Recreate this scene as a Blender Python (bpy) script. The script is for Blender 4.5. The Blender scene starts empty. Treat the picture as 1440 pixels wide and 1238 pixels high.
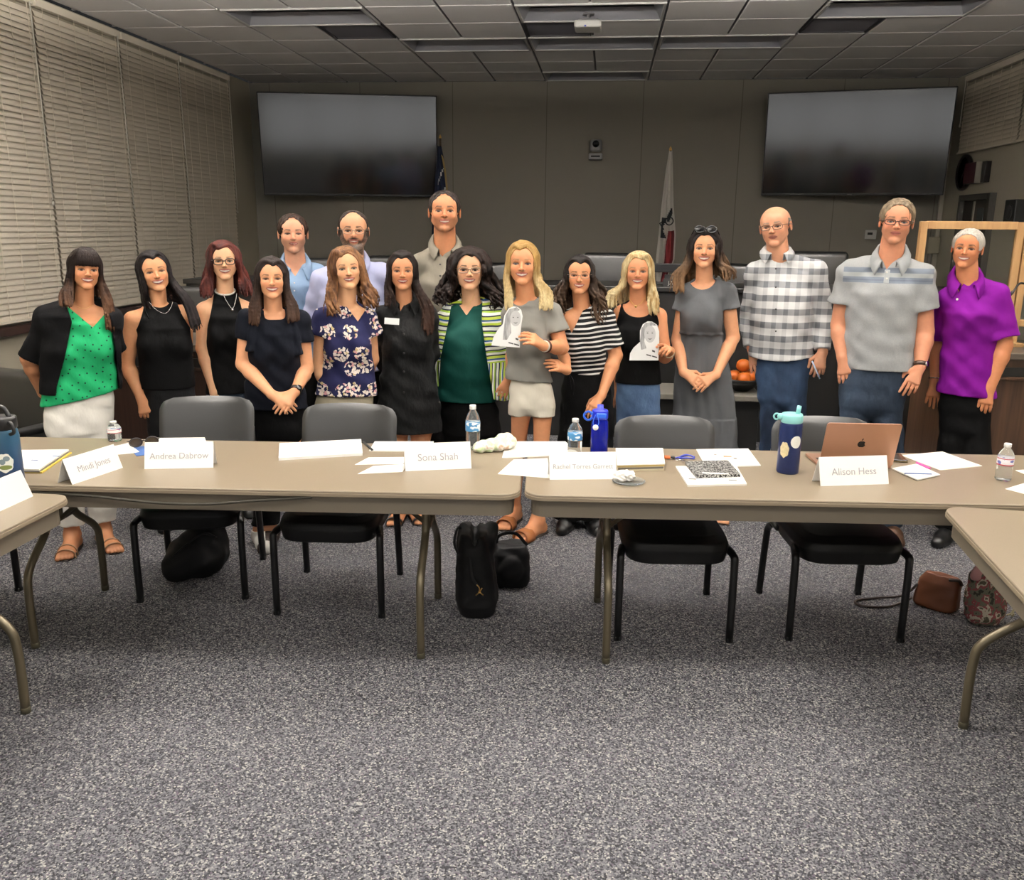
import bpy, bmesh, math, random
import numpy as np
from mathutils import Matrix, Vector

random.seed(7)
SC = bpy.context.scene
COL = SC.collection
R = math.radians

# ------------------------------------------------------------------ camera model (1440 x 1238 frame)
FPX, YAW, PITCH, ROLL, CAMH = 1215.116, 0.105671, 0.241291, 0.009972, 1.7269
CX, CY = 720.0, 619.0
def _axes():
    cy, sy = math.cos(YAW), math.sin(YAW)
    f0 = np.array([-sy, cy, 0]); r0 = np.array([cy, sy, 0]); u0 = np.array([0, 0, 1.0])
    f = f0 * math.cos(PITCH) - u0 * math.sin(PITCH)
    u = u0 * math.cos(PITCH) + f0 * math.sin(PITCH)
    return r0 * math.cos(ROLL) + u * math.sin(ROLL), u * math.cos(ROLL) - r0 * math.sin(ROLL), f
AR, AU, AF = _axes()
EYE = np.array([0, 0, CAMH])
def ray(px, py):
    return AF + AR * (px - CX) / FPX - AU * (py - CY) / FPX
def PX(px, py, ax, val):
    """world point on the plane  coordinate[ax] = val  seen at a pixel of the photograph (used for measuring)"""
    d = ray(px, py)
    return EYE + d * ((val - EYE[ax]) / d[ax])

# ------------------------------------------------------------------ colour and materials
def lin(c):
    if isinstance(c, str):
        c = tuple(int(c[i:i + 2], 16) for i in (0, 2, 4))
    o = []
    for v in c[:3]:
        v = v / 255.0
        o.append(v / 12.92 if v <= 0.04045 else ((v + 0.055) / 1.055) ** 2.4)
    return (*o, 1.0)

class NT:
    """tiny node helper"""
    def __init__(s, m):
        s.m = m; s.t = m.node_tree; s.n = s.t.nodes; s.l = s.t.links
        s.b = s.n.get('Principled BSDF')
    def new(s, typ, **kw):
        nd = s.n.new(typ)
        for k, v in kw.items():
            if k.startswith('i_'):
                key = k[2:]; key = int(key) if key.isdigit() else key.replace('_', ' ')
                nd.inputs[key].default_value = v
            else:
                setattr(nd, k, v)
        return nd
    def link(s, a, ao, b, bi):
        s.l.new(a.outputs[ao], b.inputs[bi]); return b
    def co(s, kind='Object'):
        c = s.new('ShaderNodeTexCoord'); return c, kind
    def math(s, op, a, b=None, c=None):
        nd = s.new('ShaderNodeMath', operation=op)
        for i, v in enumerate((a, b, c)):
            if v is None: continue
            if isinstance(v, tuple): s.l.new(v[0].outputs[v[1]], nd.inputs[i])
            else: nd.inputs[i].default_value = v
        return (nd, 0)
    def xyz(s, kind='Object'):
        c = s.new('ShaderNodeTexCoord'); sp = s.new('ShaderNodeSeparateXYZ')
        s.l.new(c.outputs[kind], sp.inputs[0])
        return (sp, 0), (sp, 1), (sp, 2), (c, kind)
    def mix(s, fac, a, b):
        nd = s.new('ShaderNodeMix', data_type='RGBA')
        for key, v in ((0, fac), (6, a), (7, b)):
            if isinstance(v, tuple) and len(v) == 2 and hasattr(v[0], 'outputs'):
                s.l.new(v[0].outputs[v[1]], nd.inputs[key])
            elif key == 0: nd.inputs[0].default_value = v
            else: nd.inputs[key].default_value = v if len(v) == 4 and max(v) <= 1.0 else lin(v)
        return (nd, 2)
    def noise(s, vec, scale, detail=2.0, rough=0.5, out=0):
        nd = s.new('ShaderNodeTexNoise'); nd.inputs['Scale'].default_value = scale
        nd.inputs['Detail'].default_value = detail; nd.inputs['Roughness'].default_value = rough
        if vec: s.l.new(vec[0].outputs[vec[1]], nd.inputs['Vector'])
        return (nd, out)
    def mapping(s, vec, scale=(1, 1, 1), rot=(0, 0, 0), loc=(0, 0, 0)):
        nd = s.new('ShaderNodeMapping'); nd.inputs['Scale'].default_value = scale
        nd.inputs['Rotation'].default_value = rot; nd.inputs['Location'].default_value = loc
        s.l.new(vec[0].outputs[vec[1]], nd.inputs['Vector']); return (nd, 0)
    def ramp(s, fac, stops, interp='LINEAR'):
        nd = s.new('ShaderNodeValToRGB'); cr = nd.color_ramp; cr.interpolation = interp
        while len(cr.elements) < len(stops): cr.elements.new(0.5)
        for e, (p, c) in zip(cr.elements, stops):
            e.position = p; e.color = lin(c)
        s.l.new(fac[0].outputs[fac[1]], nd.inputs[0]); return (nd, 0)
    def base(s, v): s.l.new(v[0].outputs[v[1]], s.b.inputs['Base Color'])
    def bump(s, h, strength=0.3, dist=0.002):
        nd = s.new('ShaderNodeBump'); nd.inputs['Strength'].default_value = strength
        nd.inputs['Distance'].default_value = dist
        s.l.new(h[0].outputs[h[1]], nd.inputs['Height']); s.l.new(nd.outputs[0], s.b.inputs['Normal'])

MATS = {}
def mat(name, color, rough=0.6, metal=0.0, spec=0.5, bump=None, vary=None, **kw):
    """plain material; bump=(scale, strength, dist); vary=(scale, amount) slight tone variation"""
    if name in MATS: return MATS[name]
    m = bpy.data.materials.new(name); m.use_nodes = True
    t = NT(m); b = t.b
    b.inputs['Base Color'].default_value = lin(color); b.inputs['Roughness'].default_value = rough
    b.inputs['Metallic'].default_value = metal; b.inputs['Specular IOR Level'].default_value = spec
    for k, v in kw.items():
        b.inputs[k.replace('_', ' ')].default_value = v
    if bump or vary:
        c = t.new('ShaderNodeTexCoord'); v = (c, 'Object')
        if vary:
            n = t.noise(v, vary[0], 3.0)
            a = tuple(x * (1 - vary[1]) for x in lin(color)[:3]) + (1,)
            d = tuple(min(1, x * (1 + vary[1])) for x in lin(color)[:3]) + (1,)
            t.base(t.mix(n, a, d))
        if bump: t.bump(t.noise(v, bump[0], 3.0), bump[1], bump[2])
    MATS[name] = m
    return m
def nmat(name, rough=0.7, spec=0.4):
    m = bpy.data.materials.new(name); m.use_nodes = True; MATS[name] = m
    t = NT(m); t.b.inputs['Roughness'].default_value = rough; t.b.inputs['Specular IOR Level'].default_value = spec
    return m, t

# ------------------------------------------------------------------ objects
def tag(o, label=None, cat=None, group=None, kind=None):
    if label: o['label'] = label
    if cat: o['category'] = cat
    if group: o['group'] = group
    if kind: o['kind'] = kind
    return o
def empty(name, loc=(0, 0, 0), rz=0.0, label=None, cat=None, group=None):
    o = bpy.data.objects.new(name, None); COL.objects.link(o)
    o.empty_display_size = 0.1; o.location = loc; o.rotation_euler = (0, 0, rz)
    return tag(o, label, cat, group)
def link(name, me, m=None, parent=None, loc=(0, 0, 0), rot=(0, 0, 0), smooth=False):
    o = bpy.data.objects.new(name, me); COL.objects.link(o)
    if m is not None:
        me.materials.clear()
        for mm in (m if isinstance(m, (list, tuple)) else [m]): me.materials.append(mm)
    o.location = loc; o.rotation_euler = rot
    if parent: o.parent = parent
    if smooth:
        me.polygons.foreach_set('use_smooth', np.ones(len(me.polygons), dtype=bool))
    return o
def copy_tree(o, parent=None):
    c = o.copy(); COL.objects.link(c); c.parent = parent
    for ch in list(o.children): copy_tree(ch, c)
    return c

class MB:
    """collects shapes into one mesh"""
    def __init__(s): s.v = []; s.f = []; s.mi = []; s.sm = []
    def add(s, vs, fs, mi=0, smooth=False):
        b = len(s.v); s.v += [tuple(map(float, x)) for x in vs]
        for f in fs: s.f.append([b + i for i in f]); s.mi.append(mi); s.sm.append(smooth)
        return s
    def bm(s, bmh, mi=0, smooth=False):
        bmh.verts.index_update()
        s.add([v.co for v in bmh.verts], [[v.index for v in f.verts] for f in bmh.faces], mi, smooth)
        bmh.free(); return s
    def box(s, c, d, bevel=0.0, rot=None, mi=0, seg=2, smooth=None):
        b = bmesh.new(); bmesh.ops.create_cube(b, size=1.0)
        bmesh.ops.scale(b, vec=d, verts=b.verts)
        if bevel > 0:
            bmesh.ops.bevel(b, geom=b.edges[:], offset=min(bevel, min(d) * 0.49), segments=seg, affect='EDGES', profile=0.5)
        if rot is not None:
            bmesh.ops.transform(b, matrix=rot if isinstance(rot, Matrix) else Matrix.Rotation(rot, 4, 'Z'), verts=b.verts)
        bmesh.ops.translate(b, vec=c, verts=b.verts)
        return s.bm(b, mi, False if smooth is None else smooth)
    def tube(s, pts, r, n=10, mi=0, caps=True, closed=False, flat=None):
        P = [np.array(p, float) for p in pts]; m = len(P)
        rs = list(r) if hasattr(r, '__len__') else [r] * m
        vs = []; up = None
        for i in range(m):
            a = P[(i - 1) % m] if (closed or i > 0) else P[i]; c = P[(i + 1) % m] if (closed or i < m - 1) else P[i]
            t = c - a; t = t / (np.linalg.norm(t) + 1e-12)
            if up is None:
                up = np.array([0, 0, 1.0]) if abs(t[2]) < 0.9 else np.array([0, 1.0, 0])
            u = up - t * (up @ t); nu = np.linalg.norm(u)
            u = u / nu if nu > 1e-6 else np.array([1.0, 0, 0]); w = np.cross(t, u); up = u
            for k in range(n):
                an = 2 * math.pi * k / n
                vs.append(P[i] + rs[i] * (math.cos(an) * u * (flat or 1.0) + math.sin(an) * w))
        fs = []
        for i in range(m if closed else m - 1):
            j = (i + 1) % m
            for k in range(n):
                fs.append([i * n + k, i * n + (k + 1) % n, j * n + (k + 1) % n, j * n + k])
        if caps and not closed:
            fs.append(list(range(n))[::-1]); fs.append([(m - 1) * n + k for k in range(n)])
        return s.add(vs, fs, mi, True)
    def lathe(s, prof, n=24, c=(0, 0, 0), mi=0, smooth=True):
        vs = []; fs = []; m = len(prof)
        for (r, z) in prof:
            for k in range(n):
                a = 2 * math.pi * k / n
                vs.append((c[0] + r * math.cos(a), c[1] + r * math.sin(a), c[2] + z))
        for i in range(m - 1):
            for k in range(n):
                fs.append([i * n + k, i * n + (k + 1) % n, (i + 1) * n + (k + 1) % n, (i + 1) * n + k])
        if prof[0][0] > 1e-5: fs.append(list(range(n))[::-1])
        if prof[-1][0] > 1e-5: fs.append([(m - 1) * n + k for k in range(n)])
        return s.add(vs, fs, mi, smooth)
    def prism(s, poly, z0, z1, bevel=0.0, mi=0, axis='z', seg=2):
        b = bmesh.new()
        vb = [b.verts.new((p[0], p[1], z0)) for p in poly]
        f = b.faces.new(vb)
        ex = bmesh.ops.extrude_face_region(b, geom=[f])
        bmesh.ops.translate(b, vec=(0, 0, z1 - z0), verts=[e for e in ex['geom'] if isinstance(e, bmesh.types.BMVert)])
        bmesh.ops.recalc_face_normals(b, faces=b.faces[:])
        if bevel:
            ed = [e for e in b.edges if abs(e.verts[0].co.z - e.verts[1].co.z) < 1e-6]
            bmesh.ops.bevel(b, geom=ed, offset=bevel, segments=seg, affect='EDGES', profile=0.5)
        if axis == 'y':   # polygon in x,z ; extruded along y
            bmesh.ops.transform(b, matrix=Matrix(((1, 0, 0, 0), (0, 0, 1, 0), (0, 1, 0, 0), (0, 0, 0, 1))), verts=b.verts)
            bmesh.ops.reverse_faces(b, faces=b.faces[:])
        return s.bm(b, mi, False)
    def build(s, name, m=None, parent=None, loc=(0, 0, 0), rot=(0, 0, 0), solid=None):
        me = bpy.data.meshes.new(name); me.from_pydata(s.v, [], s.f); me.update()
        me.polygons.foreach_set('use_smooth', np.array(s.sm, dtype=bool))
        o = link(name, me, m, parent, loc, rot)
        me.polygons.foreach_set('material_index', np.array(s.mi, dtype=np.int32))
        if solid:
            md = o.modifiers.new('Solidify', 'SOLIDIFY'); md.thickness = solid; md.offset = 0
        return o
def rrect(w, d, r, n=6):
    out = []
    for cx, cy, a0 in ((w / 2 - r, d / 2 - r, 0), (-w / 2 + r, d / 2 - r, 90), (-w / 2 + r, -d / 2 + r, 180), (w / 2 - r, -d / 2 + r, 270)):
        for k in range(n + 1):
            a = R(a0 + 90 * k / n); out.append((cx + r * math.cos(a), cy + r * math.sin(a)))
    return out
def spline(pts, n=6):
    P = [np.array(p, float) for p in pts]; P = [2 * P[0] - P[1]] + P + [2 * P[-1] - P[-2]]
    out = []
    for i in range(1, len(P) - 2):
        for k in range(n):
            t = k / n; a, b, c, d = P[i - 1], P[i], P[i + 1], P[i + 2]
            out.append(0.5 * (2 * b + (c - a) * t + (2 * a - 5 * b + 4 * c - d) * t * t + (3 * b - a - 3 * c + d) * t ** 3))
    out.append(P[-2]); return out
def text(name, s, size, m, parent, loc, rot=(0, 0, 0), ext=0.0003, align='CENTER'):
    c = bpy.data.curves.new(name, 'FONT'); c.body = s; c.size = size; c.extrude = ext
    c.align_x = align; c.align_y = 'CENTER'
    tmp = bpy.data.objects.new('tmp_text', c); COL.objects.link(tmp); bpy.context.view_layer.update()
    me = bpy.data.meshes.new_from_object(tmp.evaluated_get(bpy.context.evaluated_depsgraph_get()))
    bpy.data.objects.remove(tmp); bpy.data.curves.remove(c); me.name = name
    o = link(name, me, m, parent, loc, rot)
    return o

# ------------------------------------------------------------------ implicit-surface modelling (bodies, clothes, hair)
BIG = 0.1
class Field:
    def __init__(s, lo, hi, h, fine=()):
        s.ax = []
        for a in range(3):
            x = lo[a]; pts = [x]
            while x < hi[a]:
                hh = h[a] if hasattr(h, '__len__') else h
                for (l, u, fh) in fine:
                    if l[a] - 0.004 <= x <= u[a]: hh = min(hh, fh)
                x += hh; pts.append(x)
            s.ax.append(np.array(pts, dtype=np.float32))
        s.d = np.full([len(a) for a in s.ax], BIG, dtype=np.float32)
    def sl(s, lo, hi):
        ix = []
        for a in range(3):
            i0 = int(np.searchsorted(s.ax[a], lo[a])); i1 = int(np.searchsorted(s.ax[a], hi[a]))
            if i1 <= i0: return None
            ix.append((i0, i1))
        return ix
    def op(s, fn, lo, hi, k=0.0, mode='u', m=None):
        m = max(0.02, 1.5 * k) if m is None else m
        ix = s.sl([l - m for l in lo], [h + m for h in hi])
        if ix is None: return s
        (a, b), (c, d), (e, f) = ix
        X = s.ax[0][a:b][:, None, None]; Y = s.ax[1][c:d][None, :, None]; Z = s.ax[2][e:f][None, None, :]
        v = fn(X, Y, Z); cur = s.d[a:b, c:d, e:f]
        if mode == 'u':
            if k > 0:
                hh = np.maximum(k - np.abs(cur - v), 0) / k
                s.d[a:b, c:d, e:f] = np.minimum(cur, v) - hh * hh * k * 0.25
            else: s.d[a:b, c:d, e:f] = np.minimum(cur, v)
        else:      # subtract
            v = -v
            if k > 0:
                hh = np.maximum(k - np.abs(cur - v), 0) / k
                s.d[a:b, c:d, e:f] = np.maximum(cur, v) + hh * hh * k * 0.25
            else: s.d[a:b, c:d, e:f] = np.maximum(cur, v)
        return s
    def rc(s, a, b, ra, rb, k=0.01, mode='u', cut=None):
        a = np.asarray(a, float); b = np.asarray(b, float); ab = b - a; L = float(ab @ ab) + 1e-12
        def fn(X, Y, Z):
            t = np.clip(((X - a[0]) * ab[0] + (Y - a[1]) * ab[1] + (Z - a[2]) * ab[2]) / L, 0, 1)
            d = np.sqrt((X - a[0] - t * ab[0]) ** 2 + (Y - a[1] - t * ab[1]) ** 2 + (Z - a[2] - t * ab[2]) ** 2) - (ra + (rb - ra) * t)
            if cut is not None:
                p, n = cut; d = np.maximum(d, (X - p[0]) * n[0] + (Y - p[1]) * n[1] + (Z - p[2]) * n[2])
            return d
        r = max(ra, rb)
        return s.op(fn, np.minimum(a, b) - r, np.maximum(a, b) + r, k, mode)
    def ell(s, c, r, M=None, k=0.01, mode='u', extra=None):
        c = np.asarray(c, float); r = np.asarray(r, float); M = np.eye(3) if M is None else M
        def fn(X, Y, Z):
            x, y, z = X - c[0], Y - c[1], Z - c[2]
            q = [M[0][i] * x + M[1][i] * y + M[2][i] * z for i in range(3)]
            k0 = np.sqrt((q[0] / r[0]) ** 2 + (q[1] / r[1]) ** 2 + (q[2] / r[2]) ** 2)
            k1 = np.sqrt((q[0] / r[0] ** 2) ** 2 + (q[1] / r[1] ** 2) ** 2 + (q[2] / r[2] ** 2) ** 2) + 1e-9
            d = k0 * (k0 - 1) / k1
            return d if extra is None else extra(d, X, Y, Z)
        e = np.abs(np.asarray(M)) @ r
        return s.op(fn, c - e, c + e, k, mode)
    def loft(s, sec, off=0.0, k=0.02, n=2.3, cap=0.01, extra=None, zlo=None):
        """sec rows (z, cx, cy, a, b) in rising z"""
        q = np.array(sorted(sec), float); z0, z1 = (q[0, 0] if zlo is None else zlo), q[-1, 0]
        zz = np.linspace(q[0, 0], q[-1, 0], 160); sm = [np.interp(zz, q[:, 0], q[:, i]) for i in range(1, 5)]
        ker = np.hanning(13); ker /= ker.sum()
        sm = [np.convolve(np.pad(v, 6, mode='edge'), ker, mode='valid') for v in sm]
        def fn(X, Y, Z):
            cx, cy, a, b = [np.interp(Z, zz, v) for v in sm]
            a = a + off; b = b + off
            x = np.abs(X - cx); y = np.abs(Y - cy)
            qq = ((x / a) ** n + (y / b) ** n) ** (1.0 / n) + 1e-6
            d = np.sqrt(x * x + y * y) * (1 - 1 / qq)
            d = np.where(qq < 0.3, -np.minimum(a, b) * 0.7, d)
            e = np.maximum(z0 - Z, Z - z1)
            d = np.maximum(d, e)
            return d if extra is None else extra(d, X, Y, Z)
        lo = (float((q[:, 1] - q[:, 3]).min()) - off, float((q[:, 2] - q[:, 4]).min()) - off, z0)
        hi = (float((q[:, 1] + q[:, 3]).max()) + off, float((q[:, 2] + q[:, 4]).max()) + off, z1)
        return s.op(fn, lo, hi, k)
    def all(s, fn, mode='max'):
        X = s.ax[0][:, None, None]; Y = s.ax[1][None, :, None]; Z = s.ax[2][None, None, :]
        v = fn(X, Y, Z)
        if mode == 'max': s.d = np.maximum(s.d, v)
        elif mode == 'add': s.d = s.d + v
        elif mode == 'cut': s.d = np.maximum(s.d, -v)
        s.d = s.d.astype(np.float32); return s
    def mesh(s, name):
        d = s.d; ins = d < 0
        ins[0] = ins[-1] = False; ins[:, 0] = ins[:, -1] = False; ins[:, :, 0] = ins[:, :, -1] = False
        c = np.zeros([n - 1 for n in d.shape], dtype=np.uint8)
        for i in (0, 1):
            for j in (0, 1):
                for k in (0, 1):
                    c += ins[i:i + c.shape[0], j:j + c.shape[1], k:k + c.shape[2]]
        act = (c > 0) & (c < 8)
        idx = np.argwhere(act); n = len(idx)
        vid = np.full(c.shape, -1, dtype=np.int32); vid[act] = np.arange(n, dtype=np.int32)
        acc = np.zeros((n, 3)); cnt = np.zeros(n)
        cor = {}
        for o in ((0, 0, 0), (1, 0, 0), (0, 1, 0), (1, 1, 0), (0, 0, 1), (1, 0, 1), (0, 1, 1), (1, 1, 1)):
            cor[o] = (d[idx[:, 0] + o[0], idx[:, 1] + o[1], idx[:, 2] + o[2]].astype(np.float64), ins[idx[:, 0] + o[0], idx[:, 1] + o[1], idx[:, 2] + o[2]])
        for o in cor:
            for a in range(3):
                if o[a]: continue
                p = list(o); p[a] = 1; p = tuple(p)
                da, ia = cor[o]; db, ib = cor[p]
                x = ia != ib
                t = np.where(x, da / np.where(np.abs(da - db) < 1e-9, 1, da - db), 0); t = np.clip(t, 0, 1)
                for q in range(3):
                    acc[x, q] += o[q] + (t[x] if q == a else 0)
                cnt[x] += 1
        pos = idx + acc / np.maximum(cnt, 1)[:, None]
        V = np.stack([np.interp(pos[:, a], np.arange(len(s.ax[a])), s.ax[a]) for a in range(3)], axis=1)
        F = []
        for a in range(3):
            b, e = (a + 1) % 3, (a + 2) % 3
            s0 = [slice(None)] * 3; s1 = [slice(None)] * 3
            s0[a] = slice(0, -1); s1[a] = slice(1, None)
            A, B = ins[tuple(s0)], ins[tuple(s1)]
            ed = np.argwhere(A != B); ed = ed[(ed[:, b] > 0) & (ed[:, e] > 0) & (ed[:, b] < c.shape[b]) & (ed[:, e] < c.shape[e])]
            fl = A[ed[:, 0], ed[:, 1], ed[:, 2]]
            q = []
            for db, de in ((-1, -1), (0, -1), (0, 0), (-1, 0)):
                w = ed.copy(); w[:, b] += db; w[:, e] += de
                q.append(vid[w[:, 0], w[:, 1], w[:, 2]])
            q = np.stack(q, axis=1)
            q[~fl] = q[~fl][:, ::-1]
            F.append(q)
        F = np.concatenate(F)
        F = F[(F >= 0).all(axis=1)]
        # one light smoothing pass
        for lam in (0.5, -0.52):
            S = np.zeros_like(V); N = np.zeros(len(V))
            for i in range(4):
                a_, b_ = F[:, i], F[:, (i + 1) % 4]
                for x, y in ((a_, b_), (b_, a_)):
                    for q in range(3): S[:, q] += np.bincount(x, weights=V[y, q], minlength=len(V))
                    N += np.bincount(x, minlength=len(V))
            V = V + lam * (S / np.maximum(N, 1)[:, None] - V)
        return make_mesh(name, V, F), V
def make_mesh(name, V, F):
    me = bpy.data.meshes.new(name)
    me.vertices.add(len(V)); me.vertices.foreach_set('co', np.asarray(V, np.float32).ravel())
    nf = len(F); me.loops.add(nf * 4); me.loops.foreach_set('vertex_index', F.astype(np.int32).ravel())
    me.polygons.add(nf); me.polygons.foreach_set('loop_start', np.arange(0, nf * 4, 4, dtype=np.int32))
    me.polygons.foreach_set('use_smooth', np.ones(nf, dtype=bool))
    me.update(calc_edges=True); me.validate()
    return me
# ------------------------------------------------------------------ people
def skin_mat():
    m, t = nmat('skin', 0.5, 0.35)
    a = t.new('ShaderNodeVertexColor', layer_name='skin')
    c = t.new('ShaderNodeTexCoord')
    n = t.noise((c, 'Object'), 60, 2)
    g = t.new('ShaderNodeHueSaturation'); t.l.new(a.outputs[0], g.inputs['Color'])
    v = t.math('MULTIPLY_ADD', n, 0.16, 1.02); t.l.new(v[0].outputs[0], g.inputs['Value'])
    t.base((g, 0)); t.bump(t.noise((c, 'Object'), 350, 2), 0.12, 0.0008)
    t.b.inputs['Subsurface Weight'].default_value = 0.06
    t.b.inputs['Subsurface Radius'].default_value = (0.012, 0.005, 0.003)
    return m
SKIN = skin_mat()
def hair_mat(name, root, tip, zr=None, rough=0.58, streak=None):
    """strand streaks along the fall; zr=(z_low, z_high) blends tip -> root colour along the length"""
    m, t = nmat(name, rough, 0.13)
    x, y, z, co = t.xyz()
    mp = t.mapping(co, (190, 190, 11)); n = t.noise(mp, 1.0, 3, 0.6)
    big = t.noise(t.mapping(co, (45, 45, 5)), 1.0, 2)
    if zr:
        f = t.math('DIVIDE', t.math('SUBTRACT', z, zr[0]), zr[1] - zr[0])
        f = t.math('ADD', f, t.math('MULTIPLY', t.math('SUBTRACT', big, 0.5), 0.9))
        f[0].use_clamp = True
        base = t.mix(f, tip, root)
    else:
        f = t.math('MULTIPLY', t.math('SUBTRACT', big, 0.33), 3.0); f[0].use_clamp = True
        base = t.mix(f, tip, root)
    hs = t.new('ShaderNodeHueSaturation'); t.l.new(base[0].outputs[base[1]], hs.inputs['Color'])
    v = t.math('MULTIPLY_ADD', n, 1.1, 0.22); t.l.new(v[0].outputs[0], hs.inputs['Value'])
    t.base((hs, 0)); t.bump(n, 0.55, 0.004)
    return m
def cloth(name, c, rough=0.9, weave=900, fold=14, spec=0.14, s=0.25):
    if name in MATS: return MATS[name]
    m, t = nmat(name, rough, spec); x, y, z, co = t.xyz()
    t.b.inputs['Base Color'].default_value = lin(c)
    cloth_bump(t, co, weave, fold, s); return m
def cloth_bump(t, co, weave=900, fold=14, s=0.25):
    a = t.noise(t.mapping(co, (1, 1, 0.55), (0.2, 0.3, 0)), fold, 3, 0.55); b = t.noise(co, weave, 1)
    h = t.math('ADD', t.math('MULTIPLY', a, 1.0), t.math('MULTIPLY', b, 0.06))
    t.bump(h, s, 0.03)

class Person:
    def __init__(s, Y, x0, head, S, E, W, T, tor, roll=0, yaw=0, pitch=0, sex='f', skin='d8a58a', hy=-0.02, depth=0.6,
                 bust=0.0, byaw=0, armr=1.0, belly=0.0, lips=None, brow='4a3a30', iris='3a281c', smile=1.0, feet=None,
                 label='', beard=None, stub=None, fw=1.1, bare_legs=False, hip=None, cyo=0.0, curl=(0.5, 0.5), hside=(None, None),
                 finer=(True, True), jaw=1.0, eyes=1.0, fdir=(-.25, .25)):
        s.__dict__.update(locals())
        s.jaw = jaw = jaw * (1.06 if sex == 'm' else 1.06)
        if sex == 'm': s.fw = fw = fw * 1.06
        o = PX(x0, 480, 1, Y); s.O = np.array([o[0], o[1], 0.0])
        e = s.O / np.linalg.norm(s.O); s.ey = e; s.ex = np.array([e[1], -e[0], 0]); s.rz = math.atan2(s.ex[1], s.ex[0])
        s.sc = (s.L(x0 + 50, 400)[0] - s.L(x0 - 50, 400)[0]) / 100
        cx, top, chin = head
        s.H = (chin - top) * s.sc
        s.C = s.L(cx, (top + chin) / 2, hy)
        ay, ap, ar = R(yaw), R(pitch), R(roll)
        M = Matrix.Rotation(ar, 3, 'Y') @ Matrix.Rotation(ay, 3, 'Z') @ Matrix.Rotation(ap, 3, 'X')
        s.M = np.array(M)
        s.S = [s.Lj(p) + np.array([(.012, -.012)[i], 0, -.032 if s.male_(sex) else -.036]) for i, p in enumerate(S)]; s.E = [s.Lj(p) for p in E]; s.W = [s.Lj(p) for p in W]; s.T = [s.Lj(p) for p in T]
        mx = (s.S[0] + s.S[1]) / 2
        ch = s.C[2] - .5 * s.H
        zn = ch - (.17 if sex == 'm' else .25) * s.H - .048
        s.nb = np.array([mx[0] * 0.5 + s.C[0] * 0.5, cyo + 0.025, min(max(zn, mx[2] + 0.02), mx[2] + .165)])
        s.male = sex == 'm'
        s.rn = (0.262 if s.male else 0.222) * s.H
        s.sec = s.sections(tor)
        me = bpy.data.meshes.new('person')
    def male_(s, sex): return sex == 'm'
    def L(s, px, py, dy=0.0):
        d = ray(px, py); t = (dy - (EYE - s.O) @ s.ey) / (d @ s.ey); p = EYE + d * t - s.O
        return np.array([p @ s.ex, p @ s.ey, p[2]])
    def Lj(s, p): return s.L(p[0], p[1], (p[2] if len(p) > 2 else 0.0) + s.cyo)
    def hp(s, x, y, z): return s.C + s.M @ (np.array([x, y, z]) * s.H)
    def sections(s, rows, depth=None, top=True):
        """silhouette rows (y, xl, xr[, b]) -> loft sections"""
        out = []
        for r in rows:
            a = s.L(r[1], r[0]); b = s.L(r[2], r[0]); w = (b[0] - a[0]) / 2
            d = r[3] if len(r) > 3 else (depth or s.depth) * w
            out.append(((a[2] + b[2]) / 2, (a[0] + b[0]) / 2, s.cyo, w, d))
        if top:
            z1 = max(o[0] for o in out); top_r = max(out)
            sx = (s.S[0] + s.S[1]) / 2; hw = abs(s.S[1][0] - s.S[0][0]) / 2; sz = max(s.S[0][2], s.S[1][2])
            if sz - z1 > 0.03: out.append((sz - 0.015, sx[0], s.cyo + 0.01, hw * 0.9, min(top_r[4], 0.085)))
            z2 = max(sz + 0.02, max(o[0] for o in out) + .04)
            out.append((z2, s.nb[0], s.cyo + 0.02, max(0.07, hw * 0.5), 0.055))
        return sorted(out)
    # ---- skin
    def head_prims(s, F):
        H = s.H; M = s.M; P = s.hp; fw = s.fw; jw = s.jaw
        def el(c, r, k, mode='u'): F.ell(P(*c), np.array(r) * H, M, k * H, mode)
        def rc(a, b, ra, rb, k, mode='u'): F.rc(P(*a), P(*b), ra * H, rb * H, k * H, mode)
        el((0, .07, .13), (.325 * fw, .415, .37), .03)
        el((0, -.16, .13), (.262 * fw, .21, .27), .08)
        el((0, -.10, -.13), (.262 * fw, .262, .335), .08)
        for q in (-1, 1):
            rc((q * .185 * fw * jw, .0, -.2), (q * .06 * jw, -.235, -.42), .085, .065, .08)
            el((q * .155 * fw, -.255, -.105), (.095, .075, .095), .07)
        el((0, -.275, -.43), (.085 * jw, .075, .07), .06)
        rc((-.14, -.322, .085), (.14, -.322, .085), .026, .026, .05)
        for q in (-1, 1): el((q * .145, -.40, .005), (.08, .075, .05), .04, 'd')
        rc((0, -.345, .05), (0, -.425, -.10), .026, .040, .03)
        el((0, -.44, -.118), (.046, .045, .042), .025)
        for q in (-1, 1):
            el((q * .046, -.395, -.13), (.036, .045, .032), .02)
            el((q * .145, -.268, .0), (.07, .068, .062), .008)
            el((q * .335 * fw, .05, -.02), (.032, .075, .125), .02)
            el((q * .355 * fw, .03, -.02), (.02, .045, .085), .015, 'd')
        # lips / smile
        g = .088 + .03 * s.smile
        for q in (-1, 1):
            lr = .012 if s.male else .017
            rc((0, -.345, -.230), (q * g, -.29, -.218), lr, .010, .015)
            rc((0, -.340, -.284), (q * g, -.29, -.228), lr + .003, .010, .015)
        if s.beard:
            for q in (-1, 1):
                rc((q * .255 * fw, -.03, -.18), (q * .15, -.235, -.43), .05, .085, .06)
                rc((q * .02, -.375, -.185), (q * .125, -.31, -.235), .022, .022, .03)
            el((0, -.27, -.46), (.15, .11, .13), .05)
        # neck
        nk = np.array([s.nb[0], s.nb[1], s.nb[2] - 0.03])
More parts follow.
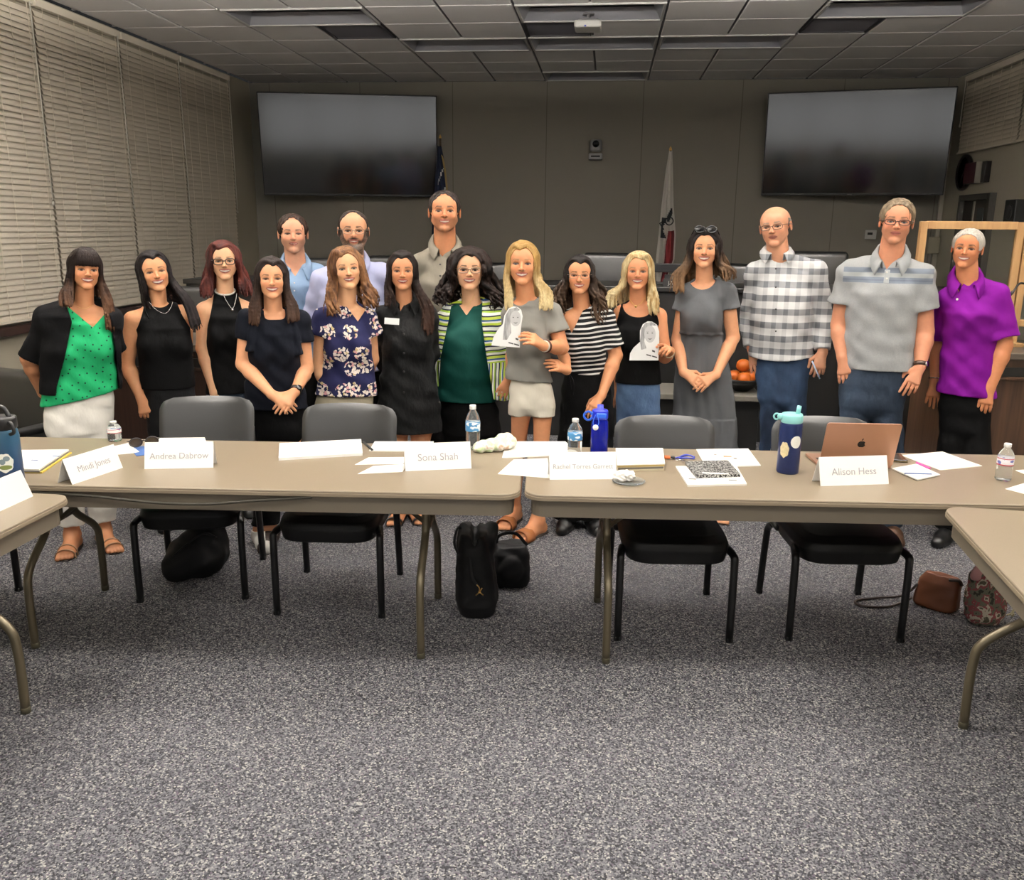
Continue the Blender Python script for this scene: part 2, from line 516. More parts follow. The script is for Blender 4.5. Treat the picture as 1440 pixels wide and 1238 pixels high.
        F.rc(P(0, .06, -.22), nk, s.rn * 0.98, s.rn * 1.06, .05 * H)
        if s.male: F.rc(P(0, .10, -.1), nk + np.array([0, .02, 0]), s.rn * .95, s.rn * 1.05, .05 * H)
    def arm_r(s):
        g = s.armr * (1.14 if s.male else 0.94)
        return 0.05 * g, 0.04 * g, 0.041 * g, 0.025 * (1.12 if s.male else 0.96)
    def body(s, label):
        fine = [(s.C - 0.66 * s.H * np.array([.62, .85, .9]), s.C + 0.66 * s.H * np.array([.62, .8, .85]), 0.0028)]
        hl = []
        for i in (0, 1):
            lo = np.minimum(s.W[i], s.T[i]) - 0.05; hi = np.maximum(s.W[i], s.T[i]) + 0.05
            hl.append((lo, hi))
            if s.finer[i]: fine.append((lo, hi, 0.0036))
        pts = [s.C, s.nb] + s.S + s.E + s.W + [h[0] + .02 for h in hl] + [h[1] - .02 for h in hl]
        pts = np.array(pts); sx = [(o[1] - o[3], o[1] + o[3]) for o in s.sec]
        lo = np.array([min(pts[:, 0].min() - 0.09, min(q[0] for q in sx) - .05), min(pts[:, 1].min() - 0.2, -.24), -0.005])
        hi = np.array([max(pts[:, 0].max() + 0.09, max(q[1] for q in sx) + .05), max(pts[:, 1].max() + 0.16, .2), s.C[2] + 0.62 * s.H])
        F = Field(lo, hi, (0.0075, 0.0075, 0.0095), fine)
        up = np.array([0, 0, 1.0])
        # trunk
        bs = [(z, cx, cy, a - (.016 if i < 2 else 0), b - (.016 if i < 2 else 0)) for i, (z, cx, cy, a, b) in enumerate(s.sec)]
        F.loft(bs, -0.013, 0.02)
        s.extras(F, -0.013)
        a, b, c, d = s.arm_r()
        for i in (0, 1):
            S, E, W = s.S[i], s.E[i], s.W[i]
            F.rc(s.nb + np.array([0, .01, -.012]), S + np.array([0, 0, -.004]), 0.05, a * .98, 0.04)
            F.rc(S, E, a, b, 0.02)
            m = E + (W - E) * .28
            F.rc(E, m, b * .98, c, 0.012); F.rc(m, W, c, d, 0.012)
        # legs
        for i in (0, 1):
            h, kn, an = s.leg_pts(i)
            F.rc(h, kn, s.leg_r * .86, s.leg_r * .56, 0.03); F.rc(kn, kn + (an - kn) * .3, s.leg_r * .56, s.leg_r * .58, .02)
            F.rc(kn + (an - kn) * .3, an, s.leg_r * .58, .036, 0.02)
            s.foot(F, i)
        s.head_prims(F)
        for i in (0, 1): s.hand(F, i)
        me, V = F.mesh('person')
        me.color_attributes.new('skin', 'FLOAT_COLOR', 'POINT')
        me.color_attributes['skin'].data.foreach_set('color', s.paint(V).astype(np.float32).ravel())
        o = link('person', me, SKIN, None, tuple(s.O), (0, 0, s.rz), True)
        tag(o, label, 'person', 'people standing in the group')
        s.ob = o; return o
    def extras(s, F, off):
        if s.bust:
            top = max(s.sec)[0]
            z = s.S[0][2] * .5 + s.S[1][2] * .5 - 0.155
            q = np.array(s.sec); cx = np.interp(z, q[:, 0], q[:, 1]); b = np.interp(z, q[:, 0], q[:, 4]); a = np.interp(z, q[:, 0], q[:, 3])
            for t in (-1, 1):
                F.ell((cx + t * a * .46, s.cyo - b * .70, z), np.array([a * .46, .06, .075]) * (s.bust) + off * .8, None, 0.05)
        if s.belly:
            q = np.array(s.sec); z = q[0, 0] * .55 + s.S[0][2] * .45; cx = np.interp(z, q[:, 0], q[:, 1]); a = np.interp(z, q[:, 0], q[:, 3]); b = np.interp(z, q[:, 0], q[:, 4])
            F.ell((cx, s.cyo - b * .5, z), np.array([a * .8, .1 * s.belly + .05, .17]) + off * .8, None, 0.07)
    def leg_pts(s, i):
        q = s.hipsec()
        zc = q[0]; w = q[2]; g = 1 if i else -1
        h = np.array([q[1] + g * w * .48, s.cyo + .0, zc - 0.02])
        f = s.feet[i] if s.feet else None
        ax = s.L(f[0], 740)[0] if f else q[1] + g * w * .42
        dy = f[1] if f and len(f) > 1 else 0.0
        an = np.array([ax, s.cyo + dy + .03, 0.085]); kn = (h + an) / 2 + np.array([0, -.02, .02])
        s.leg_r = w * .50
        return h, kn, an
    def hipsec(s):
        """(crotch z, centre x, half width)"""
        rows = s.sections(s.hip or [s.tor[-1]], top=False); r = rows[0]
        z = min(0.5 * s.C[2] - 0.02, r[0])
        return (z if not s.hip else min(r[0], z), r[1], r[3] - .008)
    def foot(s, F, i):
        h, kn, an = s.leg_pts(i); g = 1 if i else -1
        d = np.array([s.fdir[i], -.97, 0]); d /= np.linalg.norm(d); t = np.array([-d[1], d[0], 0]) * 1.0
        if not s.bare_legs:
            F.rc(an, np.array([an[0], an[1], .05]), .034, .03, .02); return
        L = .235 if not s.male else .265
        heel = np.array([an[0], an[1], .037]) - d * .035; s.fd = d
        ball = an * np.array([1, 1, 0]) + d * (L * .58) + np.array([0, 0, .03])
        F.rc(an, heel, .036, .033, .02); F.rc(an, ball, .036, .027, .03); F.rc(heel, ball + t * .02, .030, .026, .02); F.rc(heel, ball - t * .022, .030, .024, .02)
        for j, (o, l) in enumerate(((-.033, .05), (-.014, .048), (.003, .043), (.019, .036), (.033, .028))):
            o = o * (-g)
            F.rc(ball + t * o * .9, ball + t * o + d * l + np.array([0, 0, -.014]), .014, .010 if j else .013, .006)
    def hand(s, F, i):
        W, T = s.W[i], s.T[i]; D = T - W; D = D / (np.linalg.norm(D) + 1e-9)
        L = (.19 if s.male else .172) * (s.H / .225) ** .5
        sp = s.hside[i] or {}
        N = np.array(sp.get('n', (0, 1.0, 0))); N = N - D * (N @ D); N /= np.linalg.norm(N)
        g = 1 if i == 0 else -1            # thumb towards the middle of the body when the back of the hand faces the viewer
        X = np.cross(D, N); X = X if X[0] * g > 0 else -X
        if sp.get('thumb') is not None:
            tv = np.array(sp['thumb']); X = X if X @ tv > 0 else -X
        cu = s.curl[i]; fing = sp.get('fing', [1, 1, 1, 1])
        for off in (.15, .05, -.05, -.14):
            F.rc(W, W + D * L * .46 + X * off * L, .078 * L, .062 * L, .02)
        fr = .047 * L
        for j, (off, ln) in enumerate(((.155, .42), (.052, .47), (-.05, .44), (-.145, .34))):
            p = W + D * L * (.47 - .02 * abs(j - 1)) + X * off * L; ang = 0
            spread = (.10, .02, -.05, -.13)[j] * sp.get('spread', 1.0)
            for q, (fl, bd) in enumerate(((.46, .55), (.30, .9), (.24, .7))):
                ang += bd * cu * fing[j] * 1.1
                v = (D + X * spread) * math.cos(ang) + N * math.sin(ang); v /= np.linalg.norm(v)
                e = p + v * ln * L * fl; F.rc(p, e, fr * (1.06 - .1 * q), fr * (.97 - .1 * q), .003); p = e
        b = W + D * L * .12 + X * L * .12
        v1 = D * .72 + X * .62 + N * .35; v1 /= np.linalg.norm(v1); v2 = D * .93 + X * (.30 - .5 * min(cu, .6)) + N * .45; v2 /= np.linalg.norm(v2)
        m = b + v1 * L * .27; e = m + v2 * L * .24
        F.rc(b, m, .068 * L, .058 * L, .012); F.rc(m, e, .056 * L, .044 * L, .004)
    def paint(s, V):
        base = np.array(lin(s.skin)[:3]); n = len(V)
        col = np.tile(base, (n, 1))
        q = ((V - s.C) @ s.M) / s.H; x, y, z = q[:, 0], q[:, 1], q[:, 2]; ax = np.abs(x)
        near = (np.abs(z) < .62) & (ax < .5) & (np.abs(y) < .7)
        front = near & (y < -.15)
        def sm(a, b, v): return np.clip((v - a) / (b - a), 0, 1)
        def put(w, c, msk=None):
            c = np.array(lin(c)[:3]) if isinstance(c, str) else np.array(c)
            w = np.where(front if msk is None else msk, w, 0)[:, None]
            col[:] = col * (1 - w) + c * w
        # warm cheeks / nose / ears
        warm = base * np.array([1.0, .80, .76])
        put(.55 * np.exp(-(((ax - .16) / .09) ** 2 + ((z + .13) / .08) ** 2)), warm); put(.5 * np.exp(-((x / .05) ** 2 + ((z + .12) / .05) ** 2)), warm)
        put(.4 * sm(.31, .34, ax), warm, near & (z < .12) & (z > -.16) & (y > -.1))
        if s.stub:
            w = sm(-.12, -.2, z) * .45 * sm(.62, .45, np.abs(z)); put(w * np.clip((ax - .05) / .05 + np.clip((-.19 - z) / .03, 0, 1), 0, 1), s.stub, near & (y < .02))
        if s.beard:
            rn = np.random.RandomState(3).rand(n) * .35
            zb = np.interp(ax, [0, .10, .125, .19, .24, .27, .30], [-.33, -.30, -.20, -.23, -.16, -.02, .06])
            w = sm(.02, -.035, z - zb) * (.75 + rn); put(np.clip(w, 0, 1), s.beard, near & (y < .06) & (z > -.75))
            put(np.clip(.95 * np.exp(-((ax / .135) ** 6 + ((z + .190 + .9 * ax ** 2) / .030) ** 4)) + rn * .0, 0, 1), s.beard)
            put(.55 * np.exp(-((ax / .09) ** 2 + ((z + .45) / .08) ** 2)), '7d7670', near & (y < .06))
        # mouth
        zc = -.257 + 1.0 * ax ** 2 * (.4 + s.smile); wd = .084 + .046 * s.smile
        lip = s.lips or 'b0685e'
        inx = np.clip(1 - (ax / wd) ** 2, 0, 1)
        hl = (.020 + .027 * s.smile * .6) + .022
        put(sm(1.12, .88, np.sqrt((ax / (wd * 1.08)) ** 2 + ((z - zc) / (hl + .002)) ** 2)), lip)
        if s.smile > .3:
            ht = .0225 * s.smile * inx ** .55
            put(sm(1.15, .8, np.abs(z - zc + .002) / np.maximum(ht, 1e-4)) * (ax < wd), 'dccfc2')
            put(.6 * sm(.011, .004, np.abs(z - zc + .003 + ht)) * (ax < wd), '5a2a26')
        else:
            put(.8 * sm(.013, .005, np.abs(z - zc)) * (ax < wd), '6e3a34')
        put(.6 * sm(.022, .008, np.hypot(ax - wd - .006, z - zc)), '7a4238')
        # nostrils: shade of the openings put into the skin colour
        put(.38 * sm(.018, .008, np.hypot((ax - .028) / 1.2, z + .150)), '5c3228')
        # eyes
        ex = ax - .145; k = s.eyes
        lidz = .0215 * k * np.clip(1 - (ex / .075) ** 2, 0, 1)
        eye = (np.abs(ex) < .07)
        put(sm(1.25, .8, np.abs(z) / np.maximum(lidz, 1e-4)) * eye, 'c4b4a8')
        put(sm(.042, .033, np.hypot(ex, z)) * (np.abs(z) < lidz + .006), s.iris); put(sm(.020, .013, np.hypot(ex, z)), '0c0806')
        put(.95 * sm(.022, .010, np.abs(z - lidz - .004)) * sm(.085, .07, np.abs(ex)), '1d1310')
        put(.40 * sm(.012, .005, np.abs(z + lidz + .002)) * sm(.08, .06, np.abs(ex)), '4a2c22')
        put(.30 * sm(.03, .01, np.abs(z - .04)) * sm(.09, .06, np.abs(ex)), base * np.array([.72, .62, .58]))
        # brows
        bz = .100 + .012 * np.clip((ax - .08) / .09, 0, 1) - .06 * np.clip((ax - .18) / .06, 0, 1) ** 1.5
        th = (.024 if s.male else .019) * np.clip(1.15 - (ax - .07) / .20, .25, 1)
        put(.85 * sm(1.3, .6, np.abs(z - bz) / th) * sm(.055, .075, ax) * sm(.245, .22, ax), s.brow)
        out = np.ones((n, 4)); out[:, :3] = col
        # nails
        return out
    # ---- clothes
    def garment(s, name, m, sec=None, off=0.0, sleeves=(None, None), srad=0.012, flare=0.0, cuts=(), hem=None, hemc=0.0, h=0.0058, fold=0.003,
                neck_open=True, shoulders=True, legs=None, keep=(), solid_top=True, armhole=None, k=0.025, nl=0.008, hole=.006, label=None, parts=(), bust=True, skirt=None):
        sec = sec or s.sec
        q = np.array(sec); pts = [np.array([q[:, 1].min() - q[:, 3].max(), q[:, 2].min() - q[:, 4].max() - .1, q[:, 0].min()]),
                                  np.array([q[:, 1].max() + q[:, 3].max(), q[:, 2].max() + q[:, 4].max(), q[:, 0].max() + .06])]
        for i in (0, 1):
            if shoulders: pts.append(s.S[i] + np.array([0, 0, .08]))
            if sleeves[i]: pts += [s.S[i], s.E[i]] + ([s.W[i]] if sleeves[i] > 1 else [])
        if legs: pts += [s.leg_pts(i)[2] for i in (0, 1)]
        pts = np.array(pts); lo = pts.min(0) - .09; hi = pts.max(0) + .09
        F = Field(lo, hi, h)
        F.loft(sec, off, k)
        if bust: s.extras(F, off)
        a, b, c, d = s.arm_r()
        for i in (0, 1):
            S, E, W = s.S[i], s.E[i], s.W[i]
            if shoulders: F.rc(s.nb + np.array([0, .01, -.012]), S + np.array([0, 0, -.004]), 0.05 + nl + off, a + nl + off - .002, 0.04)
            tt = sleeves[i]
            if tt:
                r = srad
                if tt <= 1:
                    n = (E - S) / np.linalg.norm(E - S); p = S + (E - S) * tt
                    F.rc(S, S + (E - S) * tt, a + .007, a + (b - a) * tt + r + flare, .02, cut=(p, n)); F.rc(S + (E - S) * tt, E, a + (b - a) * tt + r + flare, b + r + flare, .01, cut=(p, n))
                else:
                    F.rc(S, E, a + .009, b + r, .02)
                    n = (W - E) / np.linalg.norm(W - E); p = E + (W - E) * (tt - 1); mm = E + (W - E) * .28
                    F.rc(E, mm, b + r, c + r, .012, cut=(p, n)); F.rc(mm, W, c + r, d + r + flare, .012, cut=(p, n))
        if legs:
            lg = s.leg_r
            for i in (0, 1):
                hh, kn, an = s.leg_pts(i); r0, r1, r2 = legs[:3]
                zc = legs[3] if len(legs) > 3 else 0.07
                cut = (np.array([0, 0, zc]), np.array([0, 0, -1.0]))
                F.rc(hh + np.array([0, 0, .05]), kn, r0 * .97, r1, .012, cut=cut); F.rc(kn, an, r1, r2, .012, cut=cut)
            F.all(lambda X, Y, Z: zc - Z + 0 * X + 0 * Y, 'max')
        for p in parts: p(F)
        ph = random.random() * 6
        if fold:
            F.all(lambda X, Y, Z: fold * (np.sin(X * 34 + Z * 19 + 2.2 * np.sin(Z * 13 + ph) + Y * 21) * .6 + np.sin(X * 17 - Z * 41 + 1.7 * np.sin(X * 23 + ph)) * .5 + .5 * np.sin(Z * 63 + X * 29 + 3 * np.sin(X * 11 + ph))), 'add')
        if neck_open and shoulders:
            F.rc(s.nb + np.array([0, 0, .022]), s.hp(0, .06, -.22), s.rn * 1.06 + hole, s.rn + .014 + hole, 0.006, 'd')
        for cfn in cuts: F.all(cfn, 'cut')
        for kfn in keep: F.all(kfn, 'max')
        if hem is not None:
            zl, zr = (s.L(s.x0, hem[0])[2], s.L(s.x0, hem[1])[2]) if isinstance(hem, tuple) else (s.L(s.x0, hem)[2],) * 2
            xl, xr = q[:, 1].mean() - .2, q[:, 1].mean() + .2
            F.all(lambda X, Y, Z: (zl + (zr - zl) * np.clip((X - xl) / (xr - xl), 0, 1)) - hemc * np.cos(np.clip((X - q[:, 1].mean()) / .17, -1, 1) * math.pi / 2) - Z + 0 * Y, 'max')
        me, V = F.mesh(name); s.gV = V
        o = link(name, me, m, s.ob, smooth=True)
        if label: o['label'] = label
        return o
    # neckline cutters (positive inside the removed region after negation: return distance negative inside)
    def vneck(s, ax_, ay_, w, ytop):
        a = s.L(ax_, ay_); t = s.L(ax_, ytop); hw = w * s.sc
        sl = hw / (t[2] - a[2]); nrm = 1 / math.sqrt(1 + sl * sl)
        return lambda X, Y, Z: np.maximum((np.abs(X - a[0]) - (Z - a[2]) * sl) * nrm, Y - (s.nb[1] - .005))
    def scoop(s, cx, ytop, rx, dep, p=2.0):
        c = s.L(cx, ytop); a = rx * s.sc; b = dep * s.sc
        return lambda X, Y, Z: np.maximum(((np.abs((X - c[0]) / a) ** p + np.abs(np.minimum(Z - c[2], 0) / b) ** p) ** (1 / p) - 1) * min(a, b), Y - (s.nb[1] - .005))
    def armholes(s, xl_top, xr_top, ytop, ybot, pw=1.6):
        """keep only between strap outer edges (px) that widen towards the armpit"""
        l = s.L(xl_top, ytop); r = s.L(xr_top, ytop); zb = s.L(s.x0, ybot)[2]; zt = l[2]
        q = np.array(s.sec); cb = np.interp(zb, q[:, 0], q[:, 1]); ab = np.interp(zb, q[:, 0], q[:, 3]) + .03
        def fn(X, Y, Z):
            t = np.clip((Z - zb) / (zt - zb), 0, 1) ** (1 / pw)
            le = (cb - ab) + (l[0] - cb + ab) * t; re = (cb + ab) + (r[0] - cb - ab) * t
            return np.where(Z > zb, np.maximum(le - X, X - re), -1.0) + 0 * Y
        return fn
    def front_open(s, pts, ymax=0.0):
        """open front between two px polylines: rows (y, xl, xr)"""
        rows = sorted([(s.L(r[1], r[0])[2], s.L(r[1], r[0])[0], s.L(r[2], r[0])[0]) for r in pts]); q = np.array(rows)
        def fn(X, Y, Z):
            l = np.interp(Z, q[:, 0], q[:, 1]); r = np.interp(Z, q[:, 0], q[:, 2])
            return np.maximum(np.maximum(l - X, X - r), Y - ymax)
        return fn
    def pants(s, name, m, rows, rad, ankle=0.07, h=0.007, fold=0.003, label=None):
        sec = s.sections(rows, top=False)
        z, cx, cy, a, b = sec[0]; sec = [(z - .075, cx, cy, a * .62, b * .5), (z - .03, cx, cy, a * .9, b * .85)] + sec[0:]
        return s.garment(name, m, sec, -0.007, cuts=(), shoulders=False, legs=(*rad, ankle), h=h, fold=fold, k=.02, bust=False, label=label)
    def collar(s, m, apex, w=0.045, name='collar', spread=1.0, stand=0.03):
        """shirt collar: stand + turned-down leaf with points, open to the front; apex px of the opening"""
        nb = s.nb; rx = s.rn * 1.05 + .006; ry = s.rn * 1.05 + .010
        ax_, az_ = s.L(*apex)[[0, 2]]; vs = []; n = 48; V = s.gV
        nk0 = np.array([nb[0], nb[1], nb[2] - .03]); nk1 = s.hp(0, .06, -.22)
        zt = nb[2] + .105; zf = az_ + .045
        def settle(p, pad):
            p = np.array(p); q = V[(np.abs(V[:, 0] - p[0]) < .012) & (np.abs(V[:, 2] - p[2]) < .012)]
            if len(q) and p[1] < nb[1]: p[1] = min(p[1], q[:, 1].min() - pad)
            q = V[(np.abs(V[:, 0] - p[0]) < .012) & (np.abs(V[:, 1] - p[1]) < .012)]
            if len(q) and p[1] > nb[1] - .07: p[2] = max(p[2], q[:, 2].max() + pad)
            return p
        for i in range(n + 1):
            t = -1 + 2 * i / n; al = t * R(150); g = math.copysign(1, t) if t else 0
            e = max(0, (abs(t) - .62) / .38); f = ((1 - math.cos(al)) / 1.866)
            zc = zt + (zf - zt) * f ** 1.3
            c = nk0 + (nk1 - nk0) * ((zc - nk0[2]) / (nk1[2] - nk0[2]))
            dx, dy = math.sin(al), math.cos(al)
            b = c + np.array([rx * dx, ry * dy - .012 * e, 0])
            vs.append(b * np.array([1, 1, 0]) + np.array([-dx * .004, -dy * .004, zc - stand - .01]))
            vs.append(b)
            vs.append(settle(b + np.array([dx * .010, dy * .010, -.004]), .002))
            vs.append(settle(b + np.array([dx * (.030 + .0 * e) + g * .014 * e * spread, dy * .030 - .016 * e, -w * .75 - w * .75 * e ** 1.2]), .006))
        fs = []
        for i in range(n):
            for r_ in range(3):
                a = i * 4 + r_; fs.append((a, a + 4, a + 5, a + 1))
        mb = MB(); mb.add(vs, fs, 0, True)
        return mb.build(name, m, s.ob, solid=.004)
    def button(s, m, px, py, dy, r=.005, name='button'):
        p = s.L(px, py, dy); mb = MB()
        mb.lathe([(0, .002), (r * .8, .002), (r, .001), (r, -.003)], 10)
        o = mb.build(name, m, s.ob, tuple(p), (R(90), 0, 0)); return o
    # ---- hair
    def hair(s, m, cap=.04, line=(.39, .30, -.05), cap_low=-.28, locks=None, extra=None, h=0.0036, name='hair', cut_low=None, rough=0.0, fade=None, back=0.0, kk=.007):
        """cap: shell thickness (H); line=(forehead height, half width, centre z) of the face opening"""
        H = s.H; lo = s.C - np.array([.62, .7, .7]) * H; hi = s.C + np.array([.62, .75, .72]) * H
        segs = []
        for lk in (locks or []):
            p, r = lk; segs.append((p, r))
            A = np.array(p); lo = np.minimum(lo, A.min(0) - .03); hi = np.maximum(hi, A.max(0) + .03)
        F = Field(lo, hi, h)
        fz, fx, fc = line; fx = fx * s.fw / 1.09; M = s.M; C = s.C
        rzc = fz - fc
        def fn_extra(d, X, Y, Z):
            x, y, z = X - C[0], Y - C[1], Z - C[2]
            q = [(M[0][i] * x + M[1][i] * y + M[2][i] * z) / H for i in range(3)]
            face = (np.sqrt((q[0] / fx) ** 2 + ((q[2] - fc) / rzc) ** 2) - 1) * min(fx, rzc)
            face = np.maximum(face, q[1] - (-.06))
            low = cap_low - q[2] - back * np.clip(q[1], 0, 1)
            # sides in front of the ears
            side = np.maximum(np.maximum(q[1] - .13, q[2] - np.where(q[1] < -.025, -.02, .09)), -.30 - q[2])
            nz = rough * (np.sin(q[0] * 60 + 9 * q[2] + 3 * np.sin(q[1] * 21)) + np.sin(q[1] * 55 + 17 * q[2])) if rough else 0
            return np.maximum(np.maximum(d, -face * H), np.maximum(low * H, (-side * H if cut_low is not None else -1))) + nz * H
        F.ell(s.hp(0, .07, .14), np.array([.325 * s.fw + cap, .415 + cap, .37 + cap]) * H, M, 0.004, 'u', fn_extra)
        for p, r in segs:
            for i in range(len(p) - 1): F.rc(p[i], p[i + 1], r[i], r[i + 1], kk)
        if extra: extra(F)
        me, V = F.mesh(name)
        return link(name, me, m, s.ob, smooth=True)
    def locks(s, part=0.0, n=50, zend=(-1.2, -1.2), front=(.5, .5), fy=-.42, out=.0, wave=0.0, freq=3.0, r=.036, jit=.026, width=(.38, .38), seed=1, vol=.0, root_y=(-.30, .36), endx=(0.0, 0.0), nseg=4, front_off=0.0, tip=.35):
        """swept hair: strands start at the parting, lie over the skull and fall past the ears. All lengths in head heights."""
        rnd = random.Random(seed); out_ = []
        for sd in (-1, 1):
            si = 0 if sd < 0 else 1
            for i in range(n):
                t = (i + .5) / n; j = lambda a: (rnd.random() - .5) * 2 * a
                ry = root_y[0] + (root_y[1] - root_y[0]) * t
                phi = R(-38 + front_off + (125 - front_off) * t)
                c, sn = math.cos(phi), math.sin(phi); v = 1 + vol
                zt = .13 + .37 * math.sqrt(max(.05, 1 - ((ry - .07) / .44) ** 2 - (part / .4) ** 2 * .8))
                P = [(part + sd * .008, ry, zt + .01),
                     (part * .35 + sd * .20 * max(c, .25) * v, (ry * .55 + .07 * .45) + .22 * sn * .6, .41 + .03 * vol),
                     (sd * .335 * max(c, .05) * v + sd * .01, .07 + .37 * sn * v, .20),
                     (sd * .365 * c * v, .07 + .42 * sn * v, -.04)]
                isf = t < front[si]
                w = width[si] + out
                ze = zend[si] * (1 + j(.06)) + (0 if isf else .02)
                if isf:
                    u = t / max(front[si], .01)
                    xs = sd * (w * (.70 + .55 * u)) + endx[si]
                    P += [(sd * (.345 + out * .5) * (.9 + .25 * u), -.08 - .05 * (1 - u), -.38), (xs * .95, -.06 + fy * .5 * (1 - .4 * u), -.38 + (ze + .38) * .45), (xs + j(.03), fy * (1 - .35 * u), ze)]
                else:
                    P += [(sd * (w * 1.02) * max(c, .0) + j(.02), .07 + .42 * sn, -.40), (sd * w * 1.1 * c + j(.03), .10 + .34 * sn, -.40 + (ze + .40) * .5), (sd * w * 1.08 * c + j(.04), .12 + .30 * sn, ze)]
                P = [(a + j(jit), b + j(jit), cc + j(jit * .6)) for a, b, cc in P]
                pts = spline(P, nseg); m_ = len(pts)
                p0 = rnd.random() * 6.28; am = wave * (.7 + .6 * rnd.random())
                res = []; rr = []
                for k, p in enumerate(pts):
                    f = k / (m_ - 1); ww = am * max(0, (f - .25) / .75)
                    a = freq * 2 * math.pi * f + p0
                    p = p + np.array([math.cos(a) * ww, math.sin(a) * ww, 0])
                    res.append(s.hp(*p)); rr.append(s.H * r * (.8 + .35 * math.sin(math.pi * min(1, f * 1.2))) * (1 - (1 - tip) * max(0, (f - .65) / .35)))
                out_.append((res, rr))
        return out_
    # ---- accessories
    def glasses(s, m, lens_w=.125, lens_h=.075, t=.010, rim=True, y=-.40, z=-.005, shape=3.0, name='glasses'):
        mb = MB(); H = s.H
        for q in (-1, 1):
            pts = []
            for k in range(28):
                a = 2 * math.pi * k / 28; ca, sa = math.cos(a), math.sin(a)
                f = (abs(ca) ** shape + abs(sa) ** shape) ** (-1 / shape)
                xx = q * .152 + lens_w * ca * f; zz = z + lens_h * sa * f
                pts.append(s.hp(xx, y + .28 * max(0, abs(xx) - .12) ** 1.3, zz))
            mb.tube(pts, t * H * (1.0 if rim else .55), 6, closed=True)
            xo = .152 + lens_w
            mb.tube([s.hp(q * xo, y + .03, z + .03), s.hp(q * (xo + .045), y + .10, z + .035), s.hp(q * .352 * s.fw, -.02, z + .03), s.hp(q * .355 * s.fw, .07, z + .01)], t * H * .9, 6)
        mb.tube([s.hp(-.03, y - .0, z + .012), s.hp(0, y - .035, z + .025), s.hp(.03, y - .0, z + .012)], t * H, 6)
        return mb.build(name, m, s.ob)
    def necklace(s, m, pts, r=.0013, pend=None, pm=None, name='necklace'):
        mb = MB(); mb.tube(spline([s.L(*p) for p in pts], 6), r, 6)
        o = mb.build(name, m, s.ob)
        if pend:
            p = s.L(*pend); b = MB(); b.lathe([(0, -.004), (.006, -.002), (.0075, 0), (.006, .003), (0, .005)], 12)
            b.build('pendant', pm or m, o, tuple(p), (R(90), 0, 0))
        return o
    def ring(s, m, f=.35, r=.006, dr=.006, tilt=.02, name='collar_band'):
        a = s.nb + np.array([0, 0, -.03]); b = s.hp(0, .06, -.22); c = a + (b - a) * f; mb = MB(); R_ = s.rn * 1.04 + dr
        mb.tube([c + np.array([R_ * math.cos(t), R_ * math.sin(t), tilt * math.sin(t)]) for t in [2 * math.pi * k / 32 for k in range(32)]], r, 8, closed=True)
        return mb.build(name, m, s.ob)
    def band(s, m, i, f=0.9, r=None, w=.012, name='bracelet', face=None, fm=None):
        """ring round the wrist"""
        W, E = s.W[i], s.E[i]; ax = (W - E) / np.linalg.norm(W - E); p = E + (W - E) * f; r = r or s.arm_r()[3] + .004
        u = np.cross(ax, [0, 1, 0]); u /= np.linalg.norm(u); v = np.cross(ax, u); mb = MB(); vs = []; n = 24
        for k in range(n):
            a = 2 * math.pi * k / n; d = u * math.cos(a) + v * math.sin(a)
            for dr, dz in ((-.002, -w / 2), (.0025, -w / 2), (.0035, 0), (.0025, w / 2), (-.002, w / 2)): vs.append(p + d * (r + dr) + ax * dz)
        fs = [[k * 5 + j, k * 5 + (j + 1) % 5, ((k + 1) % n) * 5 + (j + 1) % 5, ((k + 1) % n) * 5 + j] for k in range(n) for j in range(5)]
        mb.add(vs, fs, 0, True); o = mb.build(name, m, s.ob)
        if face:
            fb = MB(); d = np.array(face, float); d -= ax * (d @ ax); d /= np.linalg.norm(d); c = p + d * (r + .004)
            fb.lathe([(0, .004), (.014, .004), (.016, .002), (.016, -.004)], 20)
            q = Vector(d).to_track_quat('Z', 'Y').to_euler()
            fb.build('watch_face', fm or m, o, tuple(c), tuple(q))
        return o
    def shoe(s, m, i, name='shoe', style='closed', m2=None):
        h, kn, an = s.leg_pts(i); g = 1 if i else -1
        d = np.array([s.fdir[i], -.97, 0]); d /= np.linalg.norm(d); t = np.array([-d[1], d[0], 0])
        L = .255 if not s.male else .29
        a0 = np.array([an[0], an[1], 0]); heel = a0 - d * .055; toe = a0 + d * (L - .075)
        F = Field(np.minimum(heel, toe) + np.array([-.12, -.12, -.004]), np.maximum(heel, toe) + np.array([.12, .12, .16]), .0055)
        cutb = (np.array([0, 0, .004]), np.array([0, 0, -1.0]))
        if style == 'closed':
            F.rc(heel + [0, 0, .04], a0 + d * .1 + [0, 0, .035], .04, .045, .02, cut=cutb); F.rc(a0 + d * .08 + [0, 0, .03], toe + [0, 0, .022] - d * .03, .047, .036, .02, cut=cutb)
            F.rc(a0 + [0, 0, .05], a0 + [0, 0, .085] , .045, .047, .02, cut=(np.array([0, 0, .085]), np.array([0, 0, 1.0])))
        else:
            bal = a0 + d * .10
            F.rc(heel + [0, 0, -.02], bal + [0, 0, -.022], .042, .046, .02); F.rc(bal + [0, 0, -.022], toe + [0, 0, -.02] - d * .02, .047, .038, .02)
            F.all(lambda X, Y, Z: np.maximum(Z - .014, .001 - Z) + 0 * X + 0 * Y, 'max')
        me, V = F.mesh(name); o = link(name, me, m, s.ob, smooth=True)
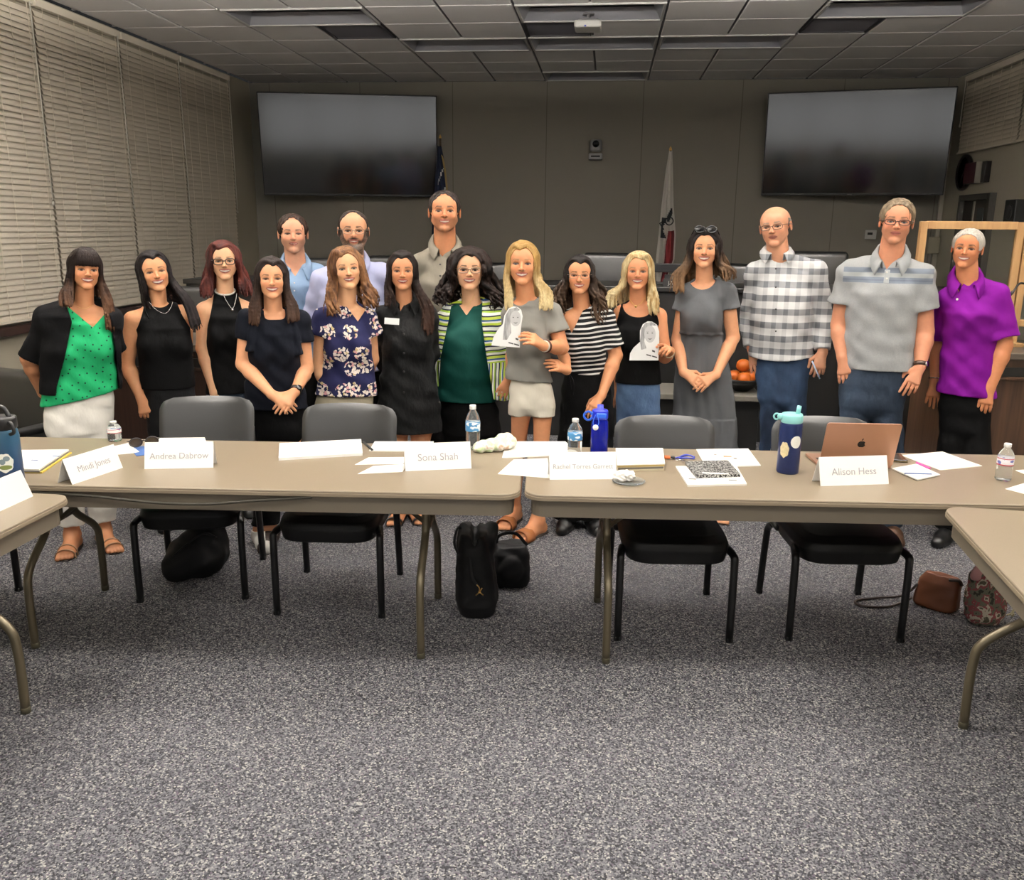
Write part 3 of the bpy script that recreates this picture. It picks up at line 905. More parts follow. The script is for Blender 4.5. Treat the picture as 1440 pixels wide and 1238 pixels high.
        if style != 'closed':
            ball = a0 + d * ((.235 if not s.male else .265) * .58)
            def strap(c, hw, hh, wd, nm='strap'):
                vs = []; fs = []; n = 14
                for k in range(n + 1):
                    a = math.pi * k / n
                    for e in (-1, 1): vs.append(c + t * hw * math.cos(a) + np.array([0, 0, .008 + hh * math.sin(a) ** .7]) + d * wd * e * .5)
                for k in range(n): fs.append([k * 2, k * 2 + 1, k * 2 + 3, k * 2 + 2])
                b = MB(); b.add(vs, fs, 0, True); b.build(nm, m2 or m, o, solid=.004)
            if style == 'wide': strap(ball - d * .005, .053, .062, .075)
            elif style == 'thin':
                strap(ball + d * .02, .050, .049, .012); strap(ball - d * .02, .050, .063, .012)
            elif style == 'heel': strap(ball + d * .03, .05, .045, .022)
        return o
# ------------------------------------------------------------------ fabrics with patterns
def m_dots():
    m, t = nmat('green_dotted_blouse', .8, .25); x, y, z, co = t.xyz()
    cb = t.new('ShaderNodeCombineXYZ'); t.l.new(x[0].outputs[0], cb.inputs[0]); t.l.new(z[0].outputs[2], cb.inputs[1])
    v = t.new('ShaderNodeTexVoronoi', voronoi_dimensions='2D', i_Scale=25.0, i_Randomness=0.6); t.l.new(cb.outputs[0], v.inputs['Vector'])
    f = t.math('LESS_THAN', (v, 'Distance'), 0.105)
    t.base(t.mix(f, '199a60', '0f3325')); cloth_bump(t, co); return m
def m_floral():
    m, t = nmat('navy_floral_blouse', .85, .25); x, y, z, co = t.xyz()
    cb = t.new('ShaderNodeCombineXYZ'); t.l.new(x[0].outputs[0], cb.inputs[0]); t.l.new(z[0].outputs[2], cb.inputs[1])
    nz = t.noise((cb, 0), 38, 2, out=1)
    mixv = t.new('ShaderNodeVectorMath', operation='MULTIPLY_ADD'); t.l.new(nz[0].outputs['Color'], mixv.inputs[0]); mixv.inputs[1].default_value = (.03, .03, 0); t.l.new(cb.outputs[0], mixv.inputs[2])
    v = t.new('ShaderNodeTexVoronoi', voronoi_dimensions='2D', i_Scale=9.5, i_Randomness=0.9); t.l.new(mixv.outputs[0], v.inputs['Vector'])
    p = t.new('ShaderNodeTexVoronoi', voronoi_dimensions='2D', i_Scale=58.0, i_Randomness=1.0); t.l.new(mixv.outputs[0], p.inputs['Vector'])
    cl = t.math('LESS_THAN', (v, 'Distance'), 0.40); pt = t.math('LESS_THAN', (p, 'Distance'), 0.47)
    f = t.math('MULTIPLY', cl, pt)
    sep = t.new('ShaderNodeSeparateColor'); t.l.new(p.outputs['Color'], sep.inputs[0])
    c = t.ramp((sep, 0), [(0, 'e8dcd0'), (.45, 'efe2cf'), (.6, 'dba6a4'), (.78, 'cdb888'), (.92, 'f0e6dc')], 'CONSTANT')
    t.base(t.mix(f, '1b1d42', c)); cloth_bump(t, co); return m
def m_stripe(name, a, b, period, duty, tilt=0.0, warp=.004):
    m, t = nmat(name, .85, .2); x, y, z, co = t.xyz()
    n = t.noise(co, 9, 1); h = t.math('ADD', z, t.math('MULTIPLY', x, tilt)); h = t.math('ADD', h, t.math('MULTIPLY', n, warp))
    f = t.math('FRACT', t.math('DIVIDE', h, period)); f = t.math('LESS_THAN', f, duty)
    t.base(t.mix(f, a, b)); cloth_bump(t, co); return m
def m_cardi(zsplit):
    m, t = nmat('multicolour_striped_knit', .85, .2); x, y, z, co = t.xyz()
    st = [(0, 'e8ebe2'), (.16, '1c2340'), (.24, 'b9cf4a'), (.36, 'eef0e6'), (.44, '2a4f86'), (.52, 'c5d65a'), (.66, '14182a'), (.72, 'eef0e6'), (.84, '9fc04a'), (.93, '1b2238')]
    n = t.noise(co, 7, 1)
    h = t.math('ADD', t.math('DIVIDE', z, .115), t.math('MULTIPLY', n, .25)); c1 = t.ramp(t.math('FRACT', h), st, 'CONSTANT')
    v = t.math('ADD', t.math('DIVIDE', x, .085), t.math('MULTIPLY', n, .2)); c2 = t.ramp(t.math('FRACT', v), st, 'CONSTANT')
    f = t.math('LESS_THAN', z, zsplit); t.base(t.mix(f, c1, c2)); cloth_bump(t, co); return m
def m_plaid():
    m, t = nmat('grey_white_checked_shirt', .85, .2); x, y, z, co = t.xyz()
    n = t.noise(co, 6, 1)
    zz = t.math('ADD', z, t.math('MULTIPLY', n, .012))
    a = t.math('FRACT', t.math('DIVIDE', zz, .078)); a = t.math('LESS_THAN', a, .46)
    b = t.math('FRACT', t.math('DIVIDE', x, .062)); b = t.math('LESS_THAN', b, .42)
    w = t.math('ADD', t.math('MULTIPLY', a, .66), t.math('MULTIPLY', b, .22)); w[0].use_clamp = True
    t.base(t.mix(w, 'e6e6e6', '52565e')); cloth_bump(t, co); return m
def m_polo(z0, z1, z2, z3):
    m, t = nmat('grey_polo_chest_stripes', .85, .2); x, y, z, co = t.xyz()
    n = t.noise(co, 300, 2)
    base = t.mix(n, '8d8f90', 'a9abab')
    ax = t.math('ABSOLUTE', x); lim = t.math('LESS_THAN', ax, .225)
    def band(a, b): return t.math('MULTIPLY', t.math('MULTIPLY', t.math('GREATER_THAN', z, a), t.math('LESS_THAN', z, b)), lim)
    c = t.mix(band(z0, z3), base, 'a3a7a8'); c = t.mix(band(z2, z3), c, '747c88'); c = t.mix(band(z0, z1), c, '747c88')
    c = t.mix(band((z0 + z1) / 2 - .004, (z0 + z1) / 2 + .004), c, '666e7c')
    t.base(c); cloth_bump(t, co); return m
def m_denim(name, a, b):
    m, t = nmat(name, .8, .25); x, y, z, co = t.xyz()
    n = t.noise(t.mapping(co, (5, 5, 2.4)), 1.0, 3); k = t.noise(co, 700, 1)
    f = t.math('ADD', t.math('MULTIPLY', t.math('SUBTRACT', n, .36), 2.6), t.math('MULTIPLY', t.math('SUBTRACT', k, .5), .5)); f[0].use_clamp = True
    t.base(t.mix(f, a, b)); cloth_bump(t, co, fold=17, s=.4); return m

BLK = cloth('black_fabric', '0a0a0b'); BLK2 = cloth('black_knit', '0c0c0e'); BLKP = cloth('black_trousers', '080809')
BPOP = cloth('black_poplin', '0a0b0c', .75, 900, 16, .25, .5)
NAVYT = cloth('midnight_blue_fabric', '0d1019'); GREY_T = cloth('heather_grey_jersey', '84827c'); GREY_D = cloth('dark_grey_jersey', '55575a')
LBLUE = cloth('light_blue_pique', '8fa9c8'); LAV = cloth('pale_lavender_shirting', 'bcc0e2'); TAUPE = cloth('taupe_shirting', '7d776b')
GREEN = cloth('dark_green_crepe', '0c3f38', .7); WHT = cloth('white_denim', 'ece8df'); KHAKI = cloth('khaki_twill', 'a89f8a'); CREAM = cloth('cream_cotton', 'd6cfbf')
PURP = cloth('purple_pique', '741283', .8); NAVYC = cloth('navy_cloth', '1b2036')
J_D = m_denim('dark_denim', '141b26', '3a495c'); J_M = m_denim('mid_denim', '34496a', '6c88ac'); J_I = m_denim('indigo_denim', '1b2639', '475f80'); J_B = m_denim('black_denim', '0a0a0c', '141518')
METAL = mat('steel', 'c8c6c2', .25, 1.0); GOLD = mat('gold', 'd9b06a', .3, 1.0); BFRAME = mat('dark_frame', '1a1414', .3); WFRAME = mat('thin_metal_frame', '8d8478', .3, .8); RFRAME = mat('dark_red_frame', '3c1712', .3)
BUTT = mat('dark_button', '22201f', .4); BUTW = mat('pearl_button', 'e8e2da', .3); BLACKR = mat('black_rubber', '0c0c0d', .5)
TAN_L = mat('tan_leather', 'a8683a', .55, bump=(60, .2, .002)); SOLE = mat('dark_sole', '2b211c', .7); BL_L = mat('black_leather_shoe', '101011', .4); BR_STR = mat('beige_strap', 'a47c5c', .5); WSHOE = mat('white_shoe_leather', 'd8d6d0', .5); BRL = mat('brown_leather', '3f2a1c', .45)

PEOPLE = []
def add(p): PEOPLE.append(p); return p

# ---- woman in the green dotted blouse
def g_dotted():
    p = Person(4.2, 113, (120, 349, 409), ((63, 438), (155, 438)), ((40, 505, .05), (163, 492, .10)), ((60, 553, .15), (150, 545, .18)), ((84, 572, .17), (128, 560, .19)),
               [(452, 66, 158, .10), (482, 68, 160), (520, 65, 163), (566, 57, 166)], roll=5, yaw=8, skin='c08560', lips='a85a50', brow='2a1c16', bust=1.0, feet=((100,), (145,)), bare_legs=True,
               hip=[(540, 66, 160), (575, 58, 163), (603, 61, 162)], finer=(True, False), curl=(.3, .3))
    p.body('woman in a green dotted blouse, black cardigan and white trousers, hands behind her back'); s = p
    p.pants('trousers', WHT, [(535, 66, 160), (560, 60, 163), (580, 58, 163), (606, 61, 162)], (p.leg_r, .082, .062), p.L(110, 738)[2], label='white cropped trousers')
    p.garment('blouse', m_dots(), p.sections([(452, 66, 158, .105), (482, 68, 160), (520, 64, 163), (550, 58, 166), (572, 56, 166)]), .004, cuts=(p.vneck(130, 458, 38, 425),), hem=(567, 547), h=.0055, fold=.004)
    p.garment('cardigan', BLK2, p.sections([(440, 62, 160, .12), (482, 60, 166), (520, 60, 167), (556, 58, 168)]), .014, (.97, .97), .012, cuts=(p.front_open([(405, 100, 142), (428, 93, 148), (450, 101, 155), (500, 91, 163), (540, 80, 167), (570, 78, 169)]),), hem=550, nl=.016)
    lk = p.locks(0, 52, (-.95, -1.5), (.45, .6), -.5, .05, .04, 1.6, seed=3, width=(.36, .38), endx=(-.12, .12))
    for i in range(15):
        x = -.25 + .5 * i / 14
        pts = spline([(x * .5, -.1, .53), (x * .8, -.30, .44), (x, -.395 + .6 * x * x, .26), (x * 1.05, -.40 + .75 * x * x, .12 - .05 * abs(x) + .02 * (i % 2))], 4)
        lk.append(([p.hp(*q) for q in pts], [p.H * .035 * (1 - .5 * k / len(pts)) for k in range(len(pts))]))
    p.hair(hair_mat('dark_brown_highlighted_hair', '1c1310', '5f3f29', (p.C[2] - .30, p.C[2] - .02)), .05, (.30, 0.300, -.1), locks=lk)
    for i in (0, 1): p.shoe(SOLE, i, 'sandal', 'thin', BR_STR)
    p.necklace(GOLD, [(101, 428, -.08), (118, 434, -.115), (131, 429, -.10)], .0008)
    return add(p)
# ---- woman in black tank, long black hair
def g_blacktank():
    p = Person(4.60, 228, (217, 353, 411), ((183, 441), (262, 432)), ((179, 512, .03), (261, 500, .09)), ((198, 560, -.03), (250, 550, .15)), ((207, 590, -.05), (236, 565, .17)),
               [(460, 194, 266, .105), (482, 193, 269), (508, 195, 271), (545, 198, 274)], roll=-9, yaw=6, skin='d69b72', lips='b36a60', brow='2c211c', bust=.95, eyes=.8, fw=1.14,
               hip=[(540, 199, 274), (575, 203, 278), (600, 205, 278)], finer=(True, False), curl=(.75, .3))
    p.body('woman with straight black hair in a sleeveless black top, hand at her side')
    p.pants('jeans', J_B, [(535, 199, 274), (560, 202, 277), (602, 205, 278)], (p.leg_r, .08, .06))
    p.garment('top', BLK, None, .003, cuts=(p.scoop(224, 414, 19, 19),), keep=(p.armholes(205, 246, 420, 468),), hem=548, fold=.002)
    p.hair(hair_mat('straight_black_hair', '0d0b0c', '241d1d'), .045, (.40, 0.311, -.05), locks=p.locks(-.02, 52, (-1.0, -1.55), (.0, .55), -.46, .04, .008, 1, seed=5, width=(.34, .46), endx=(0, .14)))
    p.necklace(METAL, [(209, 424, -.085), (219, 435, -.12), (232, 441, -.13), (240, 433, -.115), (243, 424, -.09)], .001)
    mb = MB(); mb.tube(spline([p.L(203, 424, -.03), p.L(204, 436, -.075), p.L(210, 449, -.09)], 6), .004, 8); mb.build('strap', BLK, p.ob)
    for i in (0, 1): p.shoe(BL_L, i, 'shoe')
    return add(p)
# ---- auburn hair, glasses, black sleeveless top
def g_auburn():
    p = Person(4.86, 318, (315, 340, 394), ((284, 428), (346, 426)), ((285, 490, .0), (352, 490, .08)), ((301, 551, -.05), (346, 545, .1)), ((308, 582, -.07), (335, 570, .12)),
               [(445, 294, 344, .105), (480, 291, 350), (520, 291, 351), (556, 289, 353)], roll=-1, skin='e0ae88', lips='b5645c', brow='6b4a38', bust=.9,
               hip=[(545, 289, 352), (580, 287, 353), (600, 288, 353)], finer=(True, False), iris='4a3a2a')
    p.body('woman with shoulder length auburn hair, dark glasses and a sleeveless black top')
    p.pants('jeans', J_D, [(540, 289, 352), (570, 286, 354), (602, 288, 353)], (p.leg_r, .08, .06))
    p.garment('top', BLK, None, .003, hole=-.004, cuts=(), keep=(p.armholes(301, 334, 412, 472),), hem=552, fold=.002)
    p.hair(hair_mat('auburn_hair', '2a1212', '5a2a22'), .05, (.40, 0.300, -.05), locks=p.locks(-.1, 52, (-.92, -.95), (.35, .35), -.3, .12, .03, 1.2, seed=8, width=(.42, .44), vol=.12))
    p.glasses(BFRAME, .115, .078, .013)
    p.ring(mat('white_beads', 'd4d0c8', .4), .34, .0055, .005, .02, 'bead_collar')
    p.necklace(METAL, [(314, 414, -.09), (320, 426, -.115), (327, 434, -.128), (331, 424, -.11), (333, 412, -.08)], .0012, (327, 436, -.131), METAL)
    for i in (0, 1): p.shoe(BL_L, i, 'shoe')
    return add(p)
# ---- woman with hands clasped
def g_clasp():
    p = Person(4.38, 386, (382, 363, 420), ((345, 441), (424, 442)), ((342, 512, -.01), (431, 518, .0)), ((382, 555, -.17), (415, 551, -.16)), ((408, 573, -.20), (392, 577, -.215)),
               [(468, 350, 420, .10), (500, 350, 421), (530, 347, 425), (574, 341, 432)], roll=0, skin='d59a74', lips='b0605a', brow='2e221c', bust=.85, eyes=.8, curl=(.35, .3),
               hip=[(560, 347, 428), (590, 346, 430), (610, 347, 430)], hside=({'n': (-.2, .9, -.3)}, {'n': (.2, .9, -.3)}), feet=((380,), (365,)))
    p.body('woman with long brown hair in a dark ruffle sleeved top, hands clasped in front')
    p.pants('trousers', BLKP, [(560, 347, 428), (585, 346, 430), (612, 347, 430)], (p.leg_r, .07, .055), .12)
    def ruf(F):
        for i in (0, 1):
            g = 1 if i else -1; S, E = p.S[i], p.E[i]
            F.rc(S + [0, 0, .01], S + (E - S) * .42 + [g * -.004, 0, 0], 0.052, .062, .02, cut=(S + (E - S) * .44, (E - S) / np.linalg.norm(E - S)))
            F.rc(S + [-g * .030, -.055, .0], S + (E - S) * .62 + [-g * .028, -.075, 0], .014, .026, .006, cut=(S + (E - S) * .66, np.array([0, 0, -1.0])))
    p.garment('top', NAVYT, None, .004, cuts=(p.scoop(386, 436, 15, 13, 5),), hem=(571, 575), parts=(ruf,), fold=.004)
    p.hair(hair_mat('dark_brown_straight_hair', '1e1512', '4a3326', (p.C[2] - .3, p.C[2])), .045, (.38, 0.294, -.05), locks=p.locks(.04, 52, (-1.12, -1.05), (.6, .6), -.42, .05, .012, 1, seed=11, width=(.40, .38), endx=(-.04, .06)))
    p.band(BLACKR, 1, .95, w=.02, name='watch', face=(.3, -1, .2), fm=mat('watch_glass', '15161a', .1))
    p.shoe(SOLE, 0, 'shoe'); p.shoe(WSHOE, 1, 'shoe')
    return add(p)
# ---- man in light blue polo
def g_bluepolo():
    p = Person(5.38, 414, (412, 303, 355), ((391, 376), (447, 377)), ((383, 432, .06), (460, 432, .06)), ((388, 488, .1), (452, 488, .1)), ((400, 515, .1), (440, 515, .1)),
               [(400, 389, 450, .12), (440, 389, 451), (480, 390, 450), (520, 390, 450)], sex='m', skin='d99f80', brow='5a4436', smile=.35, stub='8a6a58', hip=[(520, 391, 449), (560, 392, 449)], finer=(False, False), armr=.9, eyes=.75)
    p.body('man with short dark hair in a light blue polo shirt, leftmost of the back row')
    p.pants('trousers', BLKP, [(515, 391, 449), (565, 392, 449)], (p.leg_r, .08, .06))
    p.garment('polo_shirt', LBLUE, None, .004, (.75, .75), .014, cuts=(p.vneck(415, 388, 15, 366),), hem=528)
    p.collar(LBLUE, (415, 388)); p.button(BUTW, 414, 398, -.125); p.button(BUTW, 414, 409, -.13)
    p.hair(hair_mat('short_dark_brown_hair', '1b1310', '3c2a20'), .035, (.43, .265, -.05), -.2, cut_low=True, rough=.006, back=.2)
    for i in (0, 1): p.shoe(BL_L, i, 'shoe')
    return add(p)
# ---- bearded man
def g_beard():
    p = Person(5.2, 495, (497, 298, 352), ((449, 387), (538, 378)), ((440, 440, .08), (553, 440, .08)), ((455, 490, .14), (545, 490, .14)), ((470, 510, .15), (530, 510, .15)),
               [(412, 449, 538, .135), (450, 449, 540), (490, 450, 540), (520, 450, 540)], sex='m', skin='cf9876', brow='33271f', smile=.6, beard='2d2521', belly=.4, hip=[(520, 451, 539), (560, 453, 537)], finer=(False, False))
    p.body('bearded man with glasses in a pale lavender shirt, middle of the back row')
    p.pants('trousers', BLKP, [(515, 451, 539), (565, 453, 537)], (p.leg_r, .08, .06))
    p.garment('shirt', LAV, None, .004, (1.9, 1.9), .014, cuts=(p.vneck(507, 382, 13, 360),), hem=528)
    p.collar(LAV, (507, 382))
    p.hair(hair_mat('thin_dark_hair', '1d1714', '352a24'), .012, (.48, .285, -.02), -.18, cut_low=True, rough=.004, back=.2)
    p.glasses(WFRAME, .118, .065, .007)
    for i in (0, 1): p.shoe(BL_L, i, 'shoe')
    return add(p)
# ---- floral blouse
def g_floral():
    p = Person(4.66, 487, (488, 349, 406), ((451, 439), (519, 440)), ((450, 515, .02), (523, 505, .08)), ((463, 558, -.02), (503, 548, .16)), ((470, 590, -.04), (490, 565, .18)),
               [(465, 456, 519, .105), (495, 457, 522), (525, 452, 526), (556, 442, 530)], roll=-5, yaw=4, skin='dca880', lips='b5645a', brow='6b5240', bust=1.0, iris='4e5a50', smile=.75,
               hip=[(548, 446, 527), (578, 441, 527), (600, 445, 526)], finer=(True, False), armr=1.05)
    p.body('woman with wavy light brown hair in a navy blouse printed with pale flowers')
    p.pants('trousers', KHAKI, [(545, 446, 527), (570, 441, 527), (602, 445, 526)], (p.leg_r, .08, .06))
    p.garment('blouse', m_floral(), None, .004, (.32, .32), .016, .012, cuts=(p.vneck(503, 451, 21, 422),), hem=(553, 556), fold=.003)
    p.hair(hair_mat('wavy_light_brown_hair', '4a3022', '8a6242', None), .05, (.38, 0.294, -.05), locks=p.locks(-.14, 52, (-1.08, -1.0), (.6, .55), -.40, .10, .09, 2.2, seed=14, width=(.42, .40), vol=.08))
    for i in (0, 1): p.shoe(BL_L, i, 'shoe')
    return add(p)
# ---- black shirt dress with name badge
def g_dress():
    p = Person(4.9, 573, (566, 355, 407), ((537, 435), (606, 436)), ((534, 500, .09), (606, 500, .07)), ((555, 535, .17), (590, 535, .17)), ((570, 550, .2), (580, 550, .2)),
               [(462, 540, 606, .10), (500, 540, 608), (530, 537, 611), (570, 533, 617), (607, 533, 620)], roll=0, skin='c98e68', lips='a8524c', brow='241a16', bust=.9,
               hip=[(575, 534, 617), (590, 536, 616)], finer=(False, False), feet=((565,), (582,)), bare_legs=True, smile=.75)
    p.body('woman with long dark hair in a black button front dress wearing a white name badge')
    p.garment('dress', BPOP, p.sections([(462, 540, 606, .105), (500, 539, 609), (530, 536, 612), (570, 532, 618), (607, 531, 621), (615, 531, 621)]), .004, (1.85, 1.85), .012, cuts=(p.vneck(563, 438, 13, 410),), hem=606, fold=.005)
    p.collar(BPOP, (563, 438))
    for y in (470, 497, 523, 552): p.button(BUTT, 568, y, -.125 - .0 * y, .006)
    p.hair(hair_mat('long_dark_brown_hair', '17100e', '3f2a20', (p.C[2] - .38, p.C[2] - .02)), .045, (.39, 0.294, -.05), locks=p.locks(-.02, 52, (-.95, -1.62), (.15, .6), -.44, .04, .04, 1.5, seed=17, width=(.36, .44), endx=(0, .2)))
    a = p.L(540.5, 452, -.15); b = MB(); b.box((0, 0, 0), (.082, .004, .036), .0015)
    o = b.build('name_badge', mat('white_badge', 'e8e8e6', .35), p.ob, tuple(p.L(551, 452, -.150)), (R(-12), R(4), 0)); o['label'] = 'white rectangular badge'
    for i in (0, 1): p.shoe(BL_L, i, 'sandal', 'heel', BL_L)
    return add(p)
# ---- tall man at the back
def g_tall():
    p = Person(5.64, 625, (625, 271, 326), ((589, 364), (664, 359)), ((580, 425, .06), (675, 420, .06)), ((588, 485, .1), (668, 485, .1)), ((600, 510, .1), (655, 510, .1)),
               [(398, 587, 664, .13), (440, 588, 665), (480, 590, 664), (520, 590, 664)], sex='m', skin='c98a64', brow='2e221a', smile=.8, stub='6e4c3a', hip=[(520, 591, 663), (560, 592, 662)], finer=(False, False), pitch=-4, jaw=1.08)
    p.body('tallest man in a taupe button up shirt, rightmost of the back row')
    p.pants('trousers', BLKP, [(515, 591, 663), (565, 592, 662)], (p.leg_r, .08, .06))
    p.garment('shirt', TAUPE, None, .004, (.8, .8), .016, cuts=(p.vneck(622, 361, 12, 343),), hem=528)
    p.collar(TAUPE, (622, 361))
    for y in (372, 388, 404): p.button(BUTT, 619, y, -.148, .006)
    p.hair(hair_mat('short_black_hair', '15110f', '2e2622'), .03, (.42, .262, -.05), -.2, cut_low=True, rough=.005, back=.2)
    for i in (0, 1): p.shoe(BL_L, i, 'shoe')
    return add(p)
# ---- green top and striped cardigan
def g_green():
    p = Person(5.18, 660, (660, 351, 407), ((634, 434), (702, 433)), ((626, 497, .05), (706, 492, .09)), ((645, 535, .18), (690, 532, .18)), ((660, 545, .2), (675, 545, .2)),
               [(465, 624, 690, .115), (495, 620, 692), (530, 617, 694), (564, 614, 697)], skin='deaa86', lips='b5645c', brow='3a2c26', bust=1.15, fw=1.16, jaw=1.12, belly=.5,
               hip=[(550, 620, 698), (590, 620, 706), (606, 621, 706)], finer=(False, False), feet=((655,), (687,)), smile=.9, depth=.66)
    p.body('woman with big curly black hair and glasses in a dark green top and striped cardigan')
    p.pants('trousers', BLKP, [(545, 622, 692), (562, 620, 696), (578, 618, 703), (608, 620, 706)], (p.leg_r * 1.05, .095, .085), .06)
    p.garment('top', GREEN, None, .004, cuts=(p.vneck(656, 443, 25, 408),), hem=(561, 564), fold=.003)
    p.garment('cardigan', m_cardi(p.L(690, 506)[2]), p.sections([(440, 618, 712, .13), (480, 614, 713), (520, 613, 714), (564, 612, 716)]), .012, (1.9, 1.9), .016,
              cuts=(p.front_open([(400, 640, 682), (428, 635, 678), (450, 631, 677), (500, 620, 684), (560, 617, 694), (575, 617, 695)]),), hem=(540, 560), nl=.018, fold=.004)
    lk = p.locks(.05, 60, (-.85, -.95), (.3, .3), -.22, .14, .075, 4.5, r=.042, seed=21, width=(.56, .58), vol=.34, jit=.06)
    p.hair(hair_mat('curly_black_hair', '0c0908', '2a1d18'), .07, (.38, 0.300, -.05), locks=lk)
    p.glasses(WFRAME, .12, .062, .009)
    p.necklace(GOLD, [(647, 414, -.07), (651, 424, -.105), (656, 428, -.115), (662, 424, -.11), (668, 413, -.08)], .0008)
    for i in (0, 1): p.shoe(BL_L, i, 'shoe')
    return add(p)
# ---- blonde in grey tee and cream shorts
def g_shorts():
    p = Person(4.68, 744, (735, 342, 399), ((717, 429), (779, 431)), ((722, 492, .06), (790, 489, -.04)), ((717, 530, .10), (764, 487, -.21)), ((708, 548, .11), (744, 474, -.27)),
               [(458, 715, 772, .105), (490, 714, 772), (515, 713, 773), (540, 712, 777)], skin='cf9068', lips='bb6a60', brow='8a6a4a', bust=.9, smile=1.0, iris='4a5a66', yaw=-3,
               hip=[(530, 714, 776), (560, 713, 781), (575, 714, 782)], finer=(False, True), feet=((722, .22), (756, .0)), bare_legs=True, fdir=(-.35, -.7), curl=(.3, .55), hside=(None, {'n': (-.1, .75, -.65), 'thumb': (-.3, -.5, .8)}), jaw=.95)
    p.body('blonde woman in a grey t-shirt and cream shorts holding up a cutout picture')
    z = p.L(740, 584)[2]
    p.pants('shorts', CREAM, [(520, 719, 771), (540, 716, 777), (560, 714, 781), (572, 714, 782)], (p.leg_r * 1.1, p.leg_r * 1.16, .08), z, fold=.0035, label='cream cotton shorts')
    p.garment('t_shirt', GREY_T, None, .004, (.5, .55), .018, .008, cuts=(p.scoop(731, 404, 18, 25),), hem=(531, 538), fold=.004)
    p.hair(hair_mat('long_blonde_hair', 'a8854f', 'e6d3a2', (p.C[2] - .32, p.C[2] + .02), .4), .045, (.40, 0.294, -.05), locks=p.locks(-.06, 54, (-1.05, -1.05), (.35, .6), -.42, .06, .02, 1.1, seed=23, width=(.30, .46), endx=(.02, .10)))
    p.band(mat('white_band', 'e6dccb', .5), 1, .93, w=.006, name='bracelet'); p.band(mat('brown_band', '4a2418', .6), 1, .86, r=.032, w=.01, name='bracelet')
    p.shoe(SOLE, 0, 'sandal', 'wide', TAN_L); p.shoe(SOLE, 1, 'sandal', 'wide', TAN_L)
    return add(p)
# ---- striped wrap top
def g_striped():
    p = Person(4.86, 826, (815, 361, 413), ((798, 441), (855, 440)), ((791, 486, .05), (866, 500, .0)), ((797, 521, -.20), (846, 556, -.11)), ((774, 511, -.29), (830, 579, -.16)),
               [(462, 798, 849, .105), (490, 797, 850), (525, 796, 853), (545, 794, 857)], skin='cd9068', lips='b0625a', brow='3a2a22', bust=1.0, eyes=.9, smile=.8,
               hip=[(520, 795, 855), (560, 787, 862), (600, 785, 864)], finer=(True, True), feet=((800,), (832,)), curl=(.35, .4), hside=({'n': (0, .8, -.6), 'thumb': (0, -.2, 1)}, {'n': (.5, .8, 0)}))
    p.body('woman with curly dark hair and rimless glasses in a black and white striped top')
    p.pants('trousers', BLKP, [(515, 796, 854), (540, 789, 860), (570, 786, 864), (606, 785, 866)], (p.leg_r * 1.05, .10, .10), .06)
    m = m_stripe('black_white_striped_jersey', 'dcdad6', '0f1012', .0262, .62, -.10, .012)
    p.garment('top', m, None, .004, (.76, .76), .014, .006, cuts=(p.vneck(804, 467, 21, 424),), hem=(521, 530), fold=.003)
    b = MB(); b.tube(spline([p.L(797, 522, -.135), p.L(801, 532, -.145), p.L(803, 548, -.135)], 5), .0035, 6); b.tube(spline([p.L(797, 522, -.135), p.L(806, 536, -.145), p.L(806, 556, -.14)], 5), .0035, 6); b.build('drawstring', BLK, p.ob)
    lk = p.locks(.0, 48, (-1.25, -1.25), (.28, .28), -.22, .1, .085, 4.0, r=.038, seed=27, width=(.50, .52), vol=-.02, jit=.03)
    p.hair(hair_mat('curly_dark_brown_hair', '15100e', '5b4636', (p.C[2] - .22, p.C[2] + .0)), .022, (.385, .285, -.05), locks=[l for l in lk], cut_low=True)
    p.glasses(WFRAME, .118, .06, .006)
    p.shoe(BL_L, 1, 'shoe'); p.shoe(BL_L, 0, 'shoe')
    return add(p)
# ---- blonde in black tank and jeans
def g_tank():
    p = Person(5.06, 897, (897, 356, 407), ((872, 432), (929, 436)), ((866, 492, .09), (935, 502, -.02)), ((870, 545, .1), (942, 494, -.165)), ((870, 570, .08), (935, 485, -.30)),
               [(462, 868, 926, .105), (490, 871, 925), (518, 868, 927), (540, 865, 930)], skin='cf8f68', lips='b8655c', brow='8a6a48', bust=1.0, smile=.95, iris='4a4a44',
               hip=[(530, 867, 929), (560, 864, 930), (600, 866, 928)], finer=(False, True), feet=((880,), (908,)), bare_legs=True, curl=(.3, .7), hside=(None, {'n': (-.2, .6, -.75), 'fing': [.35, 1.4, 1.5, 1.5], 'thumb': (0, -.5, .8)}))
    p.body('blonde woman in a black tank top and blue jeans holding up a cutout picture')
    p.pants('jeans', J_M, [(528, 867, 929), (555, 864, 930), (603, 865, 929)], (p.leg_r, .075, .055))
    p.garment('tank_top', BLK, None, .003, cuts=(p.scoop(898, 424, 22, 21, 2.4),), keep=(p.armholes(874, 921, 424, 466),), hem=538, fold=.002)
    p.hair(hair_mat('shoulder_length_blonde_hair', '9f7e4c', 'e6d5a8', None), .05, (.39, 0.289, -.05), locks=p.locks(.10, 54, (-1.0, -1.12), (.5, .5), -.38, .08, .05, 1.3, seed=31, width=(.44, .34), endx=(-.22, .08), vol=.06))
    p.necklace(GOLD, [(884, 418, -.075), (889, 426, -.10), (895, 430, -.115), (902, 426, -.11), (908, 417, -.085)], .0012, (894, 431, -.118), GOLD)
    p.band(mat('pale_beads', 'd8c8a8', .4), 1, .8, r=.03, w=.009, name='bracelet')
    for i in (0, 1): p.shoe(SOLE, i, 'sandal', 'thin', BR_STR)
    return add(p)
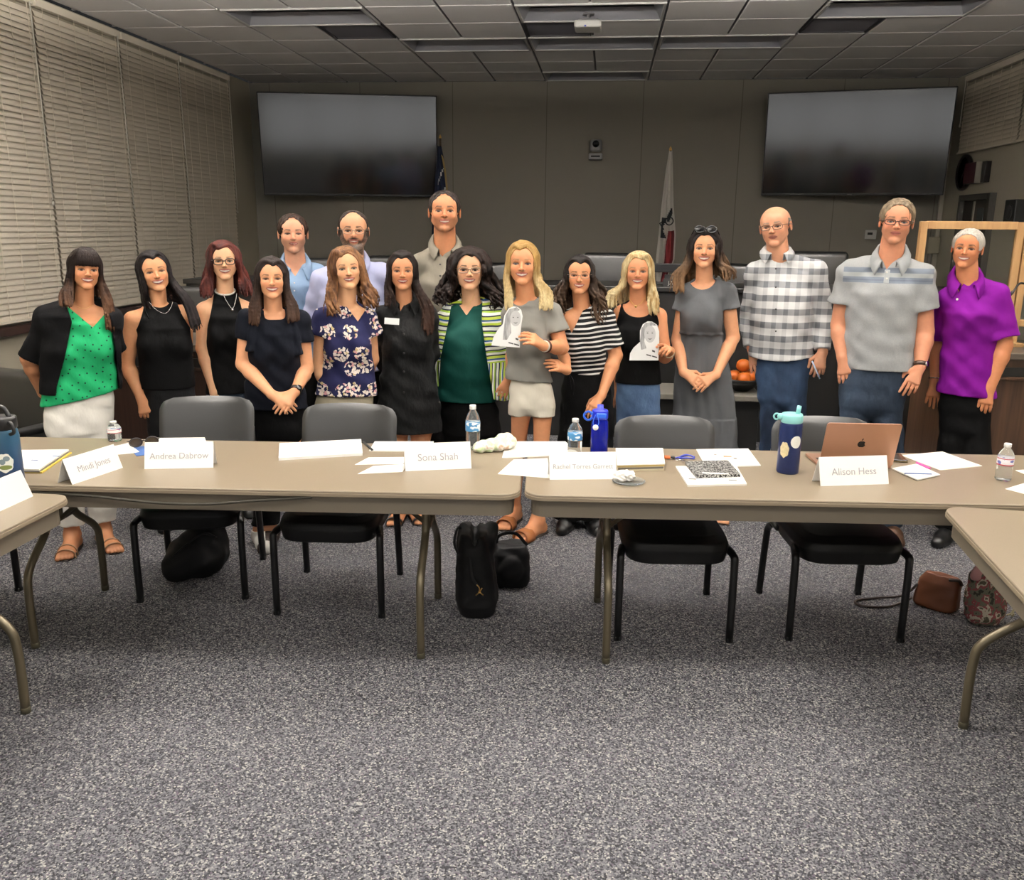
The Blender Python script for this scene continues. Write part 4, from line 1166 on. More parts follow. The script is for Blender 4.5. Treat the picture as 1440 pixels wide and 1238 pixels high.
# ---- grey dress
def g_greydress():
    p = Person(5.2, 990, (991, 323, 376), ((963, 404), (1025, 402)), ((953, 478, .0), (1031, 475, .0)), ((961, 524, -.14), (1007, 527, -.15)), ((990, 543, -.19), (975, 548, -.20)),
               [(432, 960, 1015, .105), (465, 957, 1014), (490, 955, 1018), (520, 952, 1024), (580, 947, 1032), (640, 946, 1035)], skin='d59a74', lips='b5645c', brow='2c201a', bust=1.05, smile=1.0,
               hip=[(560, 955, 1026), (580, 956, 1026)], finer=(True, True), feet=((976,), (1003,)), bare_legs=True, curl=(.35, .3), hside=({'n': (-.2, .9, -.3)}, {'n': (.2, .9, -.3)}))
    p.body('woman in a dark grey dress with sunglasses pushed up on her long brown hair')
    z0 = p.L(990, 468)[2]; z1 = p.L(990, 585)[2]
    def gath(F):
        F.all(lambda X, Y, Z: .0035 * np.sin(X * 95 + 2.5 * np.sin(Z * 8)) * (Z < z0) + .005 * np.exp(-((Z - z0) / .007) ** 2) * -1 - .004 * (Z < z1), 'add')
    p.garment('dress', GREY_D, p.sections([(432, 959, 1016, .11), (465, 956, 1015), (480, 955, 1017), (520, 951, 1026), (580, 946, 1034), (640, 944, 1038), (680, 944, 1040)]), .004, (.36, .36), .016, .008, cuts=(p.scoop(988, 388, 20, 19),), hem=672, parts=(gath,), fold=.002)
    p.hair(hair_mat('long_brown_hair_light_ends', '17100e', '7a5c40', (p.C[2] - .27, p.C[2] - .0)), .05, (.37, 0.289, -.05), locks=p.locks(-.02, 54, (-1.15, -.80), (.5, .35), -.36, .12, .05, 1.6, seed=35, width=(.46, .50), endx=(-.08, .08), vol=.1))
    b = MB(); H = p.H
    for q in (-1, 1):
        pts = [p.hp(q * .155 + .125 * math.cos(a), -.30 + .10 * math.sin(a) * .2 - .02, .50 + .085 * math.sin(a)) for a in [2 * math.pi * k / 20 for k in range(20)]]
        c = p.hp(q * .155, -.335, .50); b.add([c] + pts, [[0, 1 + k, 1 + (k + 1) % 20] for k in range(20)], 0, False); b.tube(pts, .004, 6, closed=True)
        b.tube([p.hp(q * .275, -.31, .52), p.hp(q * .36, -.05, .36), p.hp(q * .38, .08, .2)], .003, 6)
    b.tube([p.hp(-.03, -.33, .51), p.hp(0, -.35, .515), p.hp(.03, -.33, .51)], .004, 6)
    o = b.build('sunglasses', mat('glossy_black', '0a0a0b', .12), p.ob)
    for i in (0, 1): p.shoe(SOLE, i, 'sandal', 'thin', BR_STR)
    return add(p)
# ---- bald man in checked shirt
def g_checked():
    p = Person(5.36, 1098, (1090, 291, 347), ((1062, 375), (1150, 373)), ((1055, 446, .08), (1156, 447, .04)), ((1057, 490, .0), (1157, 495, -.06)), ((1064, 518, -.03), (1147, 534, -.1)),
               [(415, 1058, 1142, .13), (450, 1056, 1142), (480, 1056, 1141), (506, 1054, 1144)], sex='m', skin='d39a7a', lips='a86a5c', brow='8a7a6c', smile=.25, roll=-8, yaw=-12, belly=.35,
               hip=[(500, 1060, 1142), (535, 1061, 1139), (560, 1064, 1135)], finer=(False, True), feet=((1090,), (1118,)), curl=(.3, .6), eyes=.85)
    p.body('bald older man with glasses in a grey and white checked shirt and blue jeans')
    p.pants('jeans', J_I, [(498, 1060, 1142), (530, 1061, 1139), (562, 1063, 1136)], (p.leg_r * .98, .085, .07), label='indigo blue jeans')
    m = m_plaid()
    p.garment('shirt', m, None, .005, (1.93, 1.93), .017, cuts=(p.vneck(1092, 367, 9, 352),), hem=(502, 500), hemc=.018, fold=.004)
    p.collar(m, (1092, 367), .04)
    for y in (378, 404, 435, 466): p.button(BUTT, 1091, y, -.15 if y < 400 else -.165, .005)
    zc = p.C[2] + .20 * p.H
    def bald(F): F.all(lambda X, Y, Z: zc - Z - .25 * np.clip(Y - p.C[1], -1, 1) + 0 * X, 'cut')
    p.hair(hair_mat('grey_fringe_hair', '6e665e', '9a938a'), .020, (.60, .345, .1), -.2, cut_low=True, rough=.004, extra=bald, back=.2)
    p.glasses(BFRAME, .12, .062, .007)
    for i in (0, 1): p.shoe(BRL, i, 'shoe')
    return add(p)
# ---- grey polo
def g_polo():
    p = Person(5.0, 1238, (1261, 281, 344), ((1193, 375), (1299, 380)), ((1181, 457, .03), (1300, 467, .03)), ((1184, 502, -.05), (1294, 516, -.06)), ((1191, 548, -.08), (1272, 560, -.12)),
               [(412, 1192, 1294, .125), (450, 1189, 1289), (490, 1187, 1285), (523, 1187, 1285)], sex='m', skin='cf9070', brow='6a4a34', smile=.3, stub='9a6a52', roll=3, yaw=2,
               hip=[(512, 1189, 1283), (545, 1177, 1278), (570, 1177, 1272)], finer=(True, True), feet=((1195,), (1252,)), curl=(.28, .35), hside=(None, {'fing': [.3, .9, 1.1, 1.2]}), armr=1.08, iris='5a6a70', fw=1.02)
    p.body('tall man with glasses in a grey polo shirt with chest stripes and dark jeans')
    p.pants('jeans', J_D, [(510, 1189, 1283), (540, 1178, 1279), (572, 1177, 1273)], (p.leg_r * .98, .09, .07))
    zz = [p.L(1240, y)[2] for y in (397, 389, 383, 376)]
    m = m_polo(*zz)
    p.garment('polo_shirt', m, None, .005, (.55, .58), .02, .008, cuts=(p.vneck(1247, 379, 15, 350),), hem=(520, 518), fold=.004)
    cm = cloth('light_grey_knit', '9c9fa0'); p.collar(cm, (1247, 379), .05, spread=1.3)
    b = MB(); c = p.L(1247, 389, -.158); b.box((0, 0, 0), (.026, .006, .07), .002); b.build('placket', cloth('pale_placket', 'b4b8ba'), p.ob, tuple(c), (R(-9), 0, 0))
    p.button(BUTW, 1247, 383, -.158); p.button(BUTW, 1247, 392, -.163)
    p.hair(hair_mat('short_ash_brown_hair', '4e4234', '84745e'), .04, (.40, 0.283, -.05), -.18, cut_low=True, rough=.008, back=.2)
    p.glasses(RFRAME, .115, .058, .010)
    p.band(BRL, 1, .93, w=.022, name='watch', face=(.9, -.5, .1), fm=METAL)
    for i in (0, 1): p.shoe(BRL, i, 'shoe')
    return add(p)
# ---- purple polo
def g_purple():
    p = Person(4.95, 1364, (1360, 321, 379), ((1334, 411), (1406, 408)), ((1322, 480, .12), (1411, 486, .0)), ((1315, 535, .07), (1392, 545, -.05)), ((1310, 572, .05), (1381, 584, -.08)),
               [(440, 1328, 1405, .13), (480, 1326, 1403), (520, 1322, 1402), (558, 1318, 1401)], sex='m', skin='c5835c', brow='3a2a22', smile=.95, roll=4, yaw=-6,
               hip=[(545, 1322, 1397), (580, 1317, 1396), (600, 1318, 1394)], finer=(True, True), feet=((1335,), (1376,)), curl=(.3, .4), fw=1.06)
    p.body('white haired man in a bright purple polo shirt at the right end of the group')
    p.pants('trousers', BLKP, [(540, 1322, 1397), (570, 1317, 1397), (605, 1318, 1395)], (p.leg_r * 1.0, .09, .075))
    p.garment('polo_shirt', PURP, None, .005, (.85, .83), .022, .01, cuts=(p.vneck(1348, 411, 12, 380),), hem=(553, 557), fold=.005)
    p.collar(PURP, (1348, 411), .05, spread=1.3); p.button(BUTW, 1346, 421, -.155, .006)
    p.hair(hair_mat('short_white_hair', 'b8b0a4', 'e2dcd2'), .035, (.38, 0.292, -.05), -.2, cut_low=True, rough=.005, back=.2)
    p.band(METAL, 0, .95, w=.006, name='bracelet')
    b = MB(); b.tube(spline([p.L(1416, 467, -.035), p.L(1420, 465, -.035), p.L(1424, 466, -.03), p.L(1428, 464, -.02)], 4), .0014, 5); b.build('sleeve_script', mat('white_thread', 'e6d6e8', .6), p.ob)
    for i in (0, 1): p.shoe(BL_L, i, 'shoe')
    return add(p)
ALLP = [g_dotted, g_blacktank, g_auburn, g_clasp, g_bluepolo, g_beard, g_floral, g_dress, g_tall, g_green, g_shorts, g_striped, g_tank, g_greydress, g_checked, g_polo, g_purple]
for g in ALLP: g()
# ------------------------------------------------------------------ the room
XL, XR, YB, YF_, ZC = -4.6, 4.0, 11.3, -4.5, 3.4735
def struct(o): o['kind'] = 'structure'; return o
def carpet():
    m, t = nmat('speckled_carpet', .95, .1); x, y, z, co = t.xyz()
    v = t.new('ShaderNodeTexVoronoi', i_Scale=190.0, i_Randomness=1.0); t.l.new(co[0].outputs[co[1]], v.inputs['Vector'])
    sp = t.new('ShaderNodeSeparateColor'); t.l.new(v.outputs['Color'], sp.inputs[0])
    c = t.ramp((sp, 0), [(0, '3a3a3e'), (.22, '5b5b61'), (.42, '737378'), (.62, '8b8a8c'), (.80, '48484e'), (.88, 'b6b3ae'), (.965, '6e6470')], 'CONSTANT')
    n = t.noise(co, 520, 2); n2 = t.noise(co, 1.3, 2)
    hs = t.new('ShaderNodeHueSaturation'); t.l.new(c[0].outputs[0], hs.inputs['Color'])
    vv = t.math('ADD', t.math('MULTIPLY', n, .7), t.math('MULTIPLY_ADD', n2, .2, .66)); t.l.new(vv[0].outputs[0], hs.inputs['Value']); t.base((hs, 0))
    t.bump(t.math('ADD', t.math('MULTIPLY', (v, 'Distance'), -.6), n), .9, .006); return m
def wall_panel():
    m, t = nmat('taupe_fabric_wall_panels', .9, .15); x, y, z, co = t.xyz()
    n = t.noise(co, 260, 2); base = t.mix(n, '7a766d', '858178')
    f = t.math('FRACT', t.math('DIVIDE', t.math('ADD', x, 1.985 + 1.177 * 10), 1.177)); d = t.math('ABSOLUTE', t.math('SUBTRACT', f, .5))
    seam = t.math('GREATER_THAN', d, .4955); t.base(t.mix(seam, base, '67635a')); t.bump(n, .25, .002); return m
M_PAINT = mat('painted_wall', 'b5ae9d', .85, bump=(180, .1, .002)); M_PAINT2 = mat('cream_painted_wall', 'b3ab98', .85, bump=(180, .1, .002))
M_TILE = mat('ceiling_tile', 'e6e4e4', .95, bump=(120, .35, .004), vary=(2.0, .05)); M_GRID = mat('ceiling_grid', '6a686e', .8)
M_DWOOD = mat('dark_stained_wood', '2a1c18', .45, bump=(30, .1, .002))
def boxo(name, c, d, m, parent=None, bevel=0.0, loc=(0, 0, 0)):
    return MB().box(c, d, bevel).build(name, m, parent, loc)
W_, D_ = XR - XL, YB - YF_; mx_, my_ = (XR + XL) / 2, (YB + YF_) / 2
struct(boxo('floor', (mx_, my_, -.05), (W_ + .4, D_ + .4, .1), carpet()))
struct(boxo('wall_back', (mx_, YB + .1, ZC / 2), (W_ + .4, .2, ZC), wall_panel()))
struct(boxo('wall_left', (XL - .1, my_, ZC / 2), (.2, D_, ZC), M_PAINT2))
struct(boxo('wall_right', (XR + .1, my_, ZC / 2), (.2, D_, ZC), M_PAINT))
struct(boxo('wall_front', (mx_, YF_ - .1, ZC / 2), (W_ + .4, .2, ZC), M_PAINT))
wn = struct(empty('added_window', (mx_, YF_, .42))); M_WINGLOW = bpy.data.materials.new('added_window_glow'); M_WINGLOW.use_nodes = True  # unseen glowing window, added for front fill and the television reflections
_d = NT(M_WINGLOW); _d.b.inputs['Base Color'].default_value = (.8, .8, .8, 1); _d.b.inputs['Emission Color'].default_value = (.95, .98, 1.0, 1); _d.b.inputs['Emission Strength'].default_value = 1.25
for k in range(5): boxo('added_window_pane', (-3.0 + 1.5 * k, .01, .75), (1.44, .02, 1.46), M_WINGLOW, wn)
b = MB()
for k in range(6): b.box((-3.75 + 1.5 * k, .02, .75), (.06, .05, 1.58), .004)
b.box((0, .02, -.01), (7.5, .06, .06), .004); b.box((0, .02, 1.51), (7.5, .05, .06), .004); b.build('added_window_frame', mat('white_enamel', 'b9b8b6', .5), wn)
# suspended ceiling: lay-in tiles on a .62 m module
TS = .62; GX, GY = -.21, YB - .02
def cell(i, j): return GX + TS * i, GX + TS * (i + 1), GY - TS * (j + 1), GY - TS * j
lights = []      # (i, j, lit): each fixture covers cells i, i+1 of row j
def snap(xa, xb, ya, yb):
    a = PX(xa, (ya + yb) / 2, 2, ZC); b = PX(xb, (ya + yb) / 2, 2, ZC)
    return round((a[0] - GX) / TS), round((b[0] - GX) / TS), round((GY - a[1]) / TS - .5)
FX = [(-1, 0), (-4, 3), (-1, 3), (2, 3), (-4, 5), (-1, 5), (2, 5)]
FX = [(-1, 0), (-3, 3), (-1, 3), (1, 3), (-5, 5), (-1, 5), (3, 5)]
VENT = [(-4, 4), (-1, 4), (3, 4)]
LIT = [(-5, 10), (-1, 10), (3, 10), (-5, 13), (-1, 13), (3, 13), (-5, 16), (-1, 16), (3, 16), (-5, 20), (-1, 20), (3, 20)]
hole = set()
for i, j in FX: hole |= {(i, j), (i + 1, j)}
for q in VENT: hole.add(q)
mb = MB(); nx0 = int(math.floor((XL - GX) / TS)); nx1 = int(math.ceil((XR - GX) / TS)); ny = int(math.ceil((GY - YF_) / TS))
mb.box((mx_, my_, ZC + .16), (W_ + .4, D_ + .4, .1), 0, mi=1)
for i in range(nx0, nx1):
    for j in range(ny):
        if (i, j) in hole: continue
        x0, x1, y0, y1 = cell(i, j); x0, x1, y0, y1 = max(x0, XL), min(x1, XR), max(y0, YF_), y1
        if x1 - x0 < .05 or y1 - y0 < .05: continue
        mb.box(((x0 + x1) / 2, (y0 + y1) / 2, ZC + .012), (x1 - x0 - .022, y1 - y0 - .016, .024), .006, seg=1)
for i in range(nx0, nx1 + 1):
    x = GX + TS * i
    if XL < x < XR:
        ys = sorted({j for (a, j) in hole if (a, j) in hole and (a - 1, j) in hole and a == i and any(f == (i - 1, j) for f in FX)})
        y1 = GY
        for j in ys: 
            a, b = GY - TS * j, GY - TS * (j + 1)
            if y1 - a > .01: mb.box((x, (y1 + a) / 2, ZC + .018), (.024, y1 - a, .012), 0, mi=1)
            y1 = b
        mb.box((x, (y1 + YF_) / 2, ZC + .018), (.024, y1 - YF_, .012), 0, mi=1)
for j in range(ny + 1):
    y = GY - TS * j; mb.box((mx_, y, ZC + .0185), (W_, .024, .011), 0, mi=0)
struct(mb.build('ceiling', [M_TILE, M_GRID]))
M_LFR = mat('white_enamel', 'b9b8b6', .5); M_LOUV = mat('unlit_prismatic_lens', '8a8a90', .35, bump=(400, .3, .002))
M_LIT = bpy.data.materials.new('lit_lens'); M_LIT.use_nodes = True
_e = NT(M_LIT); _e.b.inputs['Base Color'].default_value = (.9, .9, .9, 1); _e.b.inputs['Emission Color'].default_value = (1.0, .945, .86, 1)
LENS_E = 16.0
_e.b.inputs['Emission Strength'].default_value = LENS_E
def lens(e):
    k = 'lit_lens_%.1f' % e
    if k not in MATS:
        MATS[k] = M_LIT.copy(); MATS[k].name = 'lit_lens'; MATS[k].node_tree.nodes['Principled BSDF'].inputs['Emission Strength'].default_value = e
    return MATS[k]
ROWE = {10: (4.0, 190.0), 13: (19.5, 5.0), 16: (17.0, 3.0), 20: (14.0, 3.0)}     # lamp output below / added uplight above, per row of fittings
def fixture(i, j, lit, label):
    x0, _, y0, y1 = cell(i, j); x1 = x0 + 2 * TS; cx, cy = (x0 + x1) / 2, (y0 + y1) / 2
    e = empty('ceiling_light', (cx, cy, ZC), 0, label, 'ceiling light', 'lit ceiling lights over the tables' if lit else None)
    w, d = 2 * TS - .02, TS - .02; f = MB()
    if lit:      # hung as a pendant, upward lens added to brighten the ceiling
        for s_ in (-1, 1): f.box((s_ * (w / 2 - .012), 0, -.42), (.024, d, .07), .003); f.box((0, s_ * (d / 2 - .012), -.42), (w - .048, .024, .07), .003)
        f.build('frame', M_LFR, e); MB().box((0, 0, -.445), (w - .05, d - .05, .008), .002).build('lens', lens(ROWE[j][0]), e); MB().box((0, 0, -.395), (w - .05, d - .05, .008), .002).build('added_uplight_lens', lens(ROWE[j][1]), e)
        for x in (-w * .4, w * .4): b = MB(); b.tube([(x, 0, -.385), (x, 0, .01)], .003, 6); b.build('cable', METAL, e)
        return e
    for s_ in (-1, 1):
        f.box((s_ * (w / 2 - .012), 0, .045), (.024, d, .11), .003); f.box((0, s_ * (d / 2 - .012), .045), (w - .048, .024, .11), .003)
    f.build('frame', M_LFR, e)
    if True:
        b = MB(); q = .075
        vs = [(-w / 2 + .024, -d / 2 + .024, .0), (w / 2 - .024, -d / 2 + .024, .0), (w / 2 - .024, d / 2 - .024, .0), (-w / 2 + .024, d / 2 - .024, .0)]
        vi = [(x * .9, y * .7, .085) for x, y, z in vs]
        b.add(vs + vi, [[0, 1, 5, 4], [1, 2, 6, 5], [2, 3, 7, 6], [3, 0, 4, 7], [4, 5, 6, 7]]); b.build('lens', M_LOUV, e)
        MB().box((0, 0, .095), (w - .05, d - .05, .02)).build('backing', M_LFR, e)
    return e
names = ['unlit ceiling light nearest the back wall, above the wall camera', 'unlit ceiling light left of the middle, in the row of three', 'unlit ceiling light in the middle of the row of three', 'unlit ceiling light right of the middle, in the row of three',
         'unlit ceiling light at the top edge, nearest the window blinds', 'unlit ceiling light at the top edge, in front of the projector', 'unlit ceiling light at the top edge, towards the wall clock side']
for (i, j), nm in zip(FX, names): fixture(i, j, False, nm)
for i, j in LIT: fixture(i, j, True, 'lit ceiling light above the tables with an added uplight, out of the frame')
M_VENT = mat('dark_vent_metal', '3c3a40', .6)
for (i, j), nm in zip(VENT, ('square dark ceiling vent nearest the window blinds', 'square dark ceiling vent beside the projector', 'square dark ceiling vent towards the clock wall')):
    x0, x1, y0, y1 = cell(i, j); e = empty('ceiling_vent', ((x0 + x1) / 2, (y0 + y1) / 2, ZC), 0, nm, 'vent'); d = TS - .03
    f = MB()
    for s_ in (-1, 1): f.box((s_ * (d / 2 - .01), 0, .02), (.02, d, .04)); f.box((0, s_ * (d / 2 - .01), .02), (d - .04, .02, .04))
    f.build('frame', M_VENT, e); g = MB()
    for k in range(14): g.box((0, -d / 2 + .04 + k * (d - .08) / 13, .022), (d - .04, .004, .03), rot=Matrix.Rotation(R(30), 4, 'X'))
    g.build('grille', M_VENT, e); boxo('backing', (0, 0, .05), (d, d, .01), BLKP, e)
# projector hanging from the ceiling
c = PX(827, 37, 1, 7.9); e = empty('projector', (c[0], c[1], ZC), 0, 'small white projector hanging from the ceiling', 'projector'); dz = c[2] - ZC
MB().box((0, 0, dz), (.225, .24, .058), .016).build('body', mat('white_plastic', 'c9c8c4', .4), e)
b = MB(); b.lathe([(.0, -.0), (.014, 0), (.016, .012), (.014, .014)], 16); b.build('lens', mat('lens_glass', '14161c', .1), e, (.06, -.118, dz - .0), (R(-90), 0, 0))
b = MB(); b.tube([(0, 0, dz + .04), (0, 0, .01)], .016, 10); b.box((0, 0, dz + .04), (.16, .14, .02), .004); b.lathe([(.0, .0), (.05, 0), (.05, .012), (0, .012)], 16, (0, 0, -.012)); b.build('mount', mat('grey_metal', '6a686a', .5), e)
b = MB(); b.box((-.02, -.120, dz - .020), (.016, .006, .012)); b.build('status_light', mat('blue_led', '2a3a9a', .3), e)
# window side: sill and blinds
M_BL = mat('blind_slats', 'e6dccb', .55, vary=(3, .06)); M_CORD = mat('blind_cord', 'eee4d2', .8)
struct(boxo('trim_1', (XL + .04, 5.6, .915), (.08, 10.3, .07), M_DWOOD, None, .01))
struct(boxo('baseboard_left', (XL + .01, my_, .05), (.02, D_, .1), mat('dark_baseboard', '2c2826', .6)))
struct(boxo('baseboard_right', (XR - .01, my_, .05), (.02, D_, .1), MATS['dark_baseboard']))
struct(boxo('baseboard_back', (mx_, YB - .01, .05), (W_ - .05, .02, .1), MATS['dark_baseboard']))
def blind(xw, ya, yb, z0, z1, face, label, group=None, wand=True):
    """horizontal blind hung on a side wall; face=+1 looks to +x"""
    e = empty('window_blind', (xw + face * .045, (ya + yb) / 2, z0), 0, label, 'blind', group); w = yb - ya; h = z1 - z0; p = .0445
    boxo('headrail', (0, 0, h - .03), (.06, w, .06), M_BL, e, .004); boxo('bottom_rail', (0, 0, .012), (.05, w, .022), M_BL, e, .004)
    n = int((h - .09) / p); vs = []; fs = []; rnd = random.Random(int(ya * 100))
    for k in range(n):
        z = .045 + k * p; tl = R(70 + rnd.uniform(-4, 4)); b0 = len(vs)
        for y in (-w / 2, 0, w / 2):
            sag = rnd.uniform(-.0015, .0015)
            for q in (-1, -.4, .4, 1):
                a = q * .025; cv = .004 * (1 - q * q)
                vs.append((face * (a * math.cos(tl) + cv * math.sin(tl)), y, z - a * math.sin(tl) + cv * math.cos(tl) + sag))
        for r_ in range(2):
            for q in range(3):
                a = b0 + r_ * 4 + q; fs.append([a, a + 1, a + 5, a + 4])
    b = MB(); b.add(vs, fs, 0, True); b.build('slats', M_BL, e)
    b = MB(); nl = max(3, int(w / .19))
    for k in range(nl):
        y = -w / 2 + .08 + k * (w - .16) / (nl - 1); b.box((face * .026, y, h / 2), (.0015, .007, h - .05))
    b.build('ladder_tapes', M_CORD, e)
    if wand:
        b = MB(); b.tube([(face * .04, w / 2 - .06, h - .05), (face * .045, w / 2 - .055, h * .38)], .0055, 8); b.lathe([(0, -.02), (.012, -.012), (.008, .012), (0, .016)], 10, (face * .045, w / 2 - .055, h * .37)); b.build('wand', mat('clear_plastic_wand', 'd8d4c8', .3), e)
    return e
ed = [4.42, 5.68, 6.93, 8.17, 9.32, 10.56]; lb = ['first blind from the photographer on the window wall, mostly outside the frame', 'second window blind, at the very left edge', 'wide window blind behind the woman in the green blouse', 'window blind behind the woman in the black tank top', 'last window blind, next to the back corner and television']
for k in range(5): blind(XL, ed[k] + .015, ed[k + 1] - .015, .97, 3.44, 1, lb[k], 'blinds on the window wall')
yy = PX(1440, 205, 0, XR)[1]; y2 = PX(1362, 150, 0, XR)[1]; zb = PX(1400, 208, 0, XR)[2]
blind(XR, 9.42, y2, zb, 3.42, -1, 'closed blind high on the wall above the clock and door', None, True); blind(XR, 7.9, 9.38, zb, 3.42, -1, 'closed blind high on the clock wall, cut by the photo edge', None, False)
# right wall: clock, sign, door, wall speaker
c = PX(1359, 243, 0, XR); e = empty('wall_clock', (XR - .001, c[1], c[2]), 0, 'round black rimmed wall clock above the door', 'clock')
b = MB(); b.lathe([(.0, .0), (.19, 0), (.20, .02), (.195, .045), (.17, .05), (.168, .03)], 40); b.build('case', BFRAME, e, (0, 0, 0), (0, R(-90), 0))
b = MB(); b.lathe([(0, .031), (.169, .031)], 40); b.build('dial', mat('clock_dial', '6c6a66', .5), e, (0, 0, 0), (0, R(-90), 0))
for a, l in ((50, .10), (200, .14)):
    boxo('hand', (-.036, math.sin(R(a)) * l / 2, math.cos(R(a)) * l / 2), (.003, .012, .012), BFRAME, e).scale = (1, 1, 1)
    b = MB(); b.box((0, 0, l / 2), (.003, .009, l)); b.build('hand', BFRAME, e, (-.036, 0, 0), (R(a), 0, 0))
for o in [o for o in e.children if o.name.startswith('hand') and o.rotation_euler[0] == 0]: bpy.data.objects.remove(o)
c0 = PX(1369, 243, 0, XR); c1 = PX(1385, 243, 0, XR); zt = PX(1378, 229, 0, XR)[2]; zb_ = PX(1378, 258, 0, XR)[2]
e = empty('wall_sign', (XR, (c0[1] + c1[1]) / 2, zb_), 0, 'dark red sign box beside the wall clock', 'sign'); hh = zt - zb_; ww = c0[1] - c1[1]
boxo('panel', (-.05, 0, hh / 2), (.10, ww, hh), mat('dark_red_sign', '3b1218', .4), e, .006)
for y in (-ww / 2 - .012,): boxo('end_cap', (-.05, y + .006, hh / 2), (.104, .008, hh * 1.02), mat('pale_trim', '9a958a', .5), e, .003); boxo('end_plate', (-.03, y - .09, hh / 2), (.06, .09, hh * .98), BFRAME, e, .003)
ya, yb = PX(1357, 280, 0, XR)[1], PX(1402, 275, 0, XR)[1]; zt = PX(1380, 273, 0, XR)[2]
dr = struct(empty('door_1', (XR, (ya + yb) / 2, 0))); dw = ya - yb; M_JAMB = mat('dark_bronze_frame', '3a3733', .5); M_DOOR = mat('dark_door', '26221f', .5)
b = MB()
for s_ in (-1, 1): b.box((-.035, s_ * (dw / 2 - .03), zt / 2), (.07, .06, zt), .004)
b.box((-.035, 0, zt - .03), (.07, dw - .12, .06), .004); b.build('door_frame', M_JAMB, dr)
boxo('door_leaf', (-.012, 0, (zt - .06) / 2), (.024, dw - .12, zt - .07), M_DOOR, dr, .003)
boxo('door_edge_strip', (-.03, .06, (zt - .06) / 2), (.012, .035, zt - .09), mat('pale_trim', '9a958a', .5), dr)
boxo('door_glass', (-.027, -.12, zt - .32), (.006, .16, .34), mat('wired_glass', '5a6064', .1), dr)
b = MB(); b.tube([(-.03, -dw / 2 + .12, 1.0), (-.08, -dw / 2 + .12, 1.0), (-.08, -dw / 2 + .24, 1.0)], .01, 8); b.build('door_handle', METAL, dr)
c = PX(1437, 299, 0, XR); e = empty('wall_speaker', (XR, c[1], c[2]), 0, 'black box speaker on the clock wall at the photo edge', 'speaker')
boxo('cabinet', (-.07, -.05, 0), (.14, .24, .24), BLACKR, e, .01); b = MB(); b.lathe([(0, .004), (.05, .002), (.07, .010), (.075, 0)], 20); b.build('cone', mat('speaker_cone', '2b2a2c', .5), e, (-.14, -.05, 0), (0, R(-90), 0))
struct(boxo('trim_2', (XR - .035, YB - .03, 1.65), (.05, .04, 3.3), mat('pale_corner_strip', 'b0aa9c', .6)))
def onback(px, py, dy=0.0): return PX(px, py, 1, YB - dy)
c = onback(1330, 345); e = empty('wall_box', (XR - .06, YB, c[2]), 0, 'beige metal box on the corner behind the acrylic screen', 'box'); boxo('case', (-.02, -.05, 0), (.14, .1, .2), mat('beige_metal', 'a39a86', .5), e, .006); boxo('lid', (-.02, -.104, 0), (.12, .008, .18), MATS['beige_metal'], e, .003)
c = onback(1224, 330); e = empty('thermostat', (c[0], YB, c[2]), 0, 'white thermostat on the back wall', 'thermostat'); boxo('case', (0, -.012, 0), (.13, .024, .11), mat('white_plastic', 'c9c8c4', .4), e, .006); boxo('display', (-.012, -.025, .01), (.06, .003, .03), mat('lcd', '3a3f3a', .2), e)
# televisions
M_SCR = mat('dark_screen', '040405', .11, spec=1.0); M_BEZ = mat('tv_bezel', '101012', .35)
def tv(pa, pb, pc, pd, label):
    sg = -1 if pa[0] < 720 else 1; dl, dr_ = (.56, .14) if sg < 0 else (.14, .56)
    P = [onback(*q, d_) for q, d_ in zip((pa, pb, pc, pd), (dl, dr_, dl, dr_))]; x0 = (P[0][0] + P[2][0]) / 2; x1 = (P[1][0] + P[3][0]) / 2; z1 = (P[0][2] + P[1][2]) / 2; z0 = (P[2][2] + P[3][2]) / 2
    w, h = math.hypot(x1 - x0, .42), z1 - z0; e = empty('television', ((x0 + x1) / 2, YB - .33, z0), -sg * math.atan2(.42, x1 - x0), label, 'television')
    boxo('casing', (0, .02, h / 2), (w, .05, h), M_BEZ, e, .008); boxo('screen', (0, -.007, h / 2 + .006), (w - .03, .004, h - .045), M_SCR, e)
    e.rotation_euler = (R(6.5), 0, e.rotation_euler[2]); boxo('wall_mount', (0, .10, h / 2 - .1), (.4, .12, .3), M_BEZ, e); b = MB(); b.box((0, -.010, .012), (.05, .003, .006)); b.build('logo_bar', mat('grey_metal', '6a686a', .5), e)
tv((362, 130), (615, 135), (371, 276), (614, 276), 'wide wall television near the window blinds'); tv((1080, 129), (1343, 125), (1072, 273), (1330, 277), 'wide wall television near the clock wall')
# camera on the back wall
c = onback(838, 208); e = empty('wall_camera', (c[0], YB, c[2] - .11), 0, 'grey pan and tilt camera on the back wall', 'camera'); g = mat('camera_grey', '8d8f90', .4)
boxo('bracket', (0, -.07, .0), (.17, .14, .075), g, e, .012); boxo('slot', (0, -.142, .0), (.11, .004, .02), BLACKR, e); b = MB(); b.box((0, -.07, .13), (.15, .13, .14), .035, seg=4, smooth=True); b.build('head', g, e)
b = MB(); b.lathe([(0, .02), (.03, .018), (.042, 0), (.044, -.02)], 20); b.build('lens', mat('lens_glass', '14161c', .1), e, (0, -.135, .145), (R(90), 0, 0))
